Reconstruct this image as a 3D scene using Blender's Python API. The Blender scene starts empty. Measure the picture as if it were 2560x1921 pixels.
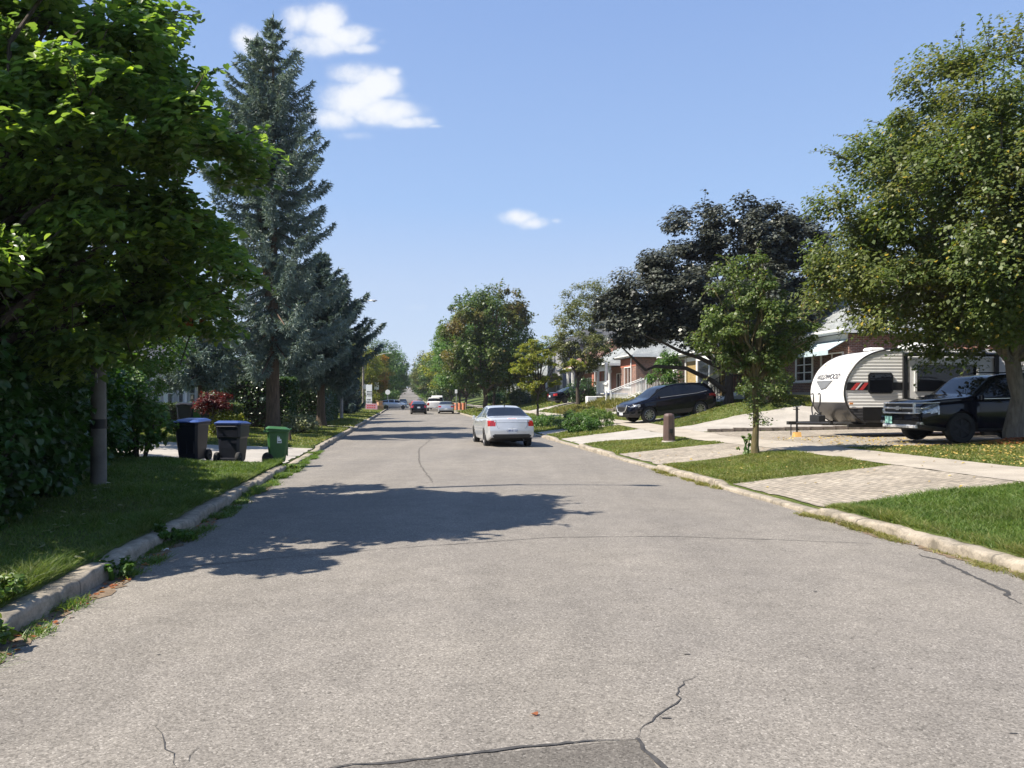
import bpy, math, random
import numpy as np
from mathutils import Vector, Matrix

# ------------------------------------------------------------------ camera, sky, sun, exposure
C = bpy.context.scene.collection
SC = bpy.context.scene
CAM_H = 1.68
cam = bpy.data.objects.new('camera', bpy.data.cameras.new('camera'))
C.objects.link(cam)
cam.location = (0, 0, CAM_H)
cam.rotation_euler = (math.pi/2, 0, 0)
cam.data.sensor_width = 36
cam.data.lens = 27.0
cam.data.shift_y = 15/1024
cam.data.clip_start = 0.1
cam.data.clip_end = 4000
SC.camera = cam
SC.view_settings.view_transform = 'Standard'
SC.view_settings.look = 'None'
SC.view_settings.gamma = 1
SC.view_settings.use_curve_mapping = False
SC.view_settings.exposure = 1.12
SC.cycles.max_bounces = 6
SC.cycles.diffuse_bounces = 3
SC.cycles.glossy_bounces = 3
SC.cycles.transmission_bounces = 3
SC.cycles.transparent_max_bounces = 4
SC.cycles.use_denoising = True

SUN_EL = math.radians(51)
SUN_AZ = (-0.96, -0.28)                      # where the sun stands, seen from above
sl = bpy.data.lights.new('sun', 'SUN')
sl.energy = 4.7
sl.angle = math.radians(0.5)
sl.color = (1.0, 0.915, 0.79)
sun = bpy.data.objects.new('sun', sl)
C.objects.link(sun)
sv = Vector((SUN_AZ[0]*math.cos(SUN_EL), SUN_AZ[1]*math.cos(SUN_EL), math.sin(SUN_EL)))
sun.rotation_euler = sv.to_track_quat('Z', 'Y').to_euler()
sun.location = (-30, -10, 40)

world = bpy.data.worlds.new('World')
SC.world = world
world.use_nodes = True


def N(nt, typ, **kw):
    n = nt.nodes.new(typ)
    for k, v in kw.items():
        if k.startswith('i_'):
            key = k[2:]
            key = int(key) if key.isdigit() else key.replace('_', ' ')
            n.inputs[key].default_value = v
        else:
            setattr(n, k, v)
    return n


def math_(nt, op, a, b=None, clamp=False):
    n = nt.nodes.new('ShaderNodeMath')
    n.operation = op
    n.use_clamp = clamp
    for i, v in enumerate((a, b)):
        if v is None:
            continue
        if hasattr(v, 'links'):
            nt.links.new(v, n.inputs[i])
        else:
            n.inputs[i].default_value = v
    return n.outputs[0]


def build_world():
    nt = world.node_tree
    nt.nodes.clear()
    out = N(nt, 'ShaderNodeOutputWorld')
    bg = N(nt, 'ShaderNodeBackground')
    sky = N(nt, 'ShaderNodeTexSky', sky_type='NISHITA')
    sky.sun_disc = False
    sky.sun_elevation = SUN_EL
    sky.sun_rotation = math.atan2(SUN_AZ[0], SUN_AZ[1]) % (2*math.pi)
    sky.altitude = 100
    sky.air_density = 1.0
    sky.dust_density = 0.6
    sky.ozone_density = 2.5
    tc = N(nt, 'ShaderNodeTexCoord')
    sep = N(nt, 'ShaderNodeSeparateXYZ')
    nt.links.new(tc.outputs['Generated'], sep.inputs[0])
    x, y, z = sep.outputs
    yy = math_(nt, 'MAXIMUM', y, 0.05)
    px = math_(nt, 'DIVIDE', x, yy)
    pz = math_(nt, 'DIVIDE', z, yy)
    noi = N(nt, 'ShaderNodeTexNoise', i_Scale=9.0, i_Detail=8.0, i_Roughness=0.62)
    comb = N(nt, 'ShaderNodeCombineXYZ')
    nt.links.new(px, comb.inputs[0])
    nt.links.new(pz, comb.inputs[1])
    nt.links.new(comb.outputs[0], noi.inputs['Vector'])
    # clouds: direction (x/y, z/y), radii, strength
    cl = [(300, 20, 22, 16, .8), (322, 22, 26, 18, 1.0), (345, 36, 26, 13, .9), (318, 44, 36, 13, .75), (358, 48, 24, 7, .6), (290, 36, 14, 8, .5), (246, 38, 18, 14, .85), (258, 48, 18, 10, .8),
          (352, 74, 26, 12, .7), (378, 84, 24, 16, .75), (352, 100, 36, 20, .75), (384, 112, 36, 13, .85), (412, 122, 26, 7, .7), (330, 118, 34, 14, .6), (392, 72, 12, 8, .5), (434, 126, 16, 3, .45),
          (366, 30, 24, 5, .40), (384, 42, 14, 5, .32), (395, 96, 26, 7, .35), (350, 136, 26, 6, .35), (460, 129, 22, 4, .22),
          (518, 217, 19, 8, .95), (533, 223, 17, 7, .8), (556, 221, 9, 4, .45), (419, 307, 22, 6, .34), (437, 260, 8, 4, .2)]
    tot = None
    for cx, cy, rx, ry, st in cl:
        a = math_(nt, 'DIVIDE', math_(nt, 'SUBTRACT', px, (cx-512)/768), rx/768)
        b = math_(nt, 'DIVIDE', math_(nt, 'SUBTRACT', pz, (399-cy)/768), ry/768)
        d = math_(nt, 'ADD', math_(nt, 'MULTIPLY', a, a), math_(nt, 'MULTIPLY', b, b))
        g = math_(nt, 'MULTIPLY', math_(nt, 'EXPONENT', math_(nt, 'MULTIPLY', d, -0.8)), st)
        tot = g if tot is None else math_(nt, 'MAXIMUM', tot, g)
    m = math_(nt, 'ADD', tot, math_(nt, 'MULTIPLY', math_(nt, 'SUBTRACT', noi.outputs[0], 0.5), 2.3))
    m = math_(nt, 'MULTIPLY', m, math_(nt, 'MULTIPLY', tot, 2.2, True))
    ms = N(nt, 'ShaderNodeMapRange', interpolation_type='SMOOTHSTEP')
    ms.inputs['From Min'].default_value = 0.06
    ms.inputs['From Max'].default_value = .95
    nt.links.new(m, ms.inputs['Value'])
    front = math_(nt, 'MULTIPLY', ms.outputs[0], math_(nt, 'GREATER_THAN', y, 0.06))
    # the blue of this hazy summer sky by height, laid over the physical sky
    rp = nt.nodes.new('ShaderNodeValToRGB')
    el = rp.color_ramp.elements
    stops = [(0, (4.7, 5.6, 7.3)), (.145, (4.3, 5.3, 7.3)), (.2436, (3.2, 4.7, 7.5)), (.447, (2.43, 3.77, 6.87)), (1, (1.6, 2.9, 6.0))]
    while len(el) < len(stops):
        el.new(.5)
    for e, (p, c) in zip(el, stops):
        e.position = p
        e.color = (c[0]/8, c[1]/8, c[2]/8, 1)
    nt.links.new(z, rp.inputs[0])
    sc = N(nt, 'ShaderNodeVectorMath', operation='SCALE')
    sc.inputs['Scale'].default_value = 8
    nt.links.new(rp.outputs[0], sc.inputs[0])
    veil = N(nt, 'ShaderNodeMix', data_type='RGBA')
    veil.inputs[0].default_value = .75
    nt.links.new(sky.outputs[0], veil.inputs[6])
    nt.links.new(sc.outputs[0], veil.inputs[7])
    mix = N(nt, 'ShaderNodeMix', data_type='RGBA')
    nt.links.new(front, mix.inputs[0])
    nt.links.new(veil.outputs[2], mix.inputs[6])
    mix.inputs[7].default_value = (7.0, 7.2, 7.6, 1)
    bg.inputs['Strength'].default_value = 0.062
    nt.links.new(mix.outputs[2], bg.inputs[0])
    nt.links.new(bg.outputs[0], out.inputs[0])


build_world()

# ------------------------------------------------------------------ the street's own frame: s along the road, t to its right
RR = math.radians(7.86)
DX, DY = -math.sin(RR), math.cos(RR)
OX = 1.6


def W(s, t):
    return OX + s*DX + t*DY, s*DY - t*DX


def ST(x, y):
    return (x-OX)*DX + y*DY, (x-OX)*DY - y*DX


def PX(px, Y):
    """world x of an image column at depth Y"""
    return (px-512)*Y/768


def ss(x, a, b):
    k = np.clip((x-a)/(b-a), 0, 1)
    return k*k*(3-2*k)


def band(s, a, b, w=.3):
    return ss(s, a-w, a)*(1-ss(s, b, b+w))


def hill(s):
    k = np.maximum(s, 0)-250
    return np.where(s > 0, .0215*((k+np.sqrt(k*k+6400))/2-6.2), 0)*ss(s, 0, 120) - .05*np.maximum(s-1050, 0)


APRONS = [(11.0, 14.3), (18.4, 22.4), (26.9, 31.0), (34.2, 36.8), (66, 70), (98, 102)]
LDRIVES = [(19.6, 26.4), (43.5, 46.5), (58, 62), (86, 90)]


def rise_of(s):
    return np.interp(s, [0, 20, 25, 35, 60, 400], [.36, .36, .30, .50, .50, .5])


def H(s, t):
    s = np.asarray(s, float)
    t = np.asarray(t, float)
    a = rise_of(s)
    c = lambda v: np.clip(v, 0, 1)
    z1 = .085+(a-.085)*c((t-4.62)/3.38)
    zap = .015+(a-.015)*c((t-4.5)/3.5)
    m = np.zeros_like(s+t)
    for s0, s1 in APRONS:
        m = np.maximum(m, band(s, s0, s1, .25))
    z1 = z1*(1-m)+zap*m + .06*c((t-8)/1.5)
    gen = (1.65-a-.06)*c((t-9.6)/5.4) + .3*c((t-15)/25)
    near = .045*np.clip(t-9.5, 0, 30)
    rv = .012*np.clip(t-9.5, 0, 30)
    mn = 1-ss(s, 17.6, 18.4)
    mg = ss(s, 27.9, 28.15)*.12*c((t-9.6)/1.5) + ss(s, 28.1, 33.5)*.88
    r = z1 + near*mn + (1-mn)*(rv*(1-mg)+gen*mg)
    r = r + .32*np.exp(-((s-32.2)/1.3)**2)*c((t-10.2)/2.5)*(1-c((t-15)/6))
    md = band(s, 34.25, 37.0, .45)*c((t-9.3)/.6)
    r = r*(1-md) + md*(a+.07+.10*np.clip(t-9.6, 0, 8))
    l = .12+.18*c((-t-4.62)/3.4)+.2*c((-t-8)/4)+.3*c((-t-12)/20)
    ml = np.zeros_like(m)
    for s0, s1 in LDRIVES:
        ml = np.maximum(ml, band(s, s0, s1, .25))
    ml = ml*(1-c((-t-4.6)/30))
    l = l*(1-ml)+ml*(.015+.15*c((-t-4.5)/3.5)+.3*c((-t-8)/4)+.3*c((-t-12)/20))
    z = np.where(t > 0, r, l)
    z = np.where(np.abs(t) < 4.615, -.3, z)
    # soft unevenness
    hard = np.maximum(m*(t > 0), ml*(t < 0)) + band(t, 7.6, 9.9, .3) + band(s, 18.7, 31, .3)*(t > 9) + band(s, 34.2, 37, .3)*(t > 9)
    z = z + .025*np.sin(s*.9+t*.7)*np.sin(t*1.1-s*.35)*ss(np.abs(t), 4.9, 6.2)*(1-np.clip(hard, 0, 1))
    return z + hill(s)


def road_z(s, t):
    return hill(np.asarray(s, float)) - .05*(np.asarray(t, float)/4.4)**2


def G(s, t):
    return float(H(np.array([s]), np.array([t]))[0])


# ------------------------------------------------------------------ scene helpers
def link(name, data, parent=None):
    o = bpy.data.objects.new(name, data)
    C.objects.link(o)
    if parent is not None:
        o.parent = parent
    return o


def tag(o, label, cat, group=None, kind=None):
    o['label'] = label
    if cat:
        o['category'] = cat
    if group:
        o['group'] = group
    if kind:
        o['kind'] = kind
    return o


def thing(name, label, cat, loc, rz=0.0, group=None, scale=None):
    o = link(name, None)
    o.empty_display_size = .2
    o.location = loc
    o.rotation_euler = (0, 0, rz)
    if scale:
        o.scale = (scale,)*3 if not isinstance(scale, tuple) else scale
    return tag(o, label, cat, group)


def on_street(s, t, dz=0):
    x, y = W(s, t)
    return (x, y, G(s, t)+dz)


def copy_tree(o, parent=None):
    c = o.copy()
    C.objects.link(c)
    c.parent = parent
    for ch in list(o.children):
        copy_tree(ch, c)
    return c


def mesh_np(name, V, F, mats, smooth=False, fm=None, uv=None):
    """V (n,3); F (m,k) ints, or a list of such arrays"""
    Fs = F if isinstance(F, list) else [F]
    Fs = [np.asarray(f, np.int32) for f in Fs if len(f)]
    me = bpy.data.meshes.new(name)
    V = np.asarray(V, np.float32)
    me.vertices.add(len(V))
    me.vertices.foreach_set('co', V.ravel())
    loops = np.concatenate([f.ravel() for f in Fs])
    tot = np.concatenate([np.full(len(f), f.shape[1], np.int32) for f in Fs])
    start = np.concatenate([[0], np.cumsum(tot)[:-1]]).astype(np.int32)
    me.loops.add(len(loops))
    me.loops.foreach_set('vertex_index', loops)
    me.polygons.add(len(tot))
    me.polygons.foreach_set('loop_start', start)
    if smooth:
        me.polygons.foreach_set('use_smooth', np.ones(len(tot), bool))
    if fm is not None:
        me.polygons.foreach_set('material_index', np.asarray(fm, np.int32))
    me.update(calc_edges=True)
    if uv is not None:
        ul = me.uv_layers.new(name='UVMap')
        ul.data.foreach_set('uv', np.asarray(uv, np.float32)[loops].ravel())
    for m in (mats if isinstance(mats, (list, tuple)) else [mats]):
        me.materials.append(m)
    return me


class MB:
    """collects simple solids; build() links them as one mesh with box-projected UVs in metres"""
    def __init__(self):
        self.v, self.f, self.m = [], [], []

    def add(self, V, F, mi=0, M=None):
        b = len(self.v)
        for p in V:
            p = Vector(p)
            if M is not None:
                p = M @ p
            self.v.append(tuple(p))
        for f in F:
            self.f.append(tuple(i+b for i in f))
            self.m.append(mi)
        return self

    def box(self, x0, x1, y0, y1, z0, z1, mi=0, M=None):
        V = [(x0, y0, z0), (x1, y0, z0), (x1, y1, z0), (x0, y1, z0), (x0, y0, z1), (x1, y0, z1), (x1, y1, z1), (x0, y1, z1)]
        F = [(3, 2, 1, 0), (4, 5, 6, 7), (0, 1, 5, 4), (1, 2, 6, 5), (2, 3, 7, 6), (3, 0, 4, 7)]
        return self.add(V, F, mi, M)

    def cbox(self, x0, x1, y0, y1, z0, z1, c=.02, mi=0, M=None):
        """box with all vertical edges and the top edge chamfered"""
        def ring(i, z):
            a, b, d, e = x0+i, x1-i, y0+i, y1-i
            return [(a+c, d, z), (b-c, d, z), (b, d+c, z), (b, e-c, z), (b-c, e, z), (a+c, e, z), (a, e-c, z), (a, d+c, z)]
        V = ring(0, z0)+ring(0, z1-c)+ring(c, z1)
        F = [tuple(range(7, -1, -1)), tuple(range(16, 24))]
        for r in (0, 8):
            for i in range(8):
                j = (i+1) % 8
                F.append((r+i, r+j, r+8+j, r+8+i))
        return self.add(V, F, mi, M)

    def prism(self, poly, y0, y1, axis='y', mi=0, M=None):
        """poly of 2d points extruded along an axis ('y': (x,z), 'x': (y,z), 'z': (x,y))"""
        n = len(poly)
        mk = {'y': lambda p, h: (p[0], h, p[1]), 'x': lambda p, h: (h, p[0], p[1]), 'z': lambda p, h: (p[0], p[1], h)}[axis]
        V = [mk(p, y0) for p in poly]+[mk(p, y1) for p in poly]
        F = [tuple(range(n)), tuple(range(2*n-1, n-1, -1))]
        for i in range(n):
            j = (i+1) % n
            F.append((j, i, n+i, n+j))
        return self.add(V, F, mi, M)

    def tube(self, pts, rad, k=8, mi=0, M=None, cap=True):
        pts = [Vector(p) for p in pts]
        if not hasattr(rad, '__len__'):
            rad = [rad]*len(pts)
        V, F = [], []
        ref = None
        for i, p in enumerate(pts):
            a = pts[max(i-1, 0)]
            b = pts[min(i+1, len(pts)-1)]
            d = (b-a)
            d = d.normalized() if d.length > 1e-9 else Vector((0, 0, 1))
            if ref is None:
                ref = Vector((1, 0, 0)) if abs(d.x) < .9 else Vector((0, 1, 0))
            u = (ref-d*ref.dot(d)).normalized()
            ref = u
            w = d.cross(u)
            for j in range(k):
                an = 2*math.pi*j/k
                V.append(p+(u*math.cos(an)+w*math.sin(an))*rad[i])
        for i in range(len(pts)-1):
            for j in range(k):
                l = (j+1) % k
                F.append((i*k+j, i*k+l, (i+1)*k+l, (i+1)*k+j))
        if cap:
            F.append(tuple(range(k-1, -1, -1)))
            F.append(tuple(range((len(pts)-1)*k, len(pts)*k)))
        return self.add(V, F, mi, M)

    def lathe(self, prof, k=24, mi=0, M=None, axis='z', cap=True):
        """prof: list of (r, h)"""
        V, F = [], []
        n = len(prof)
        for r, h in prof:
            for j in range(k):
                an = 2*math.pi*j/k
                c, s = r*math.cos(an), r*math.sin(an)
                V.append((c, s, h) if axis == 'z' else (h, c, s))
        for i in range(n-1):
            for j in range(k):
                l = (j+1) % k
                F.append((i*k+j, i*k+l, (i+1)*k+l, (i+1)*k+j))
        if cap:
            F.append(tuple(range(k-1, -1, -1)))
            F.append(tuple(range((n-1)*k, n*k)))
        return self.add(V, F, mi, M)

    def flip(self):
        self.v = [(-x, y, z) for x, y, z in self.v]
        self.f = [f[::-1] for f in self.f]
        return self

    def build(self, name, mats, parent=None, smooth=None, bevel=0):
        me = bpy.data.meshes.new(name)
        me.from_pydata(self.v, [], self.f)
        for m in (mats if isinstance(mats, (list, tuple)) else [mats]):
            me.materials.append(m)
        me.polygons.foreach_set('material_index', self.m)
        me.update()
        ul = me.uv_layers.new(name='UVMap').data
        for p in me.polygons:
            n = p.normal
            ax = max(range(3), key=lambda i: abs(n[i]))
            for li in p.loop_indices:
                c = me.vertices[me.loops[li].vertex_index].co
                if ax == 0:
                    ul[li].uv = (c.y, c.z)
                elif ax == 1:
                    ul[li].uv = (c.x, c.z)
                else:
                    ul[li].uv = (c.x, c.y)
        if smooth:
            me.polygons.foreach_set('use_smooth', [True]*len(me.polygons))
            me.set_sharp_from_angle(angle=math.radians(smooth))
        o = link(name, me, parent)
        if bevel:
            b = o.modifiers.new('bevel', 'BEVEL')
            b.width = bevel
            b.segments = 2
            b.limit_method = 'ANGLE'
            b.angle_limit = math.radians(40)
        return o


def text_mesh(body, size, m, parent, loc, rot, name='lettering', extrude=.002, shear=0, sx=1, bold=0):
    cu = bpy.data.curves.new(name, 'FONT')
    cu.body = body
    cu.size = size
    cu.extrude = extrude
    cu.shear = shear
    cu.offset = bold
    cu.align_x = 'CENTER'
    cu.align_y = 'CENTER'
    cu.resolution_u = 3
    tmp = bpy.data.objects.new(name, cu)
    C.objects.link(tmp)
    dg = bpy.context.evaluated_depsgraph_get()
    me = bpy.data.meshes.new_from_object(tmp.evaluated_get(dg))
    bpy.data.objects.remove(tmp)
    me.materials.clear()
    me.materials.append(m)
    o = link(name, me, parent)
    o.location = loc
    o.rotation_euler = rot
    o.scale = (sx, 1, 1)
    return o

# ------------------------------------------------------------------ materials (all procedural)
def new_mat(name):
    m = bpy.data.materials.new(name)
    m.use_nodes = True
    nt = m.node_tree
    nt.nodes.clear()
    out = N(nt, 'ShaderNodeOutputMaterial')
    return m, nt, out


def ramp(nt, fac, stops, interp='LINEAR'):
    r = nt.nodes.new('ShaderNodeValToRGB')
    r.color_ramp.interpolation = interp
    e = r.color_ramp.elements
    while len(e) < len(stops):
        e.new(.5)
    for el, (p, c) in zip(e, stops):
        el.position = p
        el.color = (*c[:3], 1)
    nt.links.new(fac, r.inputs[0])
    return r.outputs[0]


def coords(nt, kind='Object'):
    return N(nt, 'ShaderNodeTexCoord').outputs[kind]


def noise(nt, co, scale, detail=3, rough=.55, dist=0):
    n = N(nt, 'ShaderNodeTexNoise', i_Scale=scale, i_Detail=detail, i_Roughness=rough, i_Distortion=dist)
    nt.links.new(co, n.inputs['Vector'])
    return n.outputs[0]


def mixc(nt, fac, a, b, mode='MIX'):
    n = N(nt, 'ShaderNodeMix', data_type='RGBA', blend_type=mode)
    for i, v in ((0, fac), (6, a), (7, b)):
        if hasattr(v, 'links'):
            nt.links.new(v, n.inputs[i])
        elif i == 0:
            n.inputs[0].default_value = v
        else:
            n.inputs[i].default_value = (*v[:3], 1)
    return n.outputs[2]


def bump(nt, h, strength, dist=.02):
    b = N(nt, 'ShaderNodeBump', i_Strength=strength, i_Distance=dist)
    nt.links.new(h, b.inputs['Height'])
    return b.outputs[0]


def simple(name, c, rough=.6, metal=0.0, var=.12, scale=6.0, coat=0.0, spec=.5, bmp=0.0, bscale=40, flake=0.0):
    """a principled surface whose colour wanders a little by noise"""
    m, nt, out = new_mat(name)
    p = N(nt, 'ShaderNodeBsdfPrincipled')
    co = coords(nt)
    f = noise(nt, co, scale, 4)
    a = tuple(v*(1-var) for v in c)
    b = tuple(min(1, v*(1+var)) for v in c)
    col = ramp(nt, f, [(.3, a), (.7, b)])
    nt.links.new(col, p.inputs['Base Color'])
    p.inputs['Roughness'].default_value = rough
    p.inputs['Metallic'].default_value = metal
    p.inputs['Coat Weight'].default_value = coat
    p.inputs['Coat Roughness'].default_value = .04
    p.inputs['Specular IOR Level'].default_value = spec
    if bmp:
        nt.links.new(bump(nt, noise(nt, co, bscale, 4), bmp), p.inputs['Normal'])
    nt.links.new(p.outputs[0], out.inputs[0])
    return m


def leaf_mat(name, cols, trans=.35, patch=None, pscale=.5, rough=.45, spec=.35, tint=(1.08, 1.1, .5), accent=None):
    """leaf by leaf colour (random per island); patch: a second set of colours in drifts through the crown"""
    m, nt, out = new_mat(name)
    g = N(nt, 'ShaderNodeNewGeometry')
    n = len(cols)
    col = ramp(nt, g.outputs['Random Per Island'], [(i/(n-1) if n > 1 else 0, c) for i, c in enumerate(cols)])
    co = coords(nt)
    if patch:
        k = len(patch)
        col2 = ramp(nt, g.outputs['Random Per Island'], [(i/(k-1) if k > 1 else 0, c) for i, c in enumerate(patch)])
        f = ramp(nt, noise(nt, co, pscale, 3), [(.48, (0, 0, 0)), (.62, (1, 1, 1))])
        col = mixc(nt, f, col, col2)
    if accent:
        ac, fr = accent
        sel = ramp(nt, math_(nt, 'FRACT', math_(nt, 'MULTIPLY', g.outputs['Random Per Island'], 37.7)), [(0, (1, 1, 1)), (fr, (0, 0, 0))], 'CONSTANT')
        col = mixc(nt, sel, col, ac)
    v = ramp(nt, noise(nt, co, 1.1, 2), [(.3, (.78, .78, .78)), (.7, (1.15, 1.15, 1.15))])
    col = mixc(nt, 1.0, col, v, 'MULTIPLY')
    p = N(nt, 'ShaderNodeBsdfPrincipled')
    p.inputs['Roughness'].default_value = rough
    p.inputs['Specular IOR Level'].default_value = spec
    nt.links.new(col, p.inputs['Base Color'])
    t = N(nt, 'ShaderNodeBsdfTranslucent')
    nt.links.new(mixc(nt, 1.0, col, tuple(2.0*x for x in tint), 'MULTIPLY'), t.inputs[0])
    mx = N(nt, 'ShaderNodeMixShader')
    mx.inputs[0].default_value = trans
    nt.links.new(p.outputs[0], mx.inputs[1])
    nt.links.new(t.outputs[0], mx.inputs[2])
    nt.links.new(mx.outputs[0], out.inputs[0])
    return m


def asphalt_mat(name, tone=1.0):
    m, nt, out = new_mat(name)
    co = coords(nt)
    p = N(nt, 'ShaderNodeBsdfPrincipled')
    vo = N(nt, 'ShaderNodeTexVoronoi', i_Scale=98.0)
    nt.links.new(co, vo.inputs['Vector'])
    sep = N(nt, 'ShaderNodeSeparateColor')
    nt.links.new(vo.outputs['Color'], sep.inputs[0])
    stones = ramp(nt, sep.outputs[0], [(0, (.118*tone, .110*tone, .101*tone)), (.3, (.172*tone, .16*tone, .149*tone)), (.72, (.212*tone, .198*tone, .183*tone)),
                                       (.93, (.25*tone, .234*tone, .217*tone)), (1, (.33*tone, .312*tone, .292*tone))])
    vo2 = N(nt, 'ShaderNodeTexVoronoi', i_Scale=55.0)
    nt.links.new(co, vo2.inputs['Vector'])
    sep2 = N(nt, 'ShaderNodeSeparateColor')
    nt.links.new(vo2.outputs['Color'], sep2.inputs[0])
    pits = ramp(nt, sep2.outputs[1], [(0, (.4, .4, .4)), (.006, (1, 1, 1))], 'CONSTANT')
    col = mixc(nt, .6, stones, pits, 'MULTIPLY')
    big = ramp(nt, noise(nt, co, .35, 5, .6), [(.3, (.88, .87, .85)), (.7, (1.1, 1.08, 1.02))])
    col = mixc(nt, 1.0, col, big, 'MULTIPLY')
    mp = N(nt, 'ShaderNodeMapping')
    mp.inputs['Rotation'].default_value = (0, 0, -RR)
    mp.inputs['Scale'].default_value = (1.1, .05, 1)
    nt.links.new(co, mp.inputs[0])
    lanes = ramp(nt, noise(nt, mp.outputs[0], 1.0, 3), [(.35, (.93, .93, .93)), (.65, (1.05, 1.05, 1.05))])
    col = mixc(nt, 1.0, col, lanes, 'MULTIPLY')
    mid = ramp(nt, noise(nt, co, 2.6, 4, .65), [(.34, (.88, .88, .88)), (.6, (1.02, 1.02, 1.02))])
    col = mixc(nt, 1.0, col, mid, 'MULTIPLY')
    nt.links.new(col, p.inputs['Base Color'])
    p.inputs['Roughness'].default_value = .9
    p.inputs['Specular IOR Level'].default_value = .25
    nt.links.new(bump(nt, noise(nt, co, 110, 3), .5, .006), p.inputs['Normal'])
    nt.links.new(p.outputs[0], out.inputs[0])
    return m


def concrete_mat(name, c=(.34, .31, .27), joint=0.0, stain=0.0):
    m, nt, out = new_mat(name)
    co = coords(nt)
    p = N(nt, 'ShaderNodeBsdfPrincipled')
    a = ramp(nt, noise(nt, co, 1.3, 6, .65), [(.3, tuple(v*.74 for v in c)), (.7, tuple(v*1.12 for v in c))])
    b = ramp(nt, noise(nt, co, 45, 3), [(.3, (.82, .82, .82)), (.7, (1.1, 1.1, 1.1))])
    col = mixc(nt, 1.0, a, b, 'MULTIPLY')
    if stain:
        st = ramp(nt, noise(nt, co, 4.5, 6, .75), [(.38, (1-stain, 1-stain, 1-stain*1.05)), (.56, (1.03, 1.02, 1.0))])
        col = mixc(nt, 1.0, col, st, 'MULTIPLY')
    if joint:
        mp = N(nt, 'ShaderNodeMapping')
        mp.inputs['Rotation'].default_value = (0, 0, -RR)
        nt.links.new(co, mp.inputs[0])
        sp = N(nt, 'ShaderNodeSeparateXYZ')
        nt.links.new(mp.outputs[0], sp.inputs[0])
        fr = math_(nt, 'FRACT', math_(nt, 'DIVIDE', sp.outputs[1], joint))
        jn = math_(nt, 'LESS_THAN', fr, .010)
        col = mixc(nt, jn, col, tuple(v*.35 for v in c))
    nt.links.new(col, p.inputs['Base Color'])
    p.inputs['Roughness'].default_value = .9
    nt.links.new(bump(nt, noise(nt, co, 60, 3), .3, .006), p.inputs['Normal'])
    nt.links.new(p.outputs[0], out.inputs[0])
    return m


def brick_mat(name, c1, c2, mortar, w=.22, h=.075, uv=True, gap=.01, rot=0.0, msize=None, rough=.9, bstr=.4):
    m, nt, out = new_mat(name)
    co = coords(nt, 'UV' if uv else 'Object')
    if rot:
        mp = N(nt, 'ShaderNodeMapping')
        mp.inputs['Rotation'].default_value = (0, 0, rot)
        nt.links.new(co, mp.inputs[0])
        co = mp.outputs[0]
    b = N(nt, 'ShaderNodeTexBrick', i_Scale=1.0, i_Mortar_Size=gap, i_Brick_Width=w, i_Row_Height=h, i_Bias=0.0, i_Mortar_Smooth=.3)
    nt.links.new(co, b.inputs['Vector'])
    b.inputs['Color1'].default_value = (*c1, 1)
    b.inputs['Color2'].default_value = (*c2, 1)
    b.inputs['Mortar'].default_value = (*mortar, 1)
    n1 = ramp(nt, noise(nt, co, 9, 4), [(.3, (.72, .72, .72)), (.7, (1.18, 1.18, 1.18))])
    col = mixc(nt, 1.0, b.outputs[0], n1, 'MULTIPLY')
    n2 = ramp(nt, noise(nt, co, .9, 4), [(.3, (.78, .77, .75)), (.7, (1.1, 1.1, 1.1))])
    col = mixc(nt, 1.0, col, n2, 'MULTIPLY')
    p = N(nt, 'ShaderNodeBsdfPrincipled')
    nt.links.new(col, p.inputs['Base Color'])
    p.inputs['Roughness'].default_value = rough
    inv = math_(nt, 'SUBTRACT', 1.0, b.outputs['Fac'])
    nt.links.new(bump(nt, inv, bstr, .012), p.inputs['Normal'])
    nt.links.new(p.outputs[0], out.inputs[0])
    return m


def ground_mat():
    m, nt, out = new_mat('lawn ground')
    co = coords(nt)
    p = N(nt, 'ShaderNodeBsdfPrincipled')
    a = ramp(nt, noise(nt, co, .55, 5, .65), [(.3, (.048, .076, .019)), (.52, (.085, .112, .031)), (.72, (.14, .142, .058))])
    b = ramp(nt, noise(nt, co, 14, 5, .7), [(.3, (.55, .55, .5)), (.7, (1.3, 1.3, 1.25))])
    col = mixc(nt, 1.0, a, b, 'MULTIPLY')
    nt.links.new(col, p.inputs['Base Color'])
    p.inputs['Roughness'].default_value = .95
    p.inputs['Specular IOR Level'].default_value = .15
    nt.links.new(bump(nt, noise(nt, co, 22, 5, .7), .8, .06), p.inputs['Normal'])
    nt.links.new(p.outputs[0], out.inputs[0])
    return m


def siding_mat(name, c, pitch=.11):
    m, nt, out = new_mat(name)
    co = coords(nt, 'UV')
    sp = N(nt, 'ShaderNodeSeparateXYZ')
    nt.links.new(co, sp.inputs[0])
    fr = math_(nt, 'FRACT', math_(nt, 'DIVIDE', sp.outputs[1], pitch))
    col = ramp(nt, noise(nt, co, 3, 4), [(.3, tuple(v*.88 for v in c)), (.7, tuple(min(1, v*1.08) for v in c))])
    p = N(nt, 'ShaderNodeBsdfPrincipled')
    nt.links.new(col, p.inputs['Base Color'])
    p.inputs['Roughness'].default_value = .7
    nt.links.new(bump(nt, fr, .9, .03), p.inputs['Normal'])
    nt.links.new(p.outputs[0], out.inputs[0])
    return m


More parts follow.
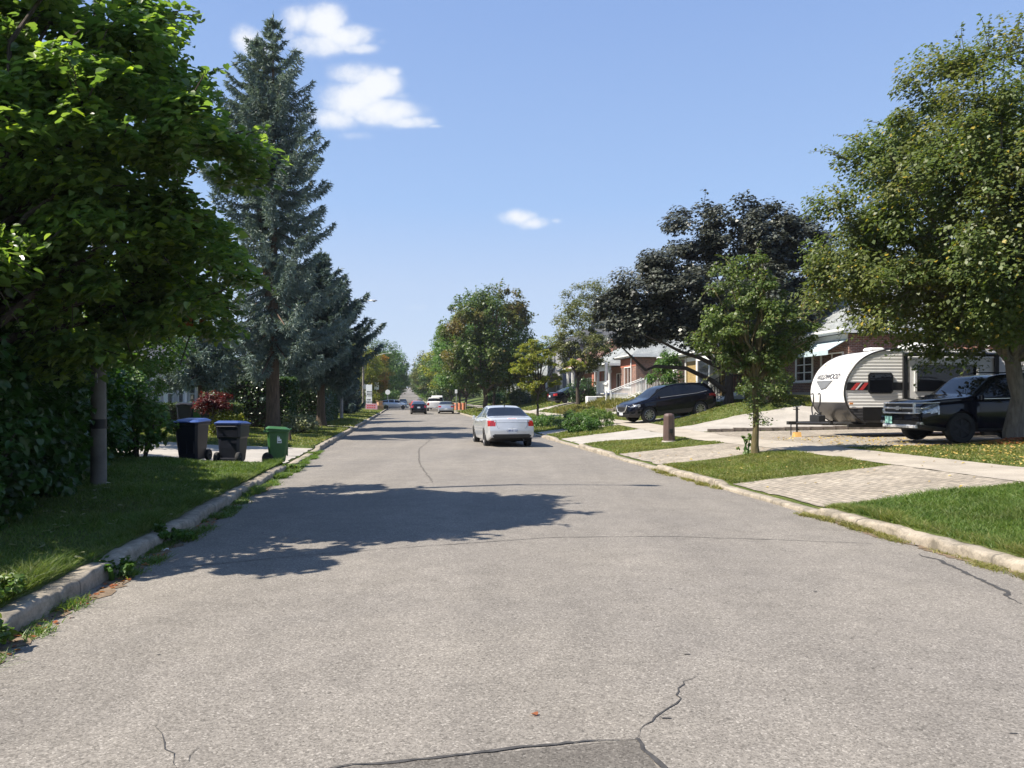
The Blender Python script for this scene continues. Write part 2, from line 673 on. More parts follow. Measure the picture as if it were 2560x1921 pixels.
def bark_mat(name, c, sc=1.0):
    m, nt, out = new_mat(name)
    co = coords(nt)
    mp = N(nt, 'ShaderNodeMapping')
    mp.inputs['Scale'].default_value = (9*sc, 9*sc, 1.6*sc)
    nt.links.new(co, mp.inputs[0])
    f = noise(nt, mp.outputs[0], 1.6, 6, .7)
    col = ramp(nt, f, [(.3, tuple(v*.45 for v in c)), (.55, c), (.75, tuple(v*1.5 for v in c))])
    p = N(nt, 'ShaderNodeBsdfPrincipled')
    nt.links.new(col, p.inputs['Base Color'])
    p.inputs['Roughness'].default_value = .95
    nt.links.new(bump(nt, f, .9, .04), p.inputs['Normal'])
    nt.links.new(p.outputs[0], out.inputs[0])
    return m


M = dict(
    asphalt=asphalt_mat('old asphalt'),
    patch=asphalt_mat('darker asphalt', .62),
    tar=simple('tar', (.045, .043, .042), .8, var=.4, scale=20),
    kerb=concrete_mat('kerb concrete', (.33, .29, .235), 2.4, .45),
    plinth=concrete_mat('plinth concrete', (.34, .31, .27)),
    walk=concrete_mat('sidewalk concrete', (.37, .33, .275), 1.55),
    drive=concrete_mat('driveway concrete', (.36, .335, .30)),
    paver=brick_mat('interlocking pavers', (.37, .325, .265), (.27, .24, .20), (.10, .085, .06), .22, .11, uv=False, gap=.007, rot=-RR+math.pi/2),
    ground=ground_mat(),
    soil=simple('bare soil', (.16, .115, .075), .95, var=.35, scale=9, bmp=.6),
    redbrick=brick_mat('red brick', (.30, .105, .065), (.20, .065, .045), (.36, .30, .25)),
    darkbrick=brick_mat('mottled brick', (.27, .115, .075), (.12, .055, .045), (.36, .31, .27)),
    plainbrick=simple('painted red brick', (.36, .13, .085), .85, var=.15, bmp=.2),
    yellow=brick_mat('yellow brick', (.40, .29, .12), (.34, .24, .095), (.24, .18, .09), .3, .075),
    greyhouse=simple('grey stucco', (.26, .27, .30), .85, bmp=.15),
    shingle=brick_mat('grey shingles', (.29, .31, .315), (.225, .245, .255), (.16, .175, .18), .33, .16, gap=.008, bstr=.5),
    redshingle=brick_mat('brown red shingles', (.23, .13, .105), (.17, .095, .08), (.11, .06, .05), .33, .16, gap=.008),
    darkshingle=brick_mat('charcoal shingles', (.085, .09, .10), (.06, .065, .072), (.04, .04, .045), .33, .16, gap=.008),
    white=simple('white paint', (.80, .80, .78), .5, var=.04),
    offwhite=simple('weathered white', (.62, .63, .62), .6, var=.1),
    greywall=simple('grey siding', (.42, .41, .40), .8, var=.1),
    blackmetal=simple('black metal', (.015, .015, .016), .4, var=.2),
    glass=simple('window glass', (.012, .014, .018), .04, spec=.6, var=.3, scale=1.5),
    carglass=simple('tinted car glass', (.007, .008, .011), .03, spec=.45, var=.2, scale=1.0),
    tyre=simple('rubber', (.018, .018, .018), .85, var=.25),
    alloy=simple('alloy', (.48, .48, .50), .3, metal=.9, var=.08),
    darkalloy=simple('dark alloy', (.085, .085, .09), .5, metal=.7, var=.08),
    silver=simple('silver car paint', (.56, .575, .59), .30, metal=.35, var=.05, coat=.8),
    silverblue=simple('silver blue car paint', (.46, .50, .56), .28, metal=.55, var=.05, coat=.8),
    greypaint=simple('grey car paint', (.30, .30, .31), .3, metal=.6, var=.05, coat=.8),
    blackpaint=simple('black car paint', (.004, .0045, .007), .12, var=.3, spec=.42),
    navypaint=simple('navy black car paint', (.0035, .004, .010), .10, var=.3, spec=.42),
    whitepaint=simple('white car paint', (.78, .78, .77), .3, var=.04, coat=.8),
    redpaint=simple('red car paint', (.42, .035, .02), .3, var=.1, coat=.8),
    plastic=simple('black plastic', (.014, .014, .015), .6, var=.25),
    chrome=simple('chrome', (.80, .81, .83), .25, metal=.65, var=.04),
    redlamp=simple('red lamp lens', (.33, .016, .013), .15, var=.3, scale=14, coat=1),
    amberlamp=simple('amber lamp lens', (.62, .26, .08), .2, var=.2, scale=14, coat=1),
    clearlamp=simple('clear lamp lens', (.30, .32, .34), .15, metal=.5, var=.7, scale=22, coat=1),
    plate=simple('licence plate', (.70, .73, .76), .4, var=.06),
    plateblue=simple('plate blue', (.05, .09, .25), .5),
    greenplate=simple('pale green plate', (.30, .58, .50), .5, var=.08),
    bluebin=simple('navy bin plastic', (.006, .008, .018), .5, var=.2),
    bluelid=simple('blue bin lid', (.035, .07, .22), .38, var=.12),
    greenbin=simple('green bin plastic', (.035, .115, .035), .42, var=.14),
    polecon=simple('pole concrete', (.30, .28, .25), .85, var=.2, scale=3, bmp=.2),
    poleshade=simple('shade-toned pole', (.15, .14, .125), .9, var=.3, scale=3, bmp=.2),  # pole concrete darkened in its colour for the shade under the leaves
    logo=simple('logo grey', (.10, .10, .11), .5),
    polewood=bark_mat('grey pole wood', (.24, .21, .18), .6),
    lampgrey=simple('lamp metal', (.45, .46, .47), .4, metal=.5),
    pedestal=simple('brown pedestal', (.095, .06, .052), .5, var=.12, scale=4),
    bark=bark_mat('brown bark', (.115, .08, .055)),
    darkbark=bark_mat('dark bark', (.06, .046, .035)),
    greybark=bark_mat('grey bark', (.17, .145, .115)),
    mossbark=bark_mat('mossy bark', (.13, .105, .045)),
    orange=simple('orange mesh', (.72, .26, .14), .7, var=.2),
    cardboard=simple('cardboard', (.42, .27, .15), .9, var=.2),
    signwhite=simple('white sign', (.74, .76, .78), .5, var=.04),
    signgrey=simple('sign back', (.22, .23, .24), .5, metal=.4),
    signpink=simple('pink sign', (.55, .30, .36), .6, var=.2),
    ink=simple('dark print', (.03, .03, .035), .6),
    redink=simple('red print', (.55, .05, .05), .6),
    trailerwhite=simple('trailer white', (.80, .80, .79), .35, var=.03, coat=.3),
    trailergrey=simple('trailer charcoal', (.055, .055, .06), .35, var=.12, coat=.3),
    awning=simple('pale awning', (.42, .52, .56), .6, var=.12),
    wood=simple('jack block wood', (.55, .32, .10), .8, var=.2),
    stone=simple('retaining stone', (.12, .10, .085), .95, var=.4, scale=5, bmp=.6),
    litter=simple('pale paper', (.70, .70, .68), .8),
)
M['l_maple'] = leaf_mat('broad leaves', [(.060, .114, .029), (.086, .150, .038), (.114, .180, .050), (.17, .235, .06)], .46, rough=.34, spec=.6, accent=((.20, .28, .035), .06))
M['l_linden'] = leaf_mat('linden leaves', [(.056, .086, .023), (.075, .110, .029), (.094, .128, .033), (.108, .136, .037)], .32,
                         patch=[(.08, .098, .028), (.108, .12, .033), (.128, .13, .036)], pscale=.35, accent=((.30, .23, .03), .025))
M['l_purple'] = leaf_mat('purple maple leaves', [(.029, .034, .027), (.046, .052, .041), (.076, .085, .066), (.062, .072, .052)], .12, spec=.5, rough=.42, tint=(1.0, .97, .75))
M['l_young'] = leaf_mat('young tree leaves', [(.05, .082, .020), (.068, .108, .025), (.085, .125, .03), (.12, .14, .036)], .30)
M['l_auto'] = leaf_mat('turning maple leaves', [(.045, .085, .018), (.058, .10, .022), (.085, .12, .026)], .30,
                       patch=[(.13, .095, .026), (.10, .095, .026), (.15, .08, .022)], pscale=.22)
M['l_green'] = leaf_mat('green leaves', [(.040, .095, .018), (.058, .125, .024), (.085, .15, .028)], .35)
M['l_mid'] = leaf_mat('mid green leaves', [(.035, .072, .018), (.05, .095, .022), (.07, .11, .028)], .30)
M['l_lime'] = leaf_mat('yellow green leaves', [(.11, .15, .022), (.16, .19, .028), (.24, .22, .03), (.08, .12, .022)], .38)
M['l_orange'] = leaf_mat('orange leaves', [(.10, .12, .02), (.16, .15, .02)], .35, patch=[(.38, .13, .02), (.42, .17, .03), (.28, .10, .02)], pscale=.25)
M['l_olive'] = leaf_mat('olive leaves', [(.065, .082, .024), (.085, .10, .028), (.115, .11, .03)], .28)
M['l_hedge'] = leaf_mat('hedge leaves', [(.020, .050, .010), (.03, .07, .014), (.05, .09, .02)], .22, spec=.5, rough=.35)
M['l_clip'] = leaf_mat('clipped hedge leaves', [(.05, .085, .022), (.08, .115, .028), (.03, .055, .018)], .22)
M['l_red'] = leaf_mat('dark red leaves', [(.06, .012, .013), (.10, .02, .02), (.04, .009, .010)], .3, tint=(1.3, .6, .5))
M['l_pale'] = leaf_mat('pale leaves', [(.24, .25, .15), (.16, .19, .09), (.30, .30, .21)], .25)
M['l_spruce'] = leaf_mat('blue spruce needles', [(.085, .125, .115), (.125, .175, .160), (.165, .22, .20), (.21, .265, .24)], .10, spec=.3, rough=.5)
M['l_spruce2'] = leaf_mat('dark spruce needles', [(.062, .098, .094), (.09, .135, .128), (.125, .175, .162)], .10, spec=.3, rough=.5)
M['l_vine'] = leaf_mat('vine leaves', [(.020, .058, .013), (.03, .08, .016), (.045, .10, .022)], .3, rough=.38, spec=.5)
M['l_dead'] = leaf_mat('dead leaves', [(.28, .09, .04), (.34, .13, .06)], .3)
M['grass'] = leaf_mat('grass blades', [(.072, .118, .020), (.098, .148, .026), (.13, .17, .036), (.18, .19, .06), (.27, .235, .11)], .30,
                      patch=[(.11, .15, .03), (.17, .18, .05), (.22, .20, .07)], pscale=.6, rough=.5, spec=.3)
M['grassgreen'] = leaf_mat('lush grass blades', [(.05, .098, .016), (.072, .128, .022), (.10, .152, .032), (.13, .165, .045)], .30, patch=[(.07, .12, .022), (.10, .145, .032), (.16, .17, .06)], pscale=.8, rough=.5, spec=.3)
M['drygrass'] = leaf_mat('tall dry grass', [(.17, .17, .05), (.24, .21, .08), (.12, .15, .035)], .3)
M['weed'] = leaf_mat('weed leaves', [(.06, .12, .02), (.09, .16, .03), (.14, .17, .05)], .32)
M['fallen'] = leaf_mat('fallen leaves', [(.45, .33, .07), (.36, .25, .07), (.50, .40, .14), (.30, .17, .07)], .1)

# ------------------------------------------------------------------ the setting: ground, road, kerbs, pavements
def grid_mesh(name, sv_, tv_, zf, mats, smooth=True, jit=0.0, seed=1):
    S, T = np.meshgrid(sv_, tv_, indexing='ij')
    if jit:
        rng = np.random.default_rng(seed)
        J = rng.normal(0, jit, S.shape)
        edge = np.zeros_like(S)
        edge[:, 0] = edge[:, -1] = 1
        edge[0, :] = edge[-1, :] = 1
        T = T + J*edge
        S = S + rng.normal(0, jit, S.shape)*edge
    X, Y = W(S, T)
    Z = zf(S, T)
    V = np.stack([X, Y, Z], -1).reshape(-1, 3)
    n, m = S.shape
    idx = np.arange(n*m).reshape(n, m)
    F = np.stack([idx[:-1, :-1], idx[:-1, 1:], idx[1:, 1:], idx[1:, :-1]], -1).reshape(-1, 4)
    return mesh_np(name, V, F, mats, smooth)


def structure(name, me, label):
    o = link(name, me)
    return tag(o, label, name.replace('_', ' '), kind='structure')


def build_setting():
    sv_ = np.unique(np.concatenate([np.linspace(-40, 0, 21), np.arange(0, 60, .2), np.arange(60, 130, .8), np.arange(130, 420, 5), np.arange(420, 1100, 20), np.linspace(1100, 1600, 6)]))
    tr = np.unique(np.concatenate([[4.6, 4.62], np.arange(4.8, 18, .3), np.arange(18, 40, 1.5), np.linspace(40, 900, 14)]))
    tl = -tr[::-1]
    tv_ = np.concatenate([tl, [-4.3, -2, 0, 2, 4.3], tr])
    me = grid_mesh('ground', sv_, tv_, H, M['ground'])
    structure('ground', me, 'grassy ground of the street\'s gardens')
    sr = np.unique(np.concatenate([np.linspace(-30, 0, 16), np.arange(0, 125, 1.0), np.arange(125, 420, 5), np.arange(420, 1100, 20)]))
    me = grid_mesh('road', sr, np.linspace(-4.47, 4.47, 19), road_z, M['asphalt'])
    structure('road', me, 'worn pale grey asphalt road')
    # side street crossing far ahead
    me = grid_mesh('road', np.linspace(112, 119, 5), np.linspace(-60, -4.4, 30), lambda s, t: H(s, t)+.03, M['asphalt'])
    structure('side_road', me, 'side street joining the road from the left')

    # kerbs: swept profile, lowered at the driveways
    def kerb(side, drops, seed):
        rng = np.random.default_rng(seed)
        ks = np.unique(np.concatenate([np.arange(-12, 60, .10), np.arange(60, 330, 1.2)]))
        h = np.full_like(ks, .145 if side < 0 else .125)
        for a, b in drops:
            h = np.minimum(h, h.max()-(h.max()-.06)*band(ks, a, b, .35))
        n = len(ks)
        wob = np.convolve(rng.normal(0, .05, n), np.ones(9)/9, 'same')
        worn = np.convolve(rng.normal(0, .055, n), np.ones(3)/3, 'same')-.03*(rng.random(n) < .05)
        g = road_z(ks, 4.4) - .03
        prof = []
        for (tt, hf, wf) in ((4.42, 0, 0), (4.418, .70, .5), (4.425, .90, .9), (4.45, 1, .6), (4.55, 1.02, .25), (4.63, 1.0, .2), (4.65, .2, 0)):
            T = side*(tt + wob*.8)
            Z = g + hf*(h+.03) + wf*worn*(h > .10)
            X, Y = W(ks, T)
            prof.append(np.stack([X, Y, Z], -1))
        V = np.stack(prof, 1).reshape(-1, 3)
        m = 7
        idx = np.arange(n*m).reshape(n, m)
        F = np.stack([idx[:-1, :-1], idx[:-1, 1:], idx[1:, 1:], idx[1:, :-1]], -1).reshape(-1, 4)
        if side > 0:
            F = F[:, ::-1]
        # open joints between kerb stones now and then
        keep = np.ones((n-1, m-1), bool)
        return mesh_np('kerb', V, F[keep.ravel()], M['kerb'], False)
    structure('kerb', kerb(-1, LDRIVES, 5), 'worn concrete kerb on the left of the road')
    structure('kerb', kerb(1, APRONS, 6), 'worn concrete kerb on the right of the road')

    def sheet(name, s0, s1, t0, t1, off, m, label, jit=.02, ds=.25, dt=.25, seed=3):
        me = grid_mesh(name, np.linspace(s0, s1, max(2, int((s1-s0)/ds)+1)), np.linspace(t0, t1, max(2, int(abs(t1-t0)/dt)+1)),
                       lambda s, t: H(s, t)+off, m, jit=jit, seed=seed)
        return structure(name, me, label)
    sheet('sidewalk', -14, 60, 8.0, 9.5, .022, M['walk'], 'concrete sidewalk along the right hand lawns', .012)
    sheet('sidewalk', 60, 300, 8.0, 9.5, .03, M['walk'], 'far stretch of the sidewalk', .01, 2, .5)
    k = 0
    for (a, b), mm in zip(APRONS, ('paver', 'paver', 'drive', 'drive', 'drive', 'drive')):
        k += 1
        sheet('driveway', a, b, 4.66, 7.985, .018, M[mm], ['near paved driveway apron', 'second paved driveway apron', 'cracked concrete driveway apron', 'fourth driveway apron', 'fifth driveway apron', 'sixth driveway apron'][k-1], .025, seed=k)
    sheet('driveway', 18.7, 27.75, 9.515, 24, .018, M['paver'], 'paved parking area under the trailer', .02)
    sheet('driveway', 28.05, 31.0, 9.515, 22, .02, M['drive'], 'sloping concrete driveway beside the trailer', .03)
    sheet('driveway', 34.3, 36.9, 9.515, 22, .02, M['drive'], 'sloping concrete driveway under the black crossover', .03)
    sheet('driveway', 44.3, 46.2, 9.515, 15.5, .02, M['drive'], 'concrete garden path beside the low wall', .03)
    sheet('driveway', 66.2, 69.6, 9.515, 22, .02, M['drive'], 'driveway under the dark sedan', .03)
    for a, b in LDRIVES:
        sheet('driveway', a+.1, b-.1, -26, -4.66, .02, M['drive'], 'concrete driveway on the left side', .03, seed=int(a))

    # paved-over patch, seams and cracks on the road
    def ribbon(name, pts, w, m, label, seed, dz=.004, taper=True, jag=0.0):
        rng = np.random.default_rng(seed)
        P = [np.array(p, float) for p in pts]
        out = []
        for a, b in zip(P[:-1], P[1:]):
            k = max(2, int(np.linalg.norm(b-a)/.05))
            for i in range(k):
                out.append(a+(b-a)*i/k)
        out.append(P[-1])
        Q = np.array(out)
        n = len(Q)
        Q = Q + np.stack([np.convolve(rng.normal(0, w*.7, n), np.ones(3)/3, 'same'), np.convolve(rng.normal(0, w*.7, n), np.ones(3)/3, 'same')], -1)
        if jag:
            Q = Q + rng.normal(0, jag, (n, 2))*np.array([1.0, .5])
        d = np.gradient(Q, axis=0)
        d /= np.linalg.norm(d, axis=1)[:, None]+1e-9
        nn = np.stack([-d[:, 1], d[:, 0]], -1)
        ww = w*(.45+.8*rng.random(n))
        if taper:
            ww *= np.clip(np.minimum(np.arange(n), np.arange(n)[::-1])/6, .15, 1)
        A, B = Q+nn*ww[:, None]/2, Q-nn*ww[:, None]/2
        V2 = np.concatenate([A, B])
        s, t = ST(V2[:, 0], V2[:, 1])
        V = np.column_stack([V2, road_z(s, t)+dz])
        i = np.arange(n-1)
        F = np.stack([i, i+1, n+i+1, n+i], -1)
        return structure(name, mesh_np(name, V, F, m), label)

    def g(px, py):
        Y = CAM_H*768/(py-399)
        return (PX(px, Y), Y)
    def p2(x, y):               # from the 2212 px wide view
        return g(x*.46293, y*.46293)
    # asphalt patch at the very front
    a, b, c = p2(740, 1655), p2(1378, 1597), p2(1440, 1690)
    poly = [a, b, c, (c[0]-.2, c[1]-2.5), (a[0]-.9, a[1]-2.5), (a[0]-.5, a[1]-.1)]
    V = [(x, y, float(road_z(*ST(x, y)))+.003) for x, y in poly]
    structure('road_patch', mesh_np('road_patch', V, [np.array([list(range(len(V)))[::-1]])], M['patch']), 'darker asphalt patch in the road')
    ribbon('road_seam', [p2(640, 1668), p2(760, 1652), p2(900, 1638), p2(1040, 1624), p2(1200, 1608), p2(1300, 1600), p2(1378, 1597)], .022, M['tar'], 'tar seam along the patch', 1, .006)
    ribbon('road_seam', [p2(1378, 1597), p2(1410, 1632), p2(1450, 1700)], .03, M['tar'], 'tar seam at the side of the patch', 2, .006, False)
    ribbon('road_crack', [p2(1378, 1594), p2(1392, 1568), p2(1440, 1535), p2(1465, 1510), p2(1478, 1480), p2(1505, 1452)], .012, M['tar'], 'jagged crack running from the patch', 3, jag=.011)
    ribbon('road_crack', [p2(400, 1660), p2(412, 1625), p2(440, 1590)], .008, M['tar'], 'thin crack at lower left', 4, jag=.01)
    ribbon('road_crack', [p2(395, 1665), p2(370, 1620), p2(330, 1545)], .006, M['tar'], 'hairline crack at lower left', 5, jag=.01)
    ribbon('road_seam', [p2(330, 1222), p2(480, 1211), p2(700, 1193), p2(920, 1179), p2(1200, 1161), p2(1450, 1158), p2(1700, 1163), p2(1900, 1168)], .014, M['tar'], 'straight seam across the road', 6)
    ribbon('road_seam', [p2(2212, 1295), p2(2120, 1245), p2(2050, 1210), p2(1985, 1188)], .05, M['tar'], 'tar strip beside the right kerb', 8)
    ribbon('road_seam', [p2(935, 1042), p2(905, 1000), p2(905, 970), p2(930, 950)], .035, M['patch'], 'curved tyre mark on the road', 9)
    gp = [W(s_, -4.33+.06*math.sin(s_*1.7)) for s_ in np.arange(3.5, 20.5, .8)]
    ribbon('gutter_dirt', gp, .17, M['soil'], 'brown dirt strip gathered along the left gutter', 21, .005)
    gp = [W(s_, 4.34+.04*math.sin(s_*1.9)) for s_ in np.arange(5.0, 11.2, .6)]
    ribbon('gutter_dirt', gp, .10, M['soil'], 'thin dirt strip along the near right gutter', 22, .005)
    rng = np.random.default_rng(77)
    V, F = [], []
    for i in range(38):
        Y = 3.4+22*rng.random()**1.3
        t = rng.uniform(-4.1, 4.1)
        x, y = W(Y, t)
        r = rng.uniform(.003, .012)
        k = 6
        b = len(V)
        el = rng.uniform(1.2, 4)
        for j in range(k):
            an = 2*math.pi*j/k
            xx, yy = x+r*el*math.cos(an)*rng.uniform(.6, 1.2), y+r*math.sin(an)*rng.uniform(.6, 1.2)
            V.append((xx, yy, float(road_z(*ST(xx, yy)))+.004))
        F.append(list(range(b, b+k)))
    tag(link('tar_spots', mesh_np('tar_spots', V, np.array(F), M['tar'])), 'scattered dark tar spots on the asphalt', 'tar spots', kind='stuff')

    # low walls
    mb = MB()
    def wall(s0, s1, t0, t1, h, w, name, label, mtl, step=.5):
        mb = MB()
        rng = random.Random(int(s0*10))
        n = max(1, int(math.hypot(s1-s0, t1-t0)/step))
        root = None
        for i in range(n):
            a, b = i/n, (i+1)/n
            sa, ta = s0+(s1-s0)*(a+b)/2, t0+(t1-t0)*(a+b)/2
            x, y = W(sa, ta)
            ln = math.hypot(s1-s0, t1-t0)/n
            an = math.atan2(s1-s0, t1-t0) + RR*0
            Mx = Matrix.Translation((x, y, G(sa, ta))) @ Matrix.Rotation(math.atan2((s1-s0), (t1-t0))-RR, 4, 'Z')
            mb.cbox(-ln/2+.004, ln/2-.004, -w/2-rng.uniform(0, .02), w/2+rng.uniform(0, .02), -.25, h+rng.uniform(-.015, .015), .012, 0, Mx)
        o = mb.build(name, mtl)
        tag(o, label, 'wall')
        return o
    wall(27.92, 27.92, 9.7, 24, .14, .18, 'low_wall', 'low dark stone edging along the driveway behind the trailer', M['stone'])
    wall(47.0, 47.0, 9.7, 15, .22, .2, 'low_wall', 'low pale stone edging under the overgrown bank', M['kerb'])


build_setting()


# ------------------------------------------------------------------ leaves and trunks
LX6 = np.array([0, .22, .45, .35, 0, -.35, -.45, -.22])
LY6 = np.array([.06, -.05, .20, .58, 1.0, .58, .20, -.05])
LZ6 = np.array([0, .05, .12, .06, -.16, .06, .12, .05])
F6 = np.array([[0, 1, 2, 3, 4], [0, 4, 5, 6, 7]])
LX4 = np.array([0, .36, 0, -.36])
LY4 = np.array([0, .42, 1.0, .42])
LZ4 = np.array([0, .08, -.06, .08])
F4 = np.array([[0, 1, 2, 3]])


def unit(v):
    return v/(np.linalg.norm(v, axis=-1, keepdims=True)+1e-9)


def leaves(rng, P, out, size, up=.7, rnd=.7, droop=.5, six=False, helio=.35):
    """leaf-sized folded faces at points P; out = outward direction at each; returns V, F"""
    n = len(P)
    nrm = unit(np.array([0, 0, 1.0])*up + out*.45 + np.array([SUN_AZ[0]*.63, SUN_AZ[1]*.63, .78])*helio + rng.normal(0, rnd, (n, 3))*.6)
    ax = out*.5 + rng.normal(0, .7, (n, 3)) - np.array([0, 0, 1.0])*droop
    ax = unit(ax - nrm*np.sum(ax*nrm, 1, keepdims=True))
    bx = np.cross(nrm, ax)
    sz = size*rng.uniform(.6, 1.3, n)
    lx, ly, lz, f = (LX6, LY6, LZ6, F6) if six else (LX4, LY4, LZ4, F4)
    k = len(lx)
    wv = rng.uniform(.8, 1.2, n)
    V = (P[:, None, :] + sz[:, None, None]*(bx[:, None, :]*lx[None, :, None]*wv[:, None, None] + ax[:, None, :]*(ly[None, :, None]-.3) + nrm[:, None, :]*lz[None, :, None]))
    F = (np.arange(n)*k)[:, None, None]+f[None]
    return V.reshape(-1, 3), F.reshape(-1, f.shape[1])


def in_ells(rng, ells, n, shell):
    """clump centres in a union of ellipsoids (cx,cy,cz,rx,ry,rz[,weight]); biased to the outside"""
    w = np.array([(e[6] if len(e) > 6 else 1)*(e[3]*e[4]*e[5])**(2/3) for e in ells])
    ch = rng.choice(len(ells), n, p=w/w.sum())
    E = np.array([e[:6] for e in ells])[ch]
    d = unit(rng.normal(0, 1, (n, 3)))
    r = (shell**3+(1-shell**3)*rng.random(n))**(1/3)
    return E[:, :3]+d*r[:, None]*E[:, 3:], d


def clump_leaves(rng, Cc, D, rc, n, flat=.65, tip=.4):
    """n leaves spread over the clumps, most near the clump surface"""
    k = len(Cc)
    ch = rng.integers(0, k, n)
    rcs = rc*rng.uniform(.55, 1.35, k)
    d = unit(rng.normal(0, 1, (n, 3)))
    r = rng.random(n)**.42
    off = d*r[:, None]*rcs[ch][:, None]
    off[:, 2] *= flat
    off[:, 2] += -.18*(off[:, 0]**2+off[:, 1]**2)/rc
    P = Cc[ch]+off
    out = unit(off*(.6/rc)+D[ch]*tip+1e-6)
    return P, out


def limbs(mb, rng, base, fork, targets, r0, sub=6, k=9, wob=.12):
    """trunk from base to fork, then one bent limb to each target"""
    base, fork = np.array(base, float), np.array(fork, float)
    n = 7
    pts = []
    for i in range(n):
        f = i/(n-1)
        p = base+(fork-base)*f
        if 0 < i:
            p = p + np.append(rng.normal(0, r0*.18, 2), 0)
        pts.append(p)
    rad = [r0*(1.45 if i == 0 else 1.12 if i == 1 else 1-.3*i/(n-1)) for i in range(n)]
    mb.tube(pts, rad, k)
    for T in targets:
        T = np.array(T, float)
        st = pts[-1] if rng.random() < .6 else pts[-2]
        v = T-st
        L = np.linalg.norm(v)
        mid = st+v*.45+np.array([0, 0, .12*L*rng.uniform(-.3, 1)])+rng.normal(0, wob*L*.4, 3)
        q = []
        for i in range(sub+1):
            f = i/sub
            q.append((1-f)**2*st+2*f*(1-f)*mid+f*f*T+(rng.normal(0, wob*.12*L, 3) if 0 < i < sub else 0))
        rr = r0*rng.uniform(.34, .55)
        mb.tube(q, [rr*(1-.85*i/sub)+.008 for i in range(sub+1)], 6)


def tree(name, label, loc, ells, nclump, rc, nleaf, size, lm, bm, r0, fork, nl=12, shell=.55, flat=.65, six=False, seed=1, group=None, cat='tree',
         extra=None, base_in=.15, up=.7, droop=.5, rz=0, tip=.4, rnd=.7, cull=None, shoots=0, slen=.8, helio=.35):
    rng = np.random.default_rng(seed)
    root = thing(name, label, cat, loc, rz, group)
    Cc, D = in_ells(rng, ells, nclump, shell)
    if cull is not None:
        kp = cull(Cc)
        Cc, D = Cc[kp], D[kp]
    P, out = clump_leaves(rng, Cc, D, rc, nleaf, flat, tip)
    if extra is not None:
        P2, o2 = extra(rng)
        P, out = np.concatenate([P, P2]), np.concatenate([out, o2])
    mb = MB()
    if shoots:
        ci = rng.integers(0, len(Cc), shoots)
        PP, OO = [], []
        for i in ci:
            d0 = unit(D[i]+rng.normal(0, .35, 3)+np.array([0, 0, .35]))
            L = slen*rng.uniform(.5, 1.3)
            st = Cc[i]+D[i]*rc*.35
            m_ = max(5, int(L/(size*.55)))
            u = np.linspace(.1, 1, m_)[:, None]
            line = st+d0*(L*u)+np.array([0, 0, -.30])*L*u*u
            PP.append(line+rng.normal(0, size*.28, (m_, 3)))
            OO.append(unit(d0+rng.normal(0, .8, (m_, 3))))
            mb.tube([st-D[i]*rc*.5, st+d0*L*.5+np.array([0, 0, -.075])*L, st+d0*L+np.array([0, 0, -.3])*L], [.012, .008, .003], 4)
        P, out = np.concatenate([P]+PP), np.concatenate([out]+OO)
    V, F = leaves(rng, P, out, size, six=six, up=up, droop=droop, rnd=rnd, helio=helio)
    link('crown', mesh_np('crown', V, F, lm), root)
    pick = rng.choice(len(Cc), min(nl, len(Cc)), replace=False)
    limbs(mb, rng, (0, 0, -base_in), fork, Cc[pick], r0)
    mb.build('trunk', bm, root, smooth=60)
    return root


def bush(name, label, loc, ells, nclump, rc, nleaf, size, lm, seed=1, cat='shrub', group=None, six=False, shell=.5, stems=6, bm=None, flat=.85, up=.5, droop=.3, rz=0):
    rng = np.random.default_rng(seed)
    root = thing(name, label, cat, loc, rz, group)
    Cc, D = in_ells(rng, ells, nclump, shell)
    Cc[:, 2] = np.maximum(Cc[:, 2], .1)
    P, out = clump_leaves(rng, Cc, D, rc, nleaf, flat)
    P[:, 2] = np.maximum(P[:, 2], .02)
    V, F = leaves(rng, P, out, size, six=six, up=up, droop=droop)
    link('foliage', mesh_np('foliage', V, F, lm), root)
    if stems:
        mb = MB()
        for i in rng.choice(len(Cc), min(stems, len(Cc)), replace=False):
            T = Cc[i]
            b = np.array([T[0]*.25, T[1]*.25, -.08])
            m_ = (b+T)/2+rng.normal(0, .06, 3)
            mb.tube([b, m_, T], [.03, .022, .008], 5)
        mb.build('stems', bm or M['darkbark'], root, smooth=60)
    return root


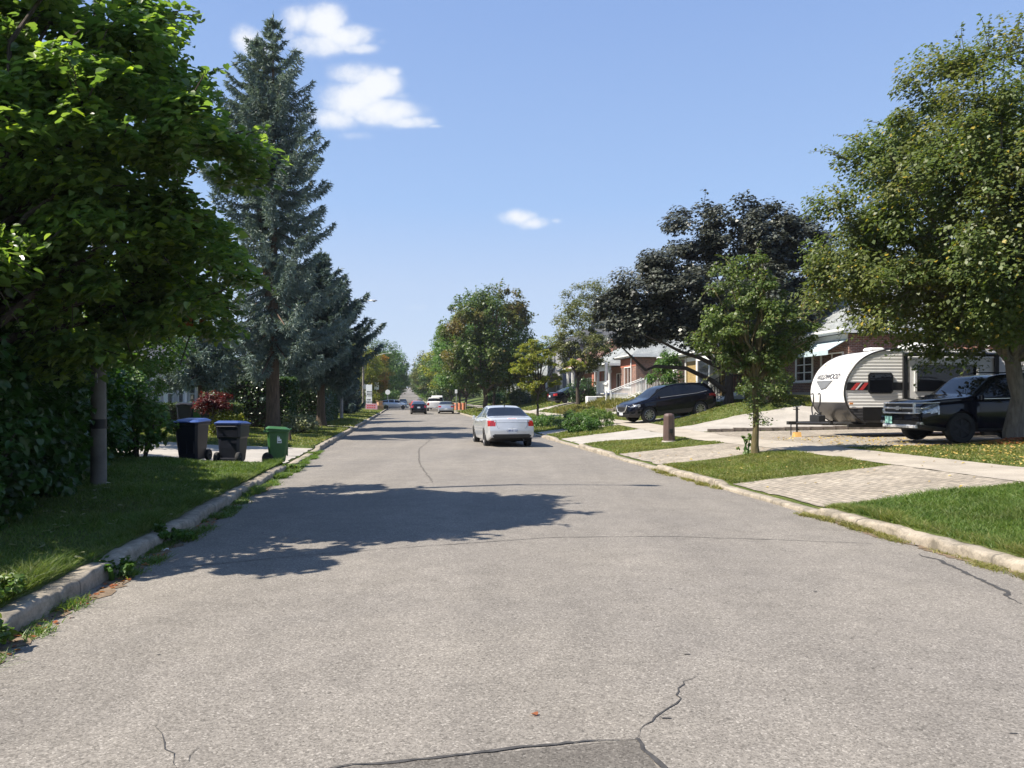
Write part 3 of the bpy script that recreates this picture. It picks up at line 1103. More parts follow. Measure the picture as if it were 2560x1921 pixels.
def hedge(name, label, s0, s1, t0, t1, h, nleaf, size, lm, seed=1, group=None, core=True):
    rng = np.random.default_rng(seed)
    sm, tm = (s0+s1)/2, (t0+t1)/2
    root = thing(name, label, 'hedge', on_street(sm, tm), -0.0+RR, group)
    L, D_ = (s1-s0)/2, (t1-t0)/2
    d = rng.uniform(-1, 1, (nleaf, 3))
    ax = rng.choice(3, nleaf, p=[.4, .3, .3])
    sg = np.sign(d[np.arange(nleaf), ax])
    sg[ax == 2] = 1
    d[np.arange(nleaf), ax] = sg*(1-np.abs(rng.normal(0, .06, nleaf)))
    P = np.column_stack([d[:, 0]*D_, d[:, 1]*L, (d[:, 2]*.5+.5)*h])
    bumpy = .10*np.sin(P[:, 0]*2.3+1)*np.sin(P[:, 1]*1.9)*np.sin(P[:, 2]*2.1+.6)
    nrm = np.zeros((nleaf, 3))
    nrm[np.arange(nleaf), ax] = sg
    P = P+nrm*(bumpy+rng.normal(0, .04, nleaf))[:, None]
    V, F = leaves(rng, P, nrm, size, up=.35, droop=.2)
    link('foliage', mesh_np('foliage', V, F, lm), root)
    mb = MB()
    for i in range(max(4, int(L*4))):
        x, y = rng.uniform(-D_*.7, D_*.7), rng.uniform(-L*.9, L*.9)
        mb.tube([(x, y, -.1), (x+rng.normal(0, .1), y+rng.normal(0, .1), h*.5), (x+rng.normal(0, .2), y+rng.normal(0, .2), h*.9)], [.035, .025, .01], 5)
    if core:
        mb.cbox(-D_*.78, D_*.78, -L*.9, L*.9, .05, h*.86, .1)
    mb.build('stems', M['darkbark'], root)
    return root


def spruce(name, label, loc, height, lmax, z_low, lm, seed=1, tops=((0, 0, 0),), nwh=46, droop=.35, blade=.15, dens=1.0, r0=.33, prof=None, cull=None, rz=0, tw_s=1.0):
    """conifer: whorls of drooping boughs, each bough set with hanging twigs of needles"""
    rng = np.random.default_rng(seed)
    root = thing(name, label, 'tree', loc, rz)
    mb = MB()
    PV, PO = [], []
    for ti, (tx, ty, tz) in enumerate(tops):
        hh = height+tz
        mb.tube([(0, 0, -.2), (0, 0, .5), (tx*.1, ty*.1, hh*.3), (tx, ty, hh*.62), (tx, ty, hh)], [r0*1.5, r0, r0*.75, r0*.4, .02], 10)
        for w in range(nwh):
            f = w/(nwh-1)
            z = z_low+(hh-.25-z_low)*f
            if ti > 0 and f < .55:
                continue
            L0 = prof(f) if prof else lmax*(1-f)**.8
            if L0 < .1:
                L0 = .1
            nb = max(4, int(rng.integers(5, 8)*(1 if f < .8 else .8)))
            a0 = rng.random()*6.28
            for b in range(nb):
                a = a0+2*math.pi*b/nb+rng.normal(0, .18)
                L = L0*rng.uniform(.65, 1.15)
                cx, cy = tx*min(1, f/.62), ty*min(1, f/.62)
                dr = np.array([math.cos(a), math.sin(a)])
                if cull is not None and cull(dr, z, L):
                    continue
                ns = max(4, int(L/.13))
                u = np.linspace(.08, 1, ns)
                dz = L*(-droop*np.sin(u*math.pi*.62)*(1.15-f*.8)+.30*u**3*(1 if f < .9 else 1.6)+.20*f*u)
                bx = np.stack([cx+dr[0]*L*u, cy+dr[1]*L*u, z+dz], -1)
                if L > .9 and b % 2 == 0:
                    mb.tube([bx[0], bx[ns//2], bx[-1]], [.035*L/lmax+.012, .02*L/lmax+.008, .006], 5)
                # twigs to both sides and hanging
                side = np.array([-dr[1], dr[0], 0])
                tl = (.13+.20*np.sin(np.clip(u, 0, 1)*math.pi*.85)*min(1, L/1.6))*tw_s
                for sgn in (-1, 1, 0):
                    rep = max(2, int(5*dens))
                    for q in range(rep):
                        g = (q+rng.random(ns))/rep
                        if sgn == 0:
                            tw = np.array([0, 0, -1.0])[None]*(.7+.5*rng.random(ns))[:, None]*(.45 if f > .85 else 1)+np.append(dr, 0)*.3
                        else:
                            tw = side[None]*sgn*.8+np.append(dr, 0)[None]*.55+np.array([0, 0, -.25])
                        p = bx+tw*(tl*g)[:, None]+rng.normal(0, .03, (ns, 3))
                        PV.append(p)
                        PO.append(unit(tw+rng.normal(0, .35, (ns, 3))+np.append(dr, 0)*.4))
                # end tuft pointing along the bough
                for q in range(3):
                    PV.append(bx[-2:]+np.append(dr, .25)*.08*q)
                    PO.append(unit(np.tile(np.append(dr, .35), (2, 1))+rng.normal(0, .4, (2, 3))))
        # leader tuft
        k = 14
        PV.append(np.stack([np.full(k, tx), np.full(k, ty), np.linspace(hh-.6, hh+.15, k)], -1))
        PO.append(unit(rng.normal(0, .5, (k, 3))+np.array([0, 0, .9])))
    P = np.concatenate(PV)
    O = np.concatenate(PO)
    n = len(P)
    # three needle blades at each point
    Vs, Fs = [], []
    for r in range(3):
        ax = unit(O+rng.normal(0, .42, (n, 3)))
        sd = unit(np.cross(ax, rng.normal(0, 1, (n, 3))))
        ln = blade*rng.uniform(.7, 1.3, n)[:, None]
        wd = blade*.15
        q0 = P-ax*ln*.15
        V = np.stack([q0-sd*wd, q0+sd*wd, P+ax*ln+sd*wd*.3, P+ax*ln-sd*wd*.3], 1)
        Vs.append(V.reshape(-1, 3))
        Fs.append(np.arange(n*4).reshape(n, 4)+r*n*4)
    link('crown', mesh_np('crown', np.concatenate(Vs), np.concatenate(Fs), lm), root)
    mb.build('trunk', M['bark'], root, smooth=60)
    return root

# ------------------------------------------------------------------ vehicles
def catmull(K, nseg):
    """K: (nk, nu, 2) keypoints; returns (nv, nu, 2) and the keypoint parameter of each row"""
    nk = len(K)
    rows, par = [], []
    for i in range(nk-1):
        p0 = K[max(i-1, 0)]
        p1, p2 = K[i], K[i+1]
        p3 = K[min(i+2, nk-1)]
        for j in range(nseg):
            u = j/nseg
            m1, m2 = (p2-p0)*.5*.8, (p3-p1)*.5*.8
            h = (2*u**3-3*u*u+1)*p1+(u**3-2*u*u+u)*m1+(-2*u**3+3*u*u)*p2+(u**3-u*u)*m2
            rows.append(h)
            par.append(i+u)
    rows.append(K[-1])
    par.append(nk-1)
    return np.array(rows), np.array(par)


def car(name, label, cat, loc, rz, sp, paint, group=None, detail=True):
    """lofted body split into its parts by where each face lies"""
    L, Hh = sp['L'], sp['H']
    ys = np.arange(-L/2, L/2+.001, .045)
    ys = np.unique(np.concatenate([ys, [-L/2+.012, -L/2+.03, L/2-.03, L/2-.012, L/2]]))

    def cur(key):
        a = np.array(sp[key], float)
        f = np.linspace(-L/2, L/2, 400)
        v = np.interp(f, a[:, 0], a[:, 1])
        k = sp.get('smooth', 15)
        vp = np.concatenate([np.full(k, v[0]), v, np.full(k, v[-1])])
        v2 = np.convolve(vp, np.ones(k)/k, 'same')[k:-k]
        return np.interp(ys, f, v2)
    top, belt, zb, w = cur('top'), cur('belt'), cur('bot'), cur('w')
    tumble = sp.get('tumble', .42)
    hgt = np.maximum(top-belt, .02)
    zr = top-np.minimum(.07, hgt*.35)
    wr = np.maximum(.93*w-tumble*(zr-belt), .35*w)
    zm = zb+.52*(belt-zb)
    K = np.array([
        np.stack([0*w, zb], -1),
        np.stack([w*.84, zb], -1),
        np.stack([w*.965, zb+.10], -1),
        np.stack([w*1.0, zm], -1),
        np.stack([w*.985, belt-.07], -1),
        np.stack([w*.93, belt], -1),
        np.stack([wr, zr], -1),
        np.stack([wr*.72, top-np.minimum(.018, hgt*.1)], -1),
        np.stack([0*w, top], -1)])
    R, par = catmull(K, 5)                              # (nv, nu, 2)
    nv, nu = len(R), len(ys)
    wy, wr_ = sp['wheels'], sp['wr']
    arch = np.full(nu, -1.0)
    for y0 in wy:
        dd = (wr_+.055)**2-(ys-y0)**2
        arch = np.maximum(arch, np.where(dd > 0, wr_+np.sqrt(np.maximum(dd, 0)), -1))
    low = par[:, None] < 4.6
    Z = np.where(low, np.maximum(R[:, :, 1], arch[None]), R[:, :, 1])
    X = R[:, :, 0]
    fl = (par[:, None] > 1.2) & (par[:, None] < 3.6) & (arch[None] > 0)
    X = X + np.where(fl, .012, 0)
    Yg = np.tile(ys[None], (nv, 1))
    # rake of the ends
    rk, fk = sp.get('rear_rake', 0), sp.get('front_rake', 0)
    Yg = Yg + rk*np.maximum(0, Z-sp.get('rake_z', .6))*np.clip(1-(Yg+L/2)/.5, 0, 1)
    Yg = Yg - fk*np.maximum(0, Z-sp.get('rake_z', .6))*np.clip(1-(L/2-Yg)/.5, 0, 1)
    Yg = Yg + .16*np.maximum(0, .42-Z)*np.clip(1-(Yg+L/2)/.4, 0, 1) - .16*np.maximum(0, .42-Z)*np.clip(1-(L/2-Yg)/.4, 0, 1)
    Xf = np.concatenate([X, -X[::-1][1:]])
    Zf = np.concatenate([Z, Z[::-1][1:]])
    Yf = np.concatenate([Yg, Yg[::-1][1:]])
    pf = np.concatenate([par, par[::-1][1:]])
    V = np.stack([Xf, Yf, Zf], -1)
    n = len(Xf)
    idx = np.arange(n*nu).reshape(n, nu)
    F = np.stack([idx[:-1, :-1], idx[:-1, 1:], idx[1:, 1:], idx[1:, :-1]], -1).reshape(-1, 4)[:, ::-1]
    fp = np.repeat((pf[:-1]+pf[1:])/2, nu-1)
    V = V.reshape(-1, 3)
    reg = np.zeros(len(F), int)
    # end caps: horizontal rows across
    nc = 25
    allF, allV, allp, allr = [F], [V], [fp], [reg]
    base = len(V)
    for e, ei in ((1, 0), (2, nu-1)):
        cs = np.linspace(1, -1, nc)
        bulge = sp.get('bulge', .05)*(1-cs**2)*(-1 if e == 1 else 1)
        x = X[:, ei][:, None]*cs[None]
        y = Yg[:, ei][:, None]+bulge[None]*np.clip(X[:, ei]/X[:, ei].max(), 0, 1)[:, None]
        z = np.tile(Z[:, ei][:, None], (1, nc))
        Vc = np.stack([x, y, z], -1).reshape(-1, 3)
        ic = base+np.arange(nv*nc).reshape(nv, nc)
        Fc = np.stack([ic[:-1, :-1], ic[:-1, 1:], ic[1:, 1:], ic[1:, :-1]], -1).reshape(-1, 4)
        if e == 1:
            Fc = Fc[:, ::-1]
        Fc = Fc[:, ::-1]
        allF.append(Fc)
        allV.append(Vc)
        allp.append(np.repeat((par[:-1]+par[1:])/2, nc-1))
        allr.append(np.full(len(Fc), e))
        base += len(Vc)
    V = np.concatenate(allV)
    F = np.concatenate(allF)
    fp = np.concatenate(allp)
    reg = np.concatenate(allr)
    cen = V[F].mean(1)
    x, y, z = cen.T
    ax = np.abs(x)
    root = thing(name, label, cat, loc, rz, group)
    cls = np.zeros(len(F), int)
    parts = [('body', paint)]

    def rule(nm, m, sel, split=False):
        if split:
            for s in (1, -1):
                parts.append((nm, m))
                cls[sel & (x*s > 0)] = len(parts)-1
        else:
            parts.append((nm, m))
            cls[sel] = len(parts)-1
    env = dict(x=x, y=y, z=z, ax=ax, v=fp, reg=reg, shell=reg == 0, rear=reg == 1, front=reg == 2, L=L, yr=y+L/2, yf=L/2-y)
    rule('underbody', M['plastic'], (reg == 0) & (fp < 1.25))
    for r in sp['rules']:
        rule(r[0], M[r[1]] if r[1] else paint, r[2](env), len(r) > 3 and r[3])
    for i, (nm, m) in enumerate(parts):
        fs = F[cls == i]
        if not len(fs):
            continue
        used, inv = np.unique(fs, return_inverse=True)
        me = mesh_np(nm, V[used], inv.reshape(fs.shape), m, True)
        me.set_sharp_from_angle(angle=math.radians(50))
        link(nm, me, root)
    # wheels
    ww = sp.get('ww', .21)
    ns = sp.get('spokes', 5)
    for y0 in wy:
        for sx in (1, -1):
            mb = MB()
            r = wr_
            mb.lathe([(r*.62, -ww*.30), (r*.66, -ww*.44), (r*.70, -ww/2), (r*.93, -ww/2), (r, -ww*.36), (r, ww*.36), (r*.93, ww/2), (r*.70, ww/2), (r*.66, ww*.44), (r*.62, ww*.3)], 28, axis='x')
            o = mb.build('wheel', M['tyre'], root, smooth=40)
            xo = sp['track']*sx
            o.location = (xo, y0, r)
            q = MB()
            q.lathe([(r*.69, ww*.46*sx), (r*.66, ww*.5*sx), (r*.62, ww*.40*sx), (r*.60, ww*.28*sx)], 28, axis='x', cap=False)
            q.lathe([(r*.16, ww*.2*sx), (r*.15, ww*.42*sx), (r*.08, ww*.45*sx)], 14, axis='x')
            for k in range(ns):
                R_ = Matrix.Rotation(2*math.pi*k/ns, 4, 'X')
                a, b = sorted((ww*.26*sx, ww*.40*sx))
                hw = r*(.085 if ns < 8 else .05)
                q.prism([(-hw*1.2, r*.1), (hw*1.2, r*.1), (hw, r*.63), (-hw, r*.63)], a, b, 'x', 0, R_)
            rim = q.build('rim', M[sp.get('rim', 'alloy')], o, smooth=40)
    if detail:
        # door mirrors
        my, mz, mx = sp['mirror']
        for sx in (1, -1):
            mb = MB()
            mb.cbox(mx*sx-.11 if sx < 0 else mx, mx*sx if sx < 0 else mx+.11+.06, my-.05, my+.06, mz, mz+.14, .025)
            mb.build('mirror', sp.get('mirror_mat') and M[sp['mirror_mat']] or paint, root, smooth=30)
        # door handles
        for sx in (1, -1):
            for hy in sp.get('handles', ()):
                mb = MB()
                hx = np.interp(hy, *np.array(sp['w']).T)*.985
                hz = np.interp(hy, *np.array(sp['belt']).T)-.09
                mb.cbox(sx*hx-.015, sx*hx+.03*sx if sx > 0 else sx*hx+.015, hy-.09, hy+.09, hz, hz+.03, .008) if sx > 0 else mb.cbox(sx*hx-.03, sx*hx+.015, hy-.09, hy+.09, hz, hz+.03, .008)
                mb.build('handle', M[sp.get('handle_mat', 'chrome')] if sp.get('handle_mat') else paint, root)
    return root


def side_glass(spans):
    """window rule: between belt and roof rail over the given spans along the car"""
    def f(e):
        s = np.zeros(len(e['y']), bool)
        for a, b in spans:
            s |= (e['y'] > a) & (e['y'] < b)
        return s & e['shell'] & (e['v'] > 5.15) & (e['v'] < 5.95)
    return f


def top_glass(a, b):
    return lambda e: e['shell'] & (e['v'] > 6.05) & (e['y'] > a) & (e['y'] < b)


def plate(root, y, z, text, m='plate', ink='plateblue', w=.30, h=.15, facing=-1, x=0, tilt=0):
    mb = MB()
    mb.cbox(-w/2, w/2, -.006, .006, -h/2, h/2, .004)
    o = mb.build('licence_plate', M[m], root)
    o.location = (x, y, z)
    o.rotation_euler = (tilt, 0, 0 if facing < 0 else math.pi)
    if text:
        text_mesh(text, h*.62, M[ink], o, (0, -.010, 0), (math.pi/2, 0, 0), sx=.95, bold=.001)
    return o


SEDAN = dict(L=4.45, H=1.49, tumble=.50,
    top=[(-2.23, 1.01), (-2.12, 1.055), (-1.72, 1.075), (-1.55, 1.10), (-.85, 1.41), (-.35, 1.475), (.1, 1.485), (.5, 1.44), (1.2, 1.04), (2.0, .83), (2.15, .76), (2.23, .66)],
    belt=[(-2.23, .95), (-1.6, 1.02), (0, .96), (1.2, .92), (2.0, .75), (2.23, .58)],
    bot=[(-2.23, .36), (-2.0, .27), (-1.7, .20), (1.7, .20), (2.23, .26)],
    w=[(-2.23, .77), (-2.1, .82), (-1.7, .855), (1.6, .855), (2.0, .81), (2.23, .62)],
    wheels=(-1.30, 1.31), wr=.315, track=.745, mirror=(.82, .93, .86), handles=(-.75, .25), rear_rake=.20, rake_z=.62, bulge=.08, rim='darkalloy', spokes=7,
    rules=[('rear_window', 'carglass', lambda e: top_glass(-1.56, -.83)(e) & (e['v'] > 6.05)), ('windshield', 'carglass', top_glass(.48, 1.17)),
           ('side_window', 'carglass', lambda e: side_glass([(-1.28, -.95), (-.88, -.10), (-.02, .92)])(e), True),
           ('bumper_skirt', 'plastic', lambda e: e['rear'] & (e['z'] < .47) & (e['ax'] < .66)),
           ('air_dam', 'plastic', lambda e: e['front'] & (e['z'] < .40)),
           ('trunk_lid', None, lambda e: e['rear'] & (e['z'] > .67) & (e['ax'] < .52)),
           ('tail_light', 'redlamp', lambda e: (e['rear'] & (e['z'] > .76) & (e['z'] < .95) & (e['ax'] > .61-.12*(.95-e['z']))) | (e['shell'] & (e['z'] > .76) & (e['z'] < .955) & (e['yr'] < .34-.5*(.95-e['z'])) & (e['v'] > 2.8) & (e['v'] < 5.3)), True),
           ('headlight', 'clearlamp', lambda e: (e['shell'] | e['front']) & (e['z'] > .58) & (e['z'] < .76) & (e['yf'] < .34) & (e['ax'] > .42) & (e['v'] > 2.8), True)])

SEDAN2 = dict(SEDAN, L=4.85, H=1.47,
    top=[(-2.43, 1.0), (-2.3, 1.04), (-1.75, 1.06), (-1.55, 1.09), (-.75, 1.39), (-.2, 1.45), (.2, 1.455), (.6, 1.41), (1.35, 1.02), (2.15, .85), (2.34, .78), (2.43, .68)],
    belt=[(-2.43, .93), (-1.6, 1.0), (0, .95), (1.35, .92), (2.15, .78), (2.43, .6)],
    bot=[(-2.43, .34), (-2.1, .25), (-1.8, .19), (1.8, .19), (2.43, .25)],
    w=[(-2.43, .80), (-2.25, .87), (-1.8, .91), (1.7, .91), (2.2, .86), (2.43, .66)],
    wheels=(-1.42, 1.42), wr=.335, track=.79, mirror=(.95, .92, .91), handles=(-.8, .3),
    rules=[('rear_window', 'carglass', top_glass(-1.56, -.76)), ('windshield', 'carglass', top_glass(.58, 1.32)),
           ('side_window', 'carglass', lambda e: side_glass([(-1.2, -.90), (-.84, -.06), (.03, 1.05)])(e), True),
           ('bumper_skirt', 'plastic', lambda e: e['rear'] & (e['z'] < .40)),
           ('air_dam', 'plastic', lambda e: e['front'] & (e['z'] < .40)),
           ('trunk_lid', None, lambda e: e['rear'] & (e['z'] > .66) & (e['ax'] < .55)),
           ('tail_light', 'redlamp', lambda e: (e['rear'] & (e['z'] > .74) & (e['z'] < .92) & (e['ax'] > .55)) | (e['shell'] & (e['z'] > .74) & (e['z'] < .93) & (e['yr'] < .26) & (e['v'] > 2.8) & (e['v'] < 5.3)), True),
           ('headlight', 'clearlamp', lambda e: (e['shell'] | e['front']) & (e['z'] > .58) & (e['z'] < .76) & (e['yf'] < .34) & (e['ax'] > .42) & (e['v'] > 2.8), True)])

LIFT = dict(SEDAN, L=4.5, H=1.48,       # tall-tailed liftback
    top=[(-2.25, 1.03), (-2.15, 1.10), (-1.6, 1.22), (-.8, 1.40), (-.1, 1.47), (.3, 1.46), (.8, 1.34), (1.5, 1.0), (2.05, .82), (2.25, .66)],
    belt=[(-2.25, .93), (-1.6, 1.02), (0, .96), (1.5, .90), (2.05, .74), (2.25, .58)],
    w=[(-2.25, .78), (-2.1, .84), (-1.7, .875), (1.6, .875), (2.0, .83), (2.25, .64)],
    bot=[(-2.25, .34), (-2.0, .25), (-1.7, .18), (1.7, .18), (2.25, .24)], track=.76, wheels=(-1.34, 1.34), mirror=(.95, .95, .88),
    rules=[('rear_window', 'carglass', lambda e: top_glass(-2.05, -.95)(e)), ('windshield', 'carglass', top_glass(.45, 1.42)),
           ('side_window', 'carglass', lambda e: side_glass([(-1.5, -.9), (-.82, -.02), (.06, 1.05)])(e), True),
           ('bumper_skirt', 'plastic', lambda e: e['rear'] & (e['z'] < .46)),
           ('tail_light', 'redlamp', lambda e: (e['rear'] & (e['z'] > .72) & (e['z'] < .98) & (e['ax'] > .56)) | (e['shell'] & (e['z'] > .72) & (e['z'] < .98) & (e['yr'] < .22) & (e['v'] > 2.8) & (e['v'] < 5.3)), True),
           ('headlight', 'clearlamp', lambda e: (e['shell'] | e['front']) & (e['z'] > .58) & (e['z'] < .76) & (e['yf'] < .34) & (e['ax'] > .42) & (e['v'] > 2.8), True)])

HATCH = dict(SEDAN, L=4.3, H=1.5, rear_rake=.3,
    top=[(-2.15, 1.05), (-2.05, 1.18), (-1.75, 1.38), (-1.0, 1.47), (-.1, 1.5), (.4, 1.45), (1.15, 1.06), (1.95, .86), (2.15, .68)],
    belt=[(-2.15, .95), (-1.6, 1.03), (0, .97), (1.15, .93), (1.95, .76), (2.15, .6)],
    w=[(-2.15, .78), (-2.0, .84), (-1.6, .87), (1.5, .87), (1.9, .82), (2.15, .63)],
    bot=[(-2.15, .34), (-1.9, .25), (-1.6, .19), (1.6, .19), (2.15, .25)], wheels=(-1.25, 1.3), track=.76, mirror=(.8, .94, .87),
    rules=[('rear_window', 'carglass', lambda e: e['rear'] & (e['z'] > 1.0)), ('windshield', 'carglass', top_glass(.45, 1.12)),
           ('side_window', 'carglass', lambda e: side_glass([(-1.75, -.92), (-.85, -.08), (0, .9)])(e), True),
           ('tail_light', 'redlamp', lambda e: (e['shell'] & (e['z'] > .76) & (e['z'] < 1.0) & (e['yr'] < .26) & (e['v'] > 2.8) & (e['v'] < 5.3)), True),
           ('headlight', 'clearlamp', lambda e: (e['shell'] | e['front']) & (e['z'] > .6) & (e['z'] < .78) & (e['yf'] < .36) & (e['ax'] > .42) & (e['v'] > 2.8), True)])

CROSS = dict(SEDAN, L=4.55, H=1.68, tumble=.40, rear_rake=.42, rake_z=1.0, front_rake=.12,
    top=[(-2.27, 1.28), (-2.15, 1.48), (-1.9, 1.60), (-1.2, 1.66), (-.3, 1.68), (.25, 1.63), (.55, 1.54), (1.25, 1.14), (1.95, 1.0), (2.18, .92), (2.27, .82)],
    belt=[(-2.27, 1.10), (-1.6, 1.15), (0, 1.08), (1.25, 1.03), (1.95, .92), (2.27, .72)],
    bot=[(-2.27, .48), (-2.0, .36), (-1.7, .27), (1.7, .27), (2.0, .30), (2.27, .36)],
    w=[(-2.27, .80), (-2.1, .87), (-1.7, .92), (1.6, .92), (2.0, .87), (2.27, .66)],
    wheels=(-1.34, 1.36), wr=.365, track=.80, ww=.23, mirror=(.85, 1.05, .92), handles=(-.75, .25), spokes=10, rim='alloy',
    rules=[('windshield', 'carglass', top_glass(.55, 1.22)), ('rear_window', 'carglass', lambda e: e['rear'] & (e['z'] > 1.12)),
           ('side_window', 'carglass', lambda e: side_glass([(-1.72, -1.02), (-.95, -.10), (-.02, .98)])(e), True),
           ('cladding', 'plastic', lambda e: e['shell'] & (e['v'] > 1.2) & (e['v'] < 2.4) & (e['z'] < .75)),
           ('bumper_skirt', 'plastic', lambda e: e['rear'] & (e['z'] < .62)),
           ('air_dam', 'plastic', lambda e: e['front'] & (e['z'] < .52)),
           ('grille', 'plastic', lambda e: e['front'] & (e['z'] > .56) & (e['z'] < .88) & (e['ax'] < .50)),
           ('tail_light', 'redlamp', lambda e: (e['shell'] & (e['z'] > .92) & (e['z'] < 1.06) & (e['yr'] < .42) & (e['v'] > 2.8) & (e['v'] < 5.3)), True),
           ('headlight', 'clearlamp', lambda e: (e['shell'] | e['front']) & (e['z'] > .79) & (e['z'] < .90) & (e['yf'] < .50) & (e['ax'] > .48) & (e['v'] > 2.8) & (e['v'] < 5.4), True)])

SUV = dict(SEDAN, L=5.18, H=1.89, tumble=.30, rear_rake=.2, rake_z=1.1, front_rake=.10, bulge=.08, smooth=11,
    top=[(-2.59, 1.55), (-2.5, 1.76), (-2.2, 1.85), (-1.2, 1.89), (-.2, 1.89), (.25, 1.86), (.5, 1.80), (1.12, 1.33), (1.3, 1.27), (2.2, 1.19), (2.45, 1.14), (2.54, 1.06), (2.59, .98)],
    belt=[(-2.59, 1.2), (-1.6, 1.22), (0, 1.18), (1.2, 1.15), (2.2, 1.07), (2.59, .90)],
    bot=[(-2.59, .50), (-2.3, .40), (-1.9, .30), (1.9, .30), (2.2, .34), (2.59, .40)],
    w=[(-2.59, .92), (-2.4, .98), (-2.0, 1.02), (2.0, 1.02), (2.3, .99), (2.50, .93), (2.59, .86)],
    wheels=(-1.42, 1.53), wr=.405, track=.88, ww=.27, mirror=(1.0, 1.16, 1.0), handles=(-.55, .45), spokes=6, rim='plastic',  # rims coloured black to stand in for the deep shade on the wheels
    rules=[('windshield', 'carglass', top_glass(.48, 1.16)), ('rear_window', 'carglass', lambda e: e['rear'] & (e['z'] > 1.25)),
           ('side_window', 'carglass', lambda e: side_glass([(-2.3, -1.35), (-1.27, -.25), (-.17, .92)])(e), True),
           ('bumper_skirt', 'plastic', lambda e: e['rear'] & (e['z'] < .6)),
           ('air_dam', 'plastic', lambda e: e['front'] & (e['z'] < .58)),
           ('sill', 'plastic', lambda e: e['shell'] & (e['v'] > 1.2) & (e['v'] < 2.1) & (e['z'] < .5), True),
           ('tail_light', 'redlamp', lambda e: (e['shell'] & (e['z'] > .95) & (e['z'] < 1.5) & (e['yr'] < .16) & (e['v'] > 2.8) & (e['v'] < 5.9)), True),
           ('headlight', 'clearlamp', lambda e: ((e['shell'] & (e['yf'] < .40)) | (e['front'] & (e['ax'] > .60))) & (e['z'] > .80) & (e['z'] < 1.06) & (e['ax'] > .6) & (e['v'] > 2.8) & (e['v'] < 5.3), True)])

PICKUP = dict(SEDAN, L=5.7, H=1.9, tumble=.3, rear_rake=0, smooth=7,
    top=[(-2.85, 1.28), (-2.8, 1.30), (-.78, 1.30), (-.70, 1.86), (.0, 1.9), (.45, 1.88), (.75, 1.78), (1.4, 1.3), (2.5, 1.18), (2.85, .98)],
    belt=[(-2.85, 1.2), (-.8, 1.2), (.5, 1.2), (1.4, 1.16), (2.5, 1.05), (2.85, .86)],
    bot=[(-2.85, .52), (-2.4, .45), (2.4, .42), (2.85, .45)],
    w=[(-2.85, .97), (-2.7, 1.0), (2.4, 1.0), (2.7, .95), (2.85, .84)],
    wheels=(-1.75, 1.8), wr=.40, track=.86, ww=.27, mirror=(1.15, 1.18, .98), handles=(),
    rules=[('rear_window', 'carglass', lambda e: e['shell'] & (e['v'] > 6.02) & (e['y'] > -.80) & (e['y'] < -.68) & (e['z'] > 1.36)), ('windshield', 'carglass', top_glass(.75, 1.38)),
           ('side_window', 'carglass', lambda e: side_glass([(-.6, .2), (.28, 1.15)])(e), True),
           ('tailgate', None, lambda e: e['rear'] & (e['z'] > .74) & (e['ax'] < .74)),
           ('rear_bumper', 'chrome', lambda e: e['rear'] & (e['z'] < .68)),
           ('tail_light', 'redlamp', lambda e: (e['rear'] & (e['z'] > .82) & (e['z'] < 1.2) & (e['ax'] > .76)) | (e['shell'] & (e['z'] > .82) & (e['z'] < 1.15) & (e['yr'] < .1) & (e['v'] > 2.8) & (e['v'] < 5.3)), True)])

VAN = dict(SEDAN, L=5.6, H=2.2, tumble=.18, rear_rake=.05, rake_z=1.2, smooth=9,
    top=[(-2.8, 2.05), (-2.7, 2.16), (-2.2, 2.2), (.9, 2.18), (1.3, 2.05), (1.9, 1.45), (2.6, 1.2), (2.8, 1.0)],
    belt=[(-2.8, 1.3), (1.6, 1.25), (2.6, 1.05), (2.8, .9)], bot=[(-2.8, .5), (-2.4, .4), (2.8, .42)],
    w=[(-2.8, .94), (-2.6, 1.0), (2.2, 1.0), (2.8, .84)], wheels=(-1.7, 1.75), wr=.37, track=.87, mirror=(1.5, 1.3, .98), handles=(),
    rules=[('rear_window', 'carglass', lambda e: e['rear'] & (e['z'] > 1.3) & (e['z'] < 1.9)), ('windshield', 'carglass', top_glass(1.3, 1.9)),
           ('side_window', 'carglass', lambda e: side_glass([(.7, 1.5)])(e), True),
           ('tail_light', 'redlamp', lambda e: (e['shell'] & (e['z'] > .9) & (e['z'] < 1.3) & (e['yr'] < .1) & (e['v'] > 2.8) & (e['v'] < 5.3)), True)])


def face_to(hx, hy):
    """rotation about z that turns local +y towards (hx, hy)"""
    return math.atan2(-hx, hy)


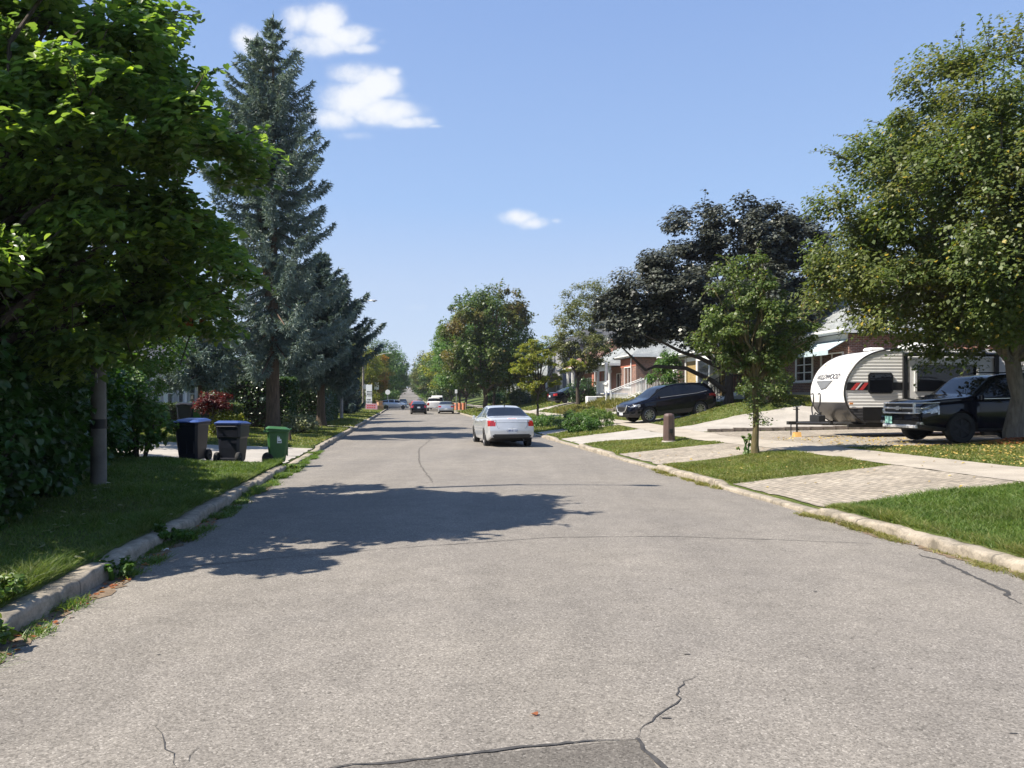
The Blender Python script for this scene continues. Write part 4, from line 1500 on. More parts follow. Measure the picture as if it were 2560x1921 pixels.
def build_cars():
    # silver sedan pulling along the right kerb, seen from behind
    Yc = 29.4
    c = car('sedan', 'silver sedan nearest on the road with a red lettered sticker on its trunk', 'car', (-.42, 29.1, -.03), RR+math.radians(3.0), SEDAN, M['silver'])
    plate(c, -2.30, .60, 'CMNR 021'[:4]+' 021', tilt=-.03)
    mb = MB()
    mb.lathe([(.06, -.004), (.075, 0), (.06, .004)], 20, 0, Matrix.Translation((0, -2.225, .905)) @ Matrix.Rotation(math.pi/2, 4, 'X') @ Matrix.Diagonal((1, .45, 1, 1)))
    mb.build('badge', M['plateblue'], c)
    mb = MB()
    mb.box(-.17, .17, -.003, .003, -.05, .05)
    st = mb.build('sticker', M['signwhite'], c)
    st.location = (.02, -2.175, 1.0)
    st.rotation_euler = (-.5, 0, 0)
    mb = MB()
    for i, zz in enumerate((-.034, .006)):
        xx = -.15
        rng = random.Random(i)
        while xx < .14:
            w_ = rng.choice((.02, .028, .034))
            mb.box(xx, xx+w_, -.007, -.0035, zz, zz+.026)
            xx += w_+.012
    o = mb.build('lettering', M['redink'], st)
    mb = MB()
    mb.prism([(-.05, 0), (.05, 0), (.0, .06)], -.015, .015, 'x', 0, Matrix.Translation((0, -.72, 1.435)))
    mb.build('antenna', M['plastic'], c)
    mb = MB()
    mb.cbox(-.60, .60, -1.86, -1.72, 1.085, 1.10, .006)
    mb.build('spoiler', M['silver'], c)
    ry = lambda xx, zz: -2.222-.08*(1-(xx/.8)**2)+.20*max(0, zz-.62)
    mb = MB()
    gp = [(-.575, .98), (-.55, .80), (-.50, .69), (0, .685), (.50, .69), (.55, .80), (.575, .98)]
    mb.tube([(gx, ry(gx, gz), gz) for gx, gz in gp], .006, 5)
    mb.build('trunk_gap', M['plastic'], c, smooth=60)
    mb = MB()
    mb.tube([(gx, ry(gx, .91)-.004, .90-.012*abs(gx)) for gx in (-.55, -.28, 0, .28, .55)], .008, 5)
    mb.build('trunk_crease', M['silver'], c, smooth=60)
    mb = MB()
    mb.tube([(.42, -2.2, .27), (.42, -1.9, .27)], .035, 10)
    mb.build('exhaust_pipe', M['plastic'], c)

    # black liftback ahead in the left lane
    Yp = 84
    c = car('liftback', 'black liftback driving away in the middle of the road', 'car', (PX(418.5, Yp), Yp, 0), RR, LIFT, M['blackpaint'])
    plate(c, -2.36, .78, '')
    mb = MB()
    mb.cbox(-.62, .62, -2.12, -1.98, 1.10, 1.125, .008)
    mb.build('spoiler', M['blackpaint'], c)
    # silver sedan parked at the right kerb
    Ys = 88
    c = car('sedan', 'silver blue sedan parked at the right kerb behind the white pickup', 'car', (PX(446, Ys), Ys, 0), RR-math.radians(3), SEDAN2, M['silverblue'])
    plate(c, -2.55, .58, '')
    Yw = 104
    c = car('pickup_truck', 'white pickup truck seen from behind at the right side of the road', 'truck', (PX(434, Yw), Yw, 0), RR, PICKUP, M['whitepaint'])
    plate(c, -2.93, .62, '')
    Yv = 116
    car('van', 'tall white van standing ahead of the white pickup', 'van', (PX(436.5, Yv), Yv, 0), RR, VAN, M['whitepaint'])
    Yr = 106
    car('hatchback', 'red car just ahead of the black liftback', 'car', (PX(416.5, Yr), Yr, 0), RR, HATCH, M['redpaint'])
    # silver hatch crossing from the side street
    Yh = 118
    car('hatchback', 'silver grey hatchback turning out of the side street on the left', 'car', (PX(394.5, Yh), Yh, hill(np.array(116.0))), face_to(DY, -DX), HATCH, M['silverblue'])
    s2 = 165
    x, y = W(s2, -2.2)
    car('sedan', 'dark sedan far up the road coming this way', 'car', (x, y, float(road_z(s2, 0))), RR+math.pi, SEDAN2, M['blackpaint'], detail=False)
    x, y = W(235, 2.6)
    car('hatchback', 'small dark car far up the road on the rise', 'car', (x, y, float(road_z(235, 0))), RR, HATCH, M['greypaint'], detail=False)
    # cars in the drive on the left
    c = car('crossover', 'black crossover parked in a driveway on the left, nose toward the road', 'car', on_street(60.6, -9.6), face_to(DY, -DX), CROSS, M['blackpaint'])
    c = car('hatchback', 'dark grey hatchback behind the black crossover on the left', 'car', on_street(88, -9.4), face_to(DY, -DX), HATCH, M['blackpaint'])

    # dark sedan nose-in on a driveway to the right
    x, y, z = on_street(68.0, 13.6, .03)
    c = car('sedan', 'navy black sedan with red tail lights parked nose in on a driveway', 'car', (x, y, z), face_to(.93, .36), SEDAN2, M['navypaint'])
    c.rotation_euler = (math.radians(5), 0, c.rotation_euler.z)
    c.rotation_mode = 'XYZ'
    plate(c, -2.55, .72, '')

    # black crossover nose out on the sloping driveway
    sC, tC = 35.55, 10.75
    x, y = W(sC, tC)
    zf, zr = G(sC, tC-1.36), G(sC, tC+1.34)
    c = car('crossover', 'black crossover parked nose out on the sloping driveway beside the lawn', 'car', (x, y, (zf+zr)/2+.02), 0, CROSS, M['navypaint'])
    c.rotation_euler = (math.atan2(zf-zr, 2.7), 0, face_to(-DY, DX)+math.radians(10))
    plate(c, 2.36, .50, '', facing=1, w=.34, h=.13)
    mb = MB()
    for sx in (1, -1):
        mb.tube([(sx*.52, 2.27, .90), (sx*.50, 2.315, .78), (sx*.36, 2.345, .60), (0, 2.36, .555)], .022, 6)
    mb.build('grille_trim', M['chrome'], c, smooth=60)
    mb = MB()
    mb.tube([(.893, -1.75, 1.20), (.895, -1.2, 1.14), (.905, .9, 1.10)], .010, 5)
    mb.tube([(-.893, -1.75, 1.20), (-.895, -1.2, 1.14), (-.905, .9, 1.10)], .010, 5)
    mb.build('window_trim', M['chrome'], c)

    # big black SUV nose out beside the trailer
    sS, tS = 19.75, 14.55
    x, y = W(sS, tS)
    c = car('suv', 'large black SUV with chrome grille parked nose out under the tree', 'SUV', (x, y, G(sS, tS)+.02), face_to(-DY, DX), SUV, M['navypaint'])
    yf = 2.59
    mb = MB()
    mb.cbox(-.60, .60, yf+.035, yf+.075, .80, 1.06, .01)
    g_ = mb.build('grille', M['plastic'], c)
    mb = MB()
    F_ = yf+.05
    for z0, z1 in ((.775, .815), (.905, .955), (1.045, 1.085)):
        mb.cbox(-.64, .64, F_, F_+.05, z0, z1, .008)
    for sx in (1, -1):
        a, b = sorted((sx*.60, sx*.66))
        mb.cbox(a, b, F_-.02, F_+.045, .775, 1.085, .008)
    mb.build('surround', M['chrome'], g_)
    mb = MB()
    for zz in np.arange(.835, .90, .03):
        mb.box(-.6, .6, F_+.026, F_+.034, zz, zz+.008)
    for zz in np.arange(.975, 1.04, .03):
        mb.box(-.6, .6, F_+.026, F_+.034, zz, zz+.008)
    mb.build('slats', M['darkalloy'], g_)
    mb = MB()       # bow-tie shaped emblem
    mb.prism([(-.15, -.03), (-.06, -.03), (-.05, -.055), (.07, -.055), (.06, -.03), (.15, -.03), (.13, .03), (.05, .03), (.04, .055), (-.07, .055), (-.06, .03), (-.17, .03)], F_+.055, F_+.075, 'y', 0, Matrix.Translation((0, 0, .93)))
    mb.build('emblem', M['chrome'], g_)
    mb = MB()
    mb.cbox(-.72, .72, yf-.02, yf+.09, .40, .48, .02)
    mb.build('skid_plate', M['chrome'], c)
    for sx in (1, -1):
        mb = MB()
        mb.cbox(sx*.78-.09, sx*.78+.09, yf-.06, yf+.045, .50, .57, .012)
        mb.build('fog_light', M['clearlamp'], c)
        mb = MB()
        mb.tube([(sx*.62, yf+.075, .80), (sx*.78, yf+.02, .80), (sx*.93, yf-.12, .82), (sx*.985, yf-.40, .86)], .014, 6)
        mb.tube([(sx*.62, yf+.075, .935), (sx*.80, yf+.01, .935), (sx*.95, yf-.14, .94)], .012, 6)
        mb.tube([(sx*.62, yf+.065, 1.07), (sx*.78, yf-.01, 1.07), (sx*.93, yf-.18, 1.075), (sx*.985, yf-.42, 1.085)], .012, 6)
        mb.build('light_trim', M['chrome'], c, smooth=60)
        mb = MB()
        mb.tube([(sx*.965, -2.2, 1.225), (sx*.965, .2, 1.20), (sx*.965, .85, 1.185), (sx*.90, 1.0, 1.27), (sx*.86, .8, 1.45)], .011, 5)
        mb.build('window_trim', M['chrome'], c)
        mb = MB()
        mb.tube([(sx*.70, -2.0, 1.90), (sx*.70, -1.7, 1.945), (sx*.70, -.3, 1.945), (sx*.70, .0, 1.905)], .02, 6)
        mb.build('roof_rail', M['blackpaint'], c)
    mb = MB()
    mb.cbox(-.85, .85, yf-.0, yf+.055, .585, .70, .02)
    mb.build('bumper_bar', M['navypaint'], c, bevel=.01)
    plate(c, yf+.10, .60, '', m='greenplate', facing=1, w=.31, h=.20, x=.42)
    mb = MB()
    mb.tube([(-.5, 1.16, 1.345), (-.1, 1.0, 1.43)], .012, 5)
    mb.tube([(.1, 1.16, 1.345), (.5, 1.0, 1.43)], .012, 5)
    mb.build('wiper', M['plastic'], c)


build_cars()

# ------------------------------------------------------------------ travel trailer
def build_trailer():
    sT, tT = 24.35, 12.4                       # middle of the nose
    x, y = W(sT, tT)
    z0 = G(sT, tT)
    rz = face_to(-DY, DX)-math.radians(4.5)
    root = thing('travel_trailer', 'white ribbed travel trailer with rounded white nose parked behind the black SUV', 'trailer', (x, y, z0), rz)
    hw = 1.2
    L = 7.4
    prof = [(-.72, .50), (-.44, .66), (-.22, .86), (-.07, 1.12), (0, 1.42), (-.03, 1.72), (-.13, 2.02), (-.32, 2.32), (-.60, 2.58), (-.95, 2.76), (-1.4, 2.87), (-1.9, 2.90)]
    # smooth the nose outline
    a = np.array(prof)
    k = np.concatenate([[0], np.cumsum(np.linalg.norm(np.diff(a, axis=0), axis=1))])
    u = np.linspace(0, k[-1], 46)
    sm = np.stack([np.interp(u, k, a[:, 0]), np.interp(u, k, a[:, 1])], -1)
    for _ in range(4):
        sm[1:-1] = (sm[:-2]+2*sm[1:-1]+sm[2:])/4
    nose = [tuple(p) for p in sm]

    def skin(pts, m, name, x0=-hw+.02, x1=hw-.02, n=13, out=0.0):
        V, F = [], []
        for i, (yy, zz) in enumerate(pts):
            for j in range(n):
                f = j/(n-1)*2-1
                V.append((x0+(x1-x0)*j/(n-1), yy+.05*(1-f*f)+out, zz))
        idx = np.arange(len(pts)*n).reshape(len(pts), n)
        F = np.stack([idx[:-1, :-1], idx[1:, :-1], idx[1:, 1:], idx[:-1, 1:]], -1).reshape(-1, 4)[:, ::-1]
        return link(name, mesh_np(name, V, F, m, True), root)
    cut = next(i for i, p in enumerate(nose) if p[1] > 1.14)
    cap = skin(nose[cut:], M['trailerwhite'], 'nose_cap')
    skin(nose[:cut+1], M['trailergrey'], 'nose_guard')
    # roof and back and underside
    mb = MB()
    mb.box(-hw+.02, hw-.02, -L, nose[-1][0], 2.84, 2.90)
    mb.build('roof', M['trailerwhite'], root)
    mb = MB()
    mb.box(-hw+.02, hw-.02, -L, -L+.05, .5, 2.84)
    mb.build('rear_wall', M['trailerwhite'], root)
    mb = MB()
    mb.box(-hw+.02, hw-.02, -L+.05, -.75, .46, .52)
    mb.box(-hw+.25, -hw+.35, -L+.2, -.3, .36, .46)
    mb.box(hw-.35, hw-.25, -L+.2, -.3, .36, .46)
    mb.build('chassis', M['blackmetal'], root)

    # ribbed side walls: real corrugation, clipped to the nose curve
    def edge_y(zz):
        zs = np.array([p[1] for p in nose])
        yss = np.array([p[0] for p in nose])
        return float(np.interp(zz, zs, yss))
    nz = []
    zz = .52
    pitch = .105
    while zz < 2.86:
        for f, d in ((0, 0), (.62, .010), (.80, .010), (.94, 0)):
            if zz+f*pitch < 2.88:
                nz.append((zz+f*pitch, d))
        zz += pitch

    def rib_wall(side, zlo, zhi, m, name, parent):
        V, F = [], []
        rows = [r for r in nz if zlo-1e-6 <= r[0] <= zhi+1e-6]
        cols = 24
        for zz, d in rows:
            e = edge_y(zz)-.05
            for j in range(cols):
                yy = e+(-L-e)*j/(cols-1)
                V.append((side*(hw+d), yy, zz))
        idx = np.arange(len(rows)*cols).reshape(len(rows), cols)
        F = np.stack([idx[:-1, :-1], idx[:-1, 1:], idx[1:, 1:], idx[1:, :-1]], -1).reshape(-1, 4)
        if side < 0:
            F = F[:, ::-1]
        o = link(name, mesh_np(name, V, F, m), parent)
        return o
    for side in (1, -1):
        rib_wall(side, .52, 1.00, M['trailergrey'], 'skirt_panel', root)
        rib_wall(side, 0.98, 2.88, M['trailerwhite'], 'side_wall', root)
        # dark moulding that follows the nose
        mb = MB()
        pts = [(side*(hw+.004), p[0]-.015, p[1]) for p in nose]
        mb.tube(pts, .028, 6)
        mb.build('edge_moulding', M['blackmetal'], root, smooth=60)
        # broad dark band with red and white flashes
        X0 = side*(hw+.019)
        X1 = side*(hw+.024)
        a_, b_ = min(X0, X1), max(X0, X1)
        mb = MB()
        mb.prism([(edge_y(1.56)-.06, 1.56), (-3.2, 1.56), (-3.2, 1.81), (edge_y(1.81)-.06, 1.81)], a_, b_, 'x')
        bandp = mb.build('dark_band', M['blackmetal'], root)
        X2, X3 = sorted((side*(hw+.0265), side*(hw+.030)))
        for off, m in ((-.22, 'redink'), (-.37, 'signwhite'), (-.50, 'redink')):
            mb = MB()
            w_ = .13 if m == 'redink' else .055
            mb.prism([(off, 1.565), (off-w_, 1.565), (off-w_-.20, 1.80), (off-.20, 1.80)], X2, X3, 'x')
            mb.build('flash', M[m], bandp)
        # windows
        def win(y1, y2, z1, z2, nm='window'):
            mb = MB()
            c = .07
            p = [(y1-c, z1), (y2+c, z1), (y2, z1+c), (y2, z2-c), (y2+c, z2), (y1-c, z2), (y1, z2-c), (y1, z1+c)]
            A, B = sorted((side*(hw+.02), side*(hw+.05)))
            mb.prism(p, A, B, 'x')
            fr = mb.build(nm, M['blackmetal'], root)
            mb = MB()
            i = .045
            p2 = [(q[0]-i*(1 if q[0] > (y1+y2)/2 else -1), q[1]+i*(1 if q[1] < (z1+z2)/2 else -1)) for q in p]
            A, B = sorted((side*(hw+.045), side*(hw+.054)))
            mb.prism(p2, A, B, 'x')
            mb.build('pane', M['carglass'], fr)
            return fr
        win(-.80, -1.62, 1.45, 2.12)
        if side < 0:
            # slide-out room with a big dark window
            mb = MB()
            mb.cbox(hw+.01, hw+.10, -5.2, -2.14, 1.06, 2.62, .01)
            so = mb.flip().build('slide_out', M['trailerwhite'], root)
            mb = MB()
            mb.cbox(hw+.10, hw+.125, -4.35, -2.36, 1.52, 2.36, .02)
            w2 = mb.flip().build('window', M['carglass'], root)
            mb = MB()
            for (q0, q1, r0, r1) in ((-4.42, -2.29, 2.36, 2.42), (-4.42, -4.35, 1.52, 2.36), (-2.36, -2.29, 1.52, 2.36)):
                mb.box(hw+.102, hw+.135, q0, q1, r0, r1)
            mb.flip().build('frame', M['offwhite'], w2)
            # awning arms and roll
            mb = MB()
            mb.box(hw+.035, hw+.12, -2.06, -1.93, .98, 2.74)
            mb.flip().build('awning_arm', M['blackmetal'], root)
            mb = MB()
            mb.box(hw+.13, hw+.20, -5.05, -4.92, 1.2, 2.70)
            mb.flip().build('awning_arm', M['blackmetal'], root)
            mb = MB()
            mb.tube([(hw+.16, -1.9, 2.70), (hw+.16, -5.1, 2.70)], .06, 10)
            mb.flip().build('awning_roll', M['blackmetal'], root, smooth=50)
            mb = MB()
            mb.cbox(hw+.02, hw+.035, -1.35, -.62, .60, 1.02, .01)
            bd = mb.flip().build('hatch_door', M['blackmetal'], root)
            mb = MB()
            mb.cbox(hw+.03, hw+.05, -.30, -.18, 1.10, 1.16, .005)
            mb.flip().build('marker_light', M['amberlamp'], root)
            t = text_mesh('FSX', .34, M['ink'], root, (-hw-.135, -5.7, 1.95), (math.pi/2, 0, -math.pi/2), shear=.25)
    # nose logo: lettering over a winged crest
    slope = math.atan2(.12, .30)
    def on_nose(zz):
        return edge_y(zz)+.05
    zc = 2.02
    lean = math.atan2(edge_y(zc+.15)-edge_y(zc-.15), .30)
    logo = text_mesh('WILDWOOD', .27, M['logo'], cap, (.05, on_nose(zc)+.014, zc), (math.pi/2+lean, 0, math.pi), shear=.28, sx=1.0, bold=.006)
    mb = MB()
    lm = Matrix.Translation((.12, on_nose(1.78)+.014, 1.78)) @ Matrix.Rotation(-math.atan2(edge_y(1.9)-edge_y(1.65), .25), 4, 'X') @ Matrix.Scale(1.5, 4)
    for k_ in range(3):
        o_ = .045*k_
        mb.prism([(.44-o_*1.2, .08-o_*.7), (-.40+o_*1.6, .08-o_*.7), (-.16+o_*.6, -.10+o_*.15), (.12-o_*.4, -.13+o_*.2), (.20-o_*.5, -.08+o_*.1), (.0, -.06), (-.12, -.04), (-.24+o_, .05-o_*.6), (.28-o_*.6, .05-o_*.6), (.36-o_, .0)][:4] if k_ else [(.44, .08), (-.40, .08), (-.30, .05), (.36, .05)], -.002+.002*k_, .004+.002*k_, 'y', 0, lm)
    mb.build('crest', M['signgrey'], cap)
    mb = MB()
    mb.cbox(-.45, .45, -3.6, -2.7, 2.90, 3.16, .08)
    mb.build('roof_unit', M['trailerwhite'], root, bevel=.03)
    mb = MB()
    mb.cbox(-.25, .25, -1.9, -1.4, 2.90, 3.0, .04)
    mb.build('roof_vent', M['offwhite'], root)
    # little running lights on the cap
    mb = MB()
    for xx in (-.9, .9):
        mb.cbox(xx-.04, xx+.04, edge_y(2.45)+.0, edge_y(2.45)+.06, 2.43, 2.46, .004)
    mb.build('marker_light', M['amberlamp'], root)
    # A-frame tongue, jack, coupler, spring bars, battery tray
    mb = MB()
    for sx in (1, -1):
        mb.tube([(sx*.85, -.75, .47), (sx*.06, 1.05, .47)], .055, 4)
    mb.box(-.09, .09, .95, 1.32, .42, .53)
    mb.box(-.62, .62, .05, .15, .42, .53)
    tg = mb.build('tongue', M['blackmetal'], root)
    mb = MB()
    mb.tube([(0, 1.0, .05), (0, 1.0, .42)], .032, 8)
    mb.tube([(0, 1.0, .42), (0, 1.0, 1.0)], .042, 8)
    mb.tube([(0, 1.0, 1.0), (.1, 1.0, 1.02)], .02, 6)
    mb.tube([(.02, .9, .93), (.02, 1.12, .93)], .015, 6)
    mb.build('jack', M['blackmetal'], root)
    mb = MB()
    mb.prism([(-.13, 0), (.13, 0), (.07, .17), (-.07, .17)], -.11, .11, 'y', 0, Matrix.Translation((0, 1.0, 0)))
    mb.build('jack_foot', M['wood'], root)
    for sx, ph in ((.28, 0), (-.22, .3)):
        mb = MB()
        mb.tube([(sx+.16, .30, 1.44), (sx+.05, .30, 1.46), (sx, .30, 1.42), (sx, .30, 1.22), (sx+.05, .30, 1.08), (sx+.13, .30, 1.0), (sx+.12, .30, .86), (sx+.05, .30, .72), (sx+.05, .30, .52)], .024, 7)
        mb.build('spring_bar', M['darkalloy'], root, smooth=60)
    mb = MB()
    mb.cbox(-.33, .33, .17, .42, .53, .74, .02)
    mb.tube([(-.2, .30, .74), (-.2, .30, .84)], .05, 8)
    mb.tube([(.15, .32, .74), (.05, .34, .82), (-.1, .32, .76)], .02, 6)
    mb.build('battery_tray', M['plastic'], root)
    mb = MB()
    for i in range(9):
        mb.lathe([(.016, -.02), (.022, 0), (.016, .02)], 6, 0, Matrix.Translation((.12+.01*(i % 2), 1.15, .40-.042*i)))
    mb.build('safety_chain', M['darkalloy'], root)
    mb = MB()
    mb.cbox(.35, .80, -.06, -.02, .40, .50, .01, 0, Matrix.Translation((0, .42, 0)) @ Matrix.Rotation(-.35, 4, 'Z'))
    mb.build('reflector_bar', M['signwhite'], root)
    # wheels
    for sx in (1, -1):
        for yy in (-4.1, -5.0):
            mb = MB()
            mb.lathe([(.2, -.1), (.32, -.1), (.34, -.07), (.34, .07), (.32, .1), (.2, .1)], 22, axis='x')
            o = mb.build('wheel', M['tyre'], root, smooth=40)
            o.location = (sx*1.05, yy, .34)
    return root


build_trailer()

# ------------------------------------------------------------------ houses
def window(root, face, a, z0, w, h, off=0.0, cols=2, rows=1, m='white', sill=True, curtain=None, depth=.07):
    """face 'front' (plane x=off, a along y) or 'side' (plane y=off, a along x)"""
    if face == 'front':
        Mx = Matrix.Translation((off, a, z0)) @ Matrix.Rotation(-math.pi/2, 4, 'Z')
    else:
        Mx = Matrix.Translation((a, off, z0))
    # local: x along the wall, y into the wall, z up
    f = .06
    mb = MB()
    mb.box(-w/2-f, w/2+f, -depth, .05, h, h+f, 0, Mx)
    mb.box(-w/2-f, w/2+f, -depth, .05, -f, 0, 0, Mx)
    mb.box(-w/2-f, -w/2, -depth, .05, 0, h, 0, Mx)
    mb.box(w/2, w/2+f, -depth, .05, 0, h, 0, Mx)
    for i in range(1, cols):
        x = -w/2+w*i/cols
        mb.box(x-.02, x+.02, -depth+.02, .05, 0, h, 0, Mx)
    for i in range(1, rows):
        z = h*i/rows
        mb.box(-w/2, w/2, -depth+.022, .048, z-.02, z+.02, 0, Mx)
    fr = mb.build('window', M[m], root)
    mb = MB()
    mb.box(-w/2, w/2, .0, .02, 0, h, 0, Mx)
    mb.build('pane', M['glass'], fr)
    if sill:
        mb = MB()
        mb.box(-w/2-.12, w/2+.12, -.14, .05, -f-.07, -f-.003, 0, Mx)
        mb.build('sill', M['offwhite'], fr)
    return fr


def hip_roof(root, x0, x1, y0, y1, ze, zp, m, name='roof', over=.4, fascia='white', ridge=None):
    """hipped roof; ridge runs along the longer side"""
    x0, x1, y0, y1 = x0-over, x1+over, y0-over, y1+over
    w, d = x1-x0, y1-y0
    r = min(w, d)/2
    if ridge is not None:
        r = ridge
    if d >= w:
        R = [((x0+x1)/2, y0+r, zp), ((x0+x1)/2, y1-r, zp)]
    else:
        R = [(x0+r, (y0+y1)/2, zp), (x1-r, (y0+y1)/2, zp)]
    B = [(x0, y0, ze), (x1, y0, ze), (x1, y1, ze), (x0, y1, ze)]
    V = B+R
    if d >= w:
        F = [(0, 1, 4), (1, 2, 5, 4), (2, 3, 5), (3, 0, 4, 5)]
    else:
        F = [(0, 1, 5, 4), (1, 2, 5), (2, 3, 4, 5), (3, 0, 4)]
    me = bpy.data.meshes.new(name)
    VV, FF, UV = [], [], []
    for f in F:
        P = [Vector(V[i]) for i in f]
        n = (P[1]-P[0]).cross(P[2]-P[0]).normalized()
        u = (P[1]-P[0]).normalized()
        v = n.cross(u)
        b = len(VV)
        VV += [tuple(p) for p in P]
        FF.append(tuple(range(b, b+len(P))))
        UV += [(p.dot(u), p.dot(v)) for p in P]
    # soffit
    b = len(VV)
    VV += [(x0, y0, ze-.02), (x1, y0, ze-.02), (x1, y1, ze-.02), (x0, y1, ze-.02)]
    FF.append((b+3, b+2, b+1, b))
    UV += [(0, 0)]*4
    me.from_pydata(VV, [], FF)
    ul = me.uv_layers.new(name='UVMap')
    for i, l in enumerate(me.loops):
        ul.data[i].uv = UV[l.vertex_index]
    me.materials.append(M[m])
    o = link(name, me, root)
    mb = MB()
    t = .03
    mb.box(x0-t, x0, y0-t, y1+t, ze-.19, ze-.005)
    mb.box(x1, x1+t, y0-t, y1+t, ze-.19, ze-.005)
    mb.box(x0, x1, y0-t, y0, ze-.19, ze-.005)
    mb.box(x0, x1, y1, y1+t, ze-.19, ze-.005)
    # gutter
    mb.tube([(x0-t-.05, y0-.05, ze-.06), (x0-t-.05, y1+.05, ze-.06)], .055, 8)
    mb.build('fascia', M[fascia], o)
    return o


def downspout(root, x, y, z0, z1, m='white'):
    mb = MB()
    mb.cbox(x-.04, x+.04, y-.04, y+.04, z0, z1, .01)
    return mb.build('downspout', M[m], root)


def railing(root, pts, h=.9, gap=.11, m='white', name='railing', post=.045, rail=.03):
    mb = MB()
    for a, b in zip(pts[:-1], pts[1:]):
        a, b = Vector(a), Vector(b)
        n = max(1, int((b-a).length/gap))
        mb.tube([a+Vector((0, 0, h)), b+Vector((0, 0, h))], rail, 6)
        mb.tube([a+Vector((0, 0, .1)), b+Vector((0, 0, .1))], rail*.8, 6)
        for i in range(1, n):
            p = a+(b-a)*i/n
            mb.tube([p+Vector((0, 0, .1)), p+Vector((0, 0, h))], .014, 4)
        for p in (a, b):
            mb.box(p.x-post, p.x+post, p.y-post, p.y+post, p.z, p.z+h+.08)
    return mb.build(name, M[m], root)


def steps(root, x0, x1, y0, y1, z0, z1, n, m='offwhite', along='x'):
    """rising from x0 to x1"""
    mb = MB()
    for i in range(n):
        a = x0+(x1-x0)*i/n
        h = z0+(z1-z0)*(i+1)/n
        mb.box(min(a, x1), max(a, x1), y0+.001*i, y1-.001*i, z0-.3, h)
    return mb.build('steps', M[m], root)


def chimney(root, roof, x, y, z0, z1, m='redbrick', w=.55):
    mb = MB()
    mb.box(x-w/2, x+w/2, y-w/2, y+w/2, z0, z1)
    mb.box(x-w/2-.05, x+w/2+.05, y-w/2-.05, y+w/2+.05, z1, z1+.1)
    return mb.build('chimney', M[m], roof)


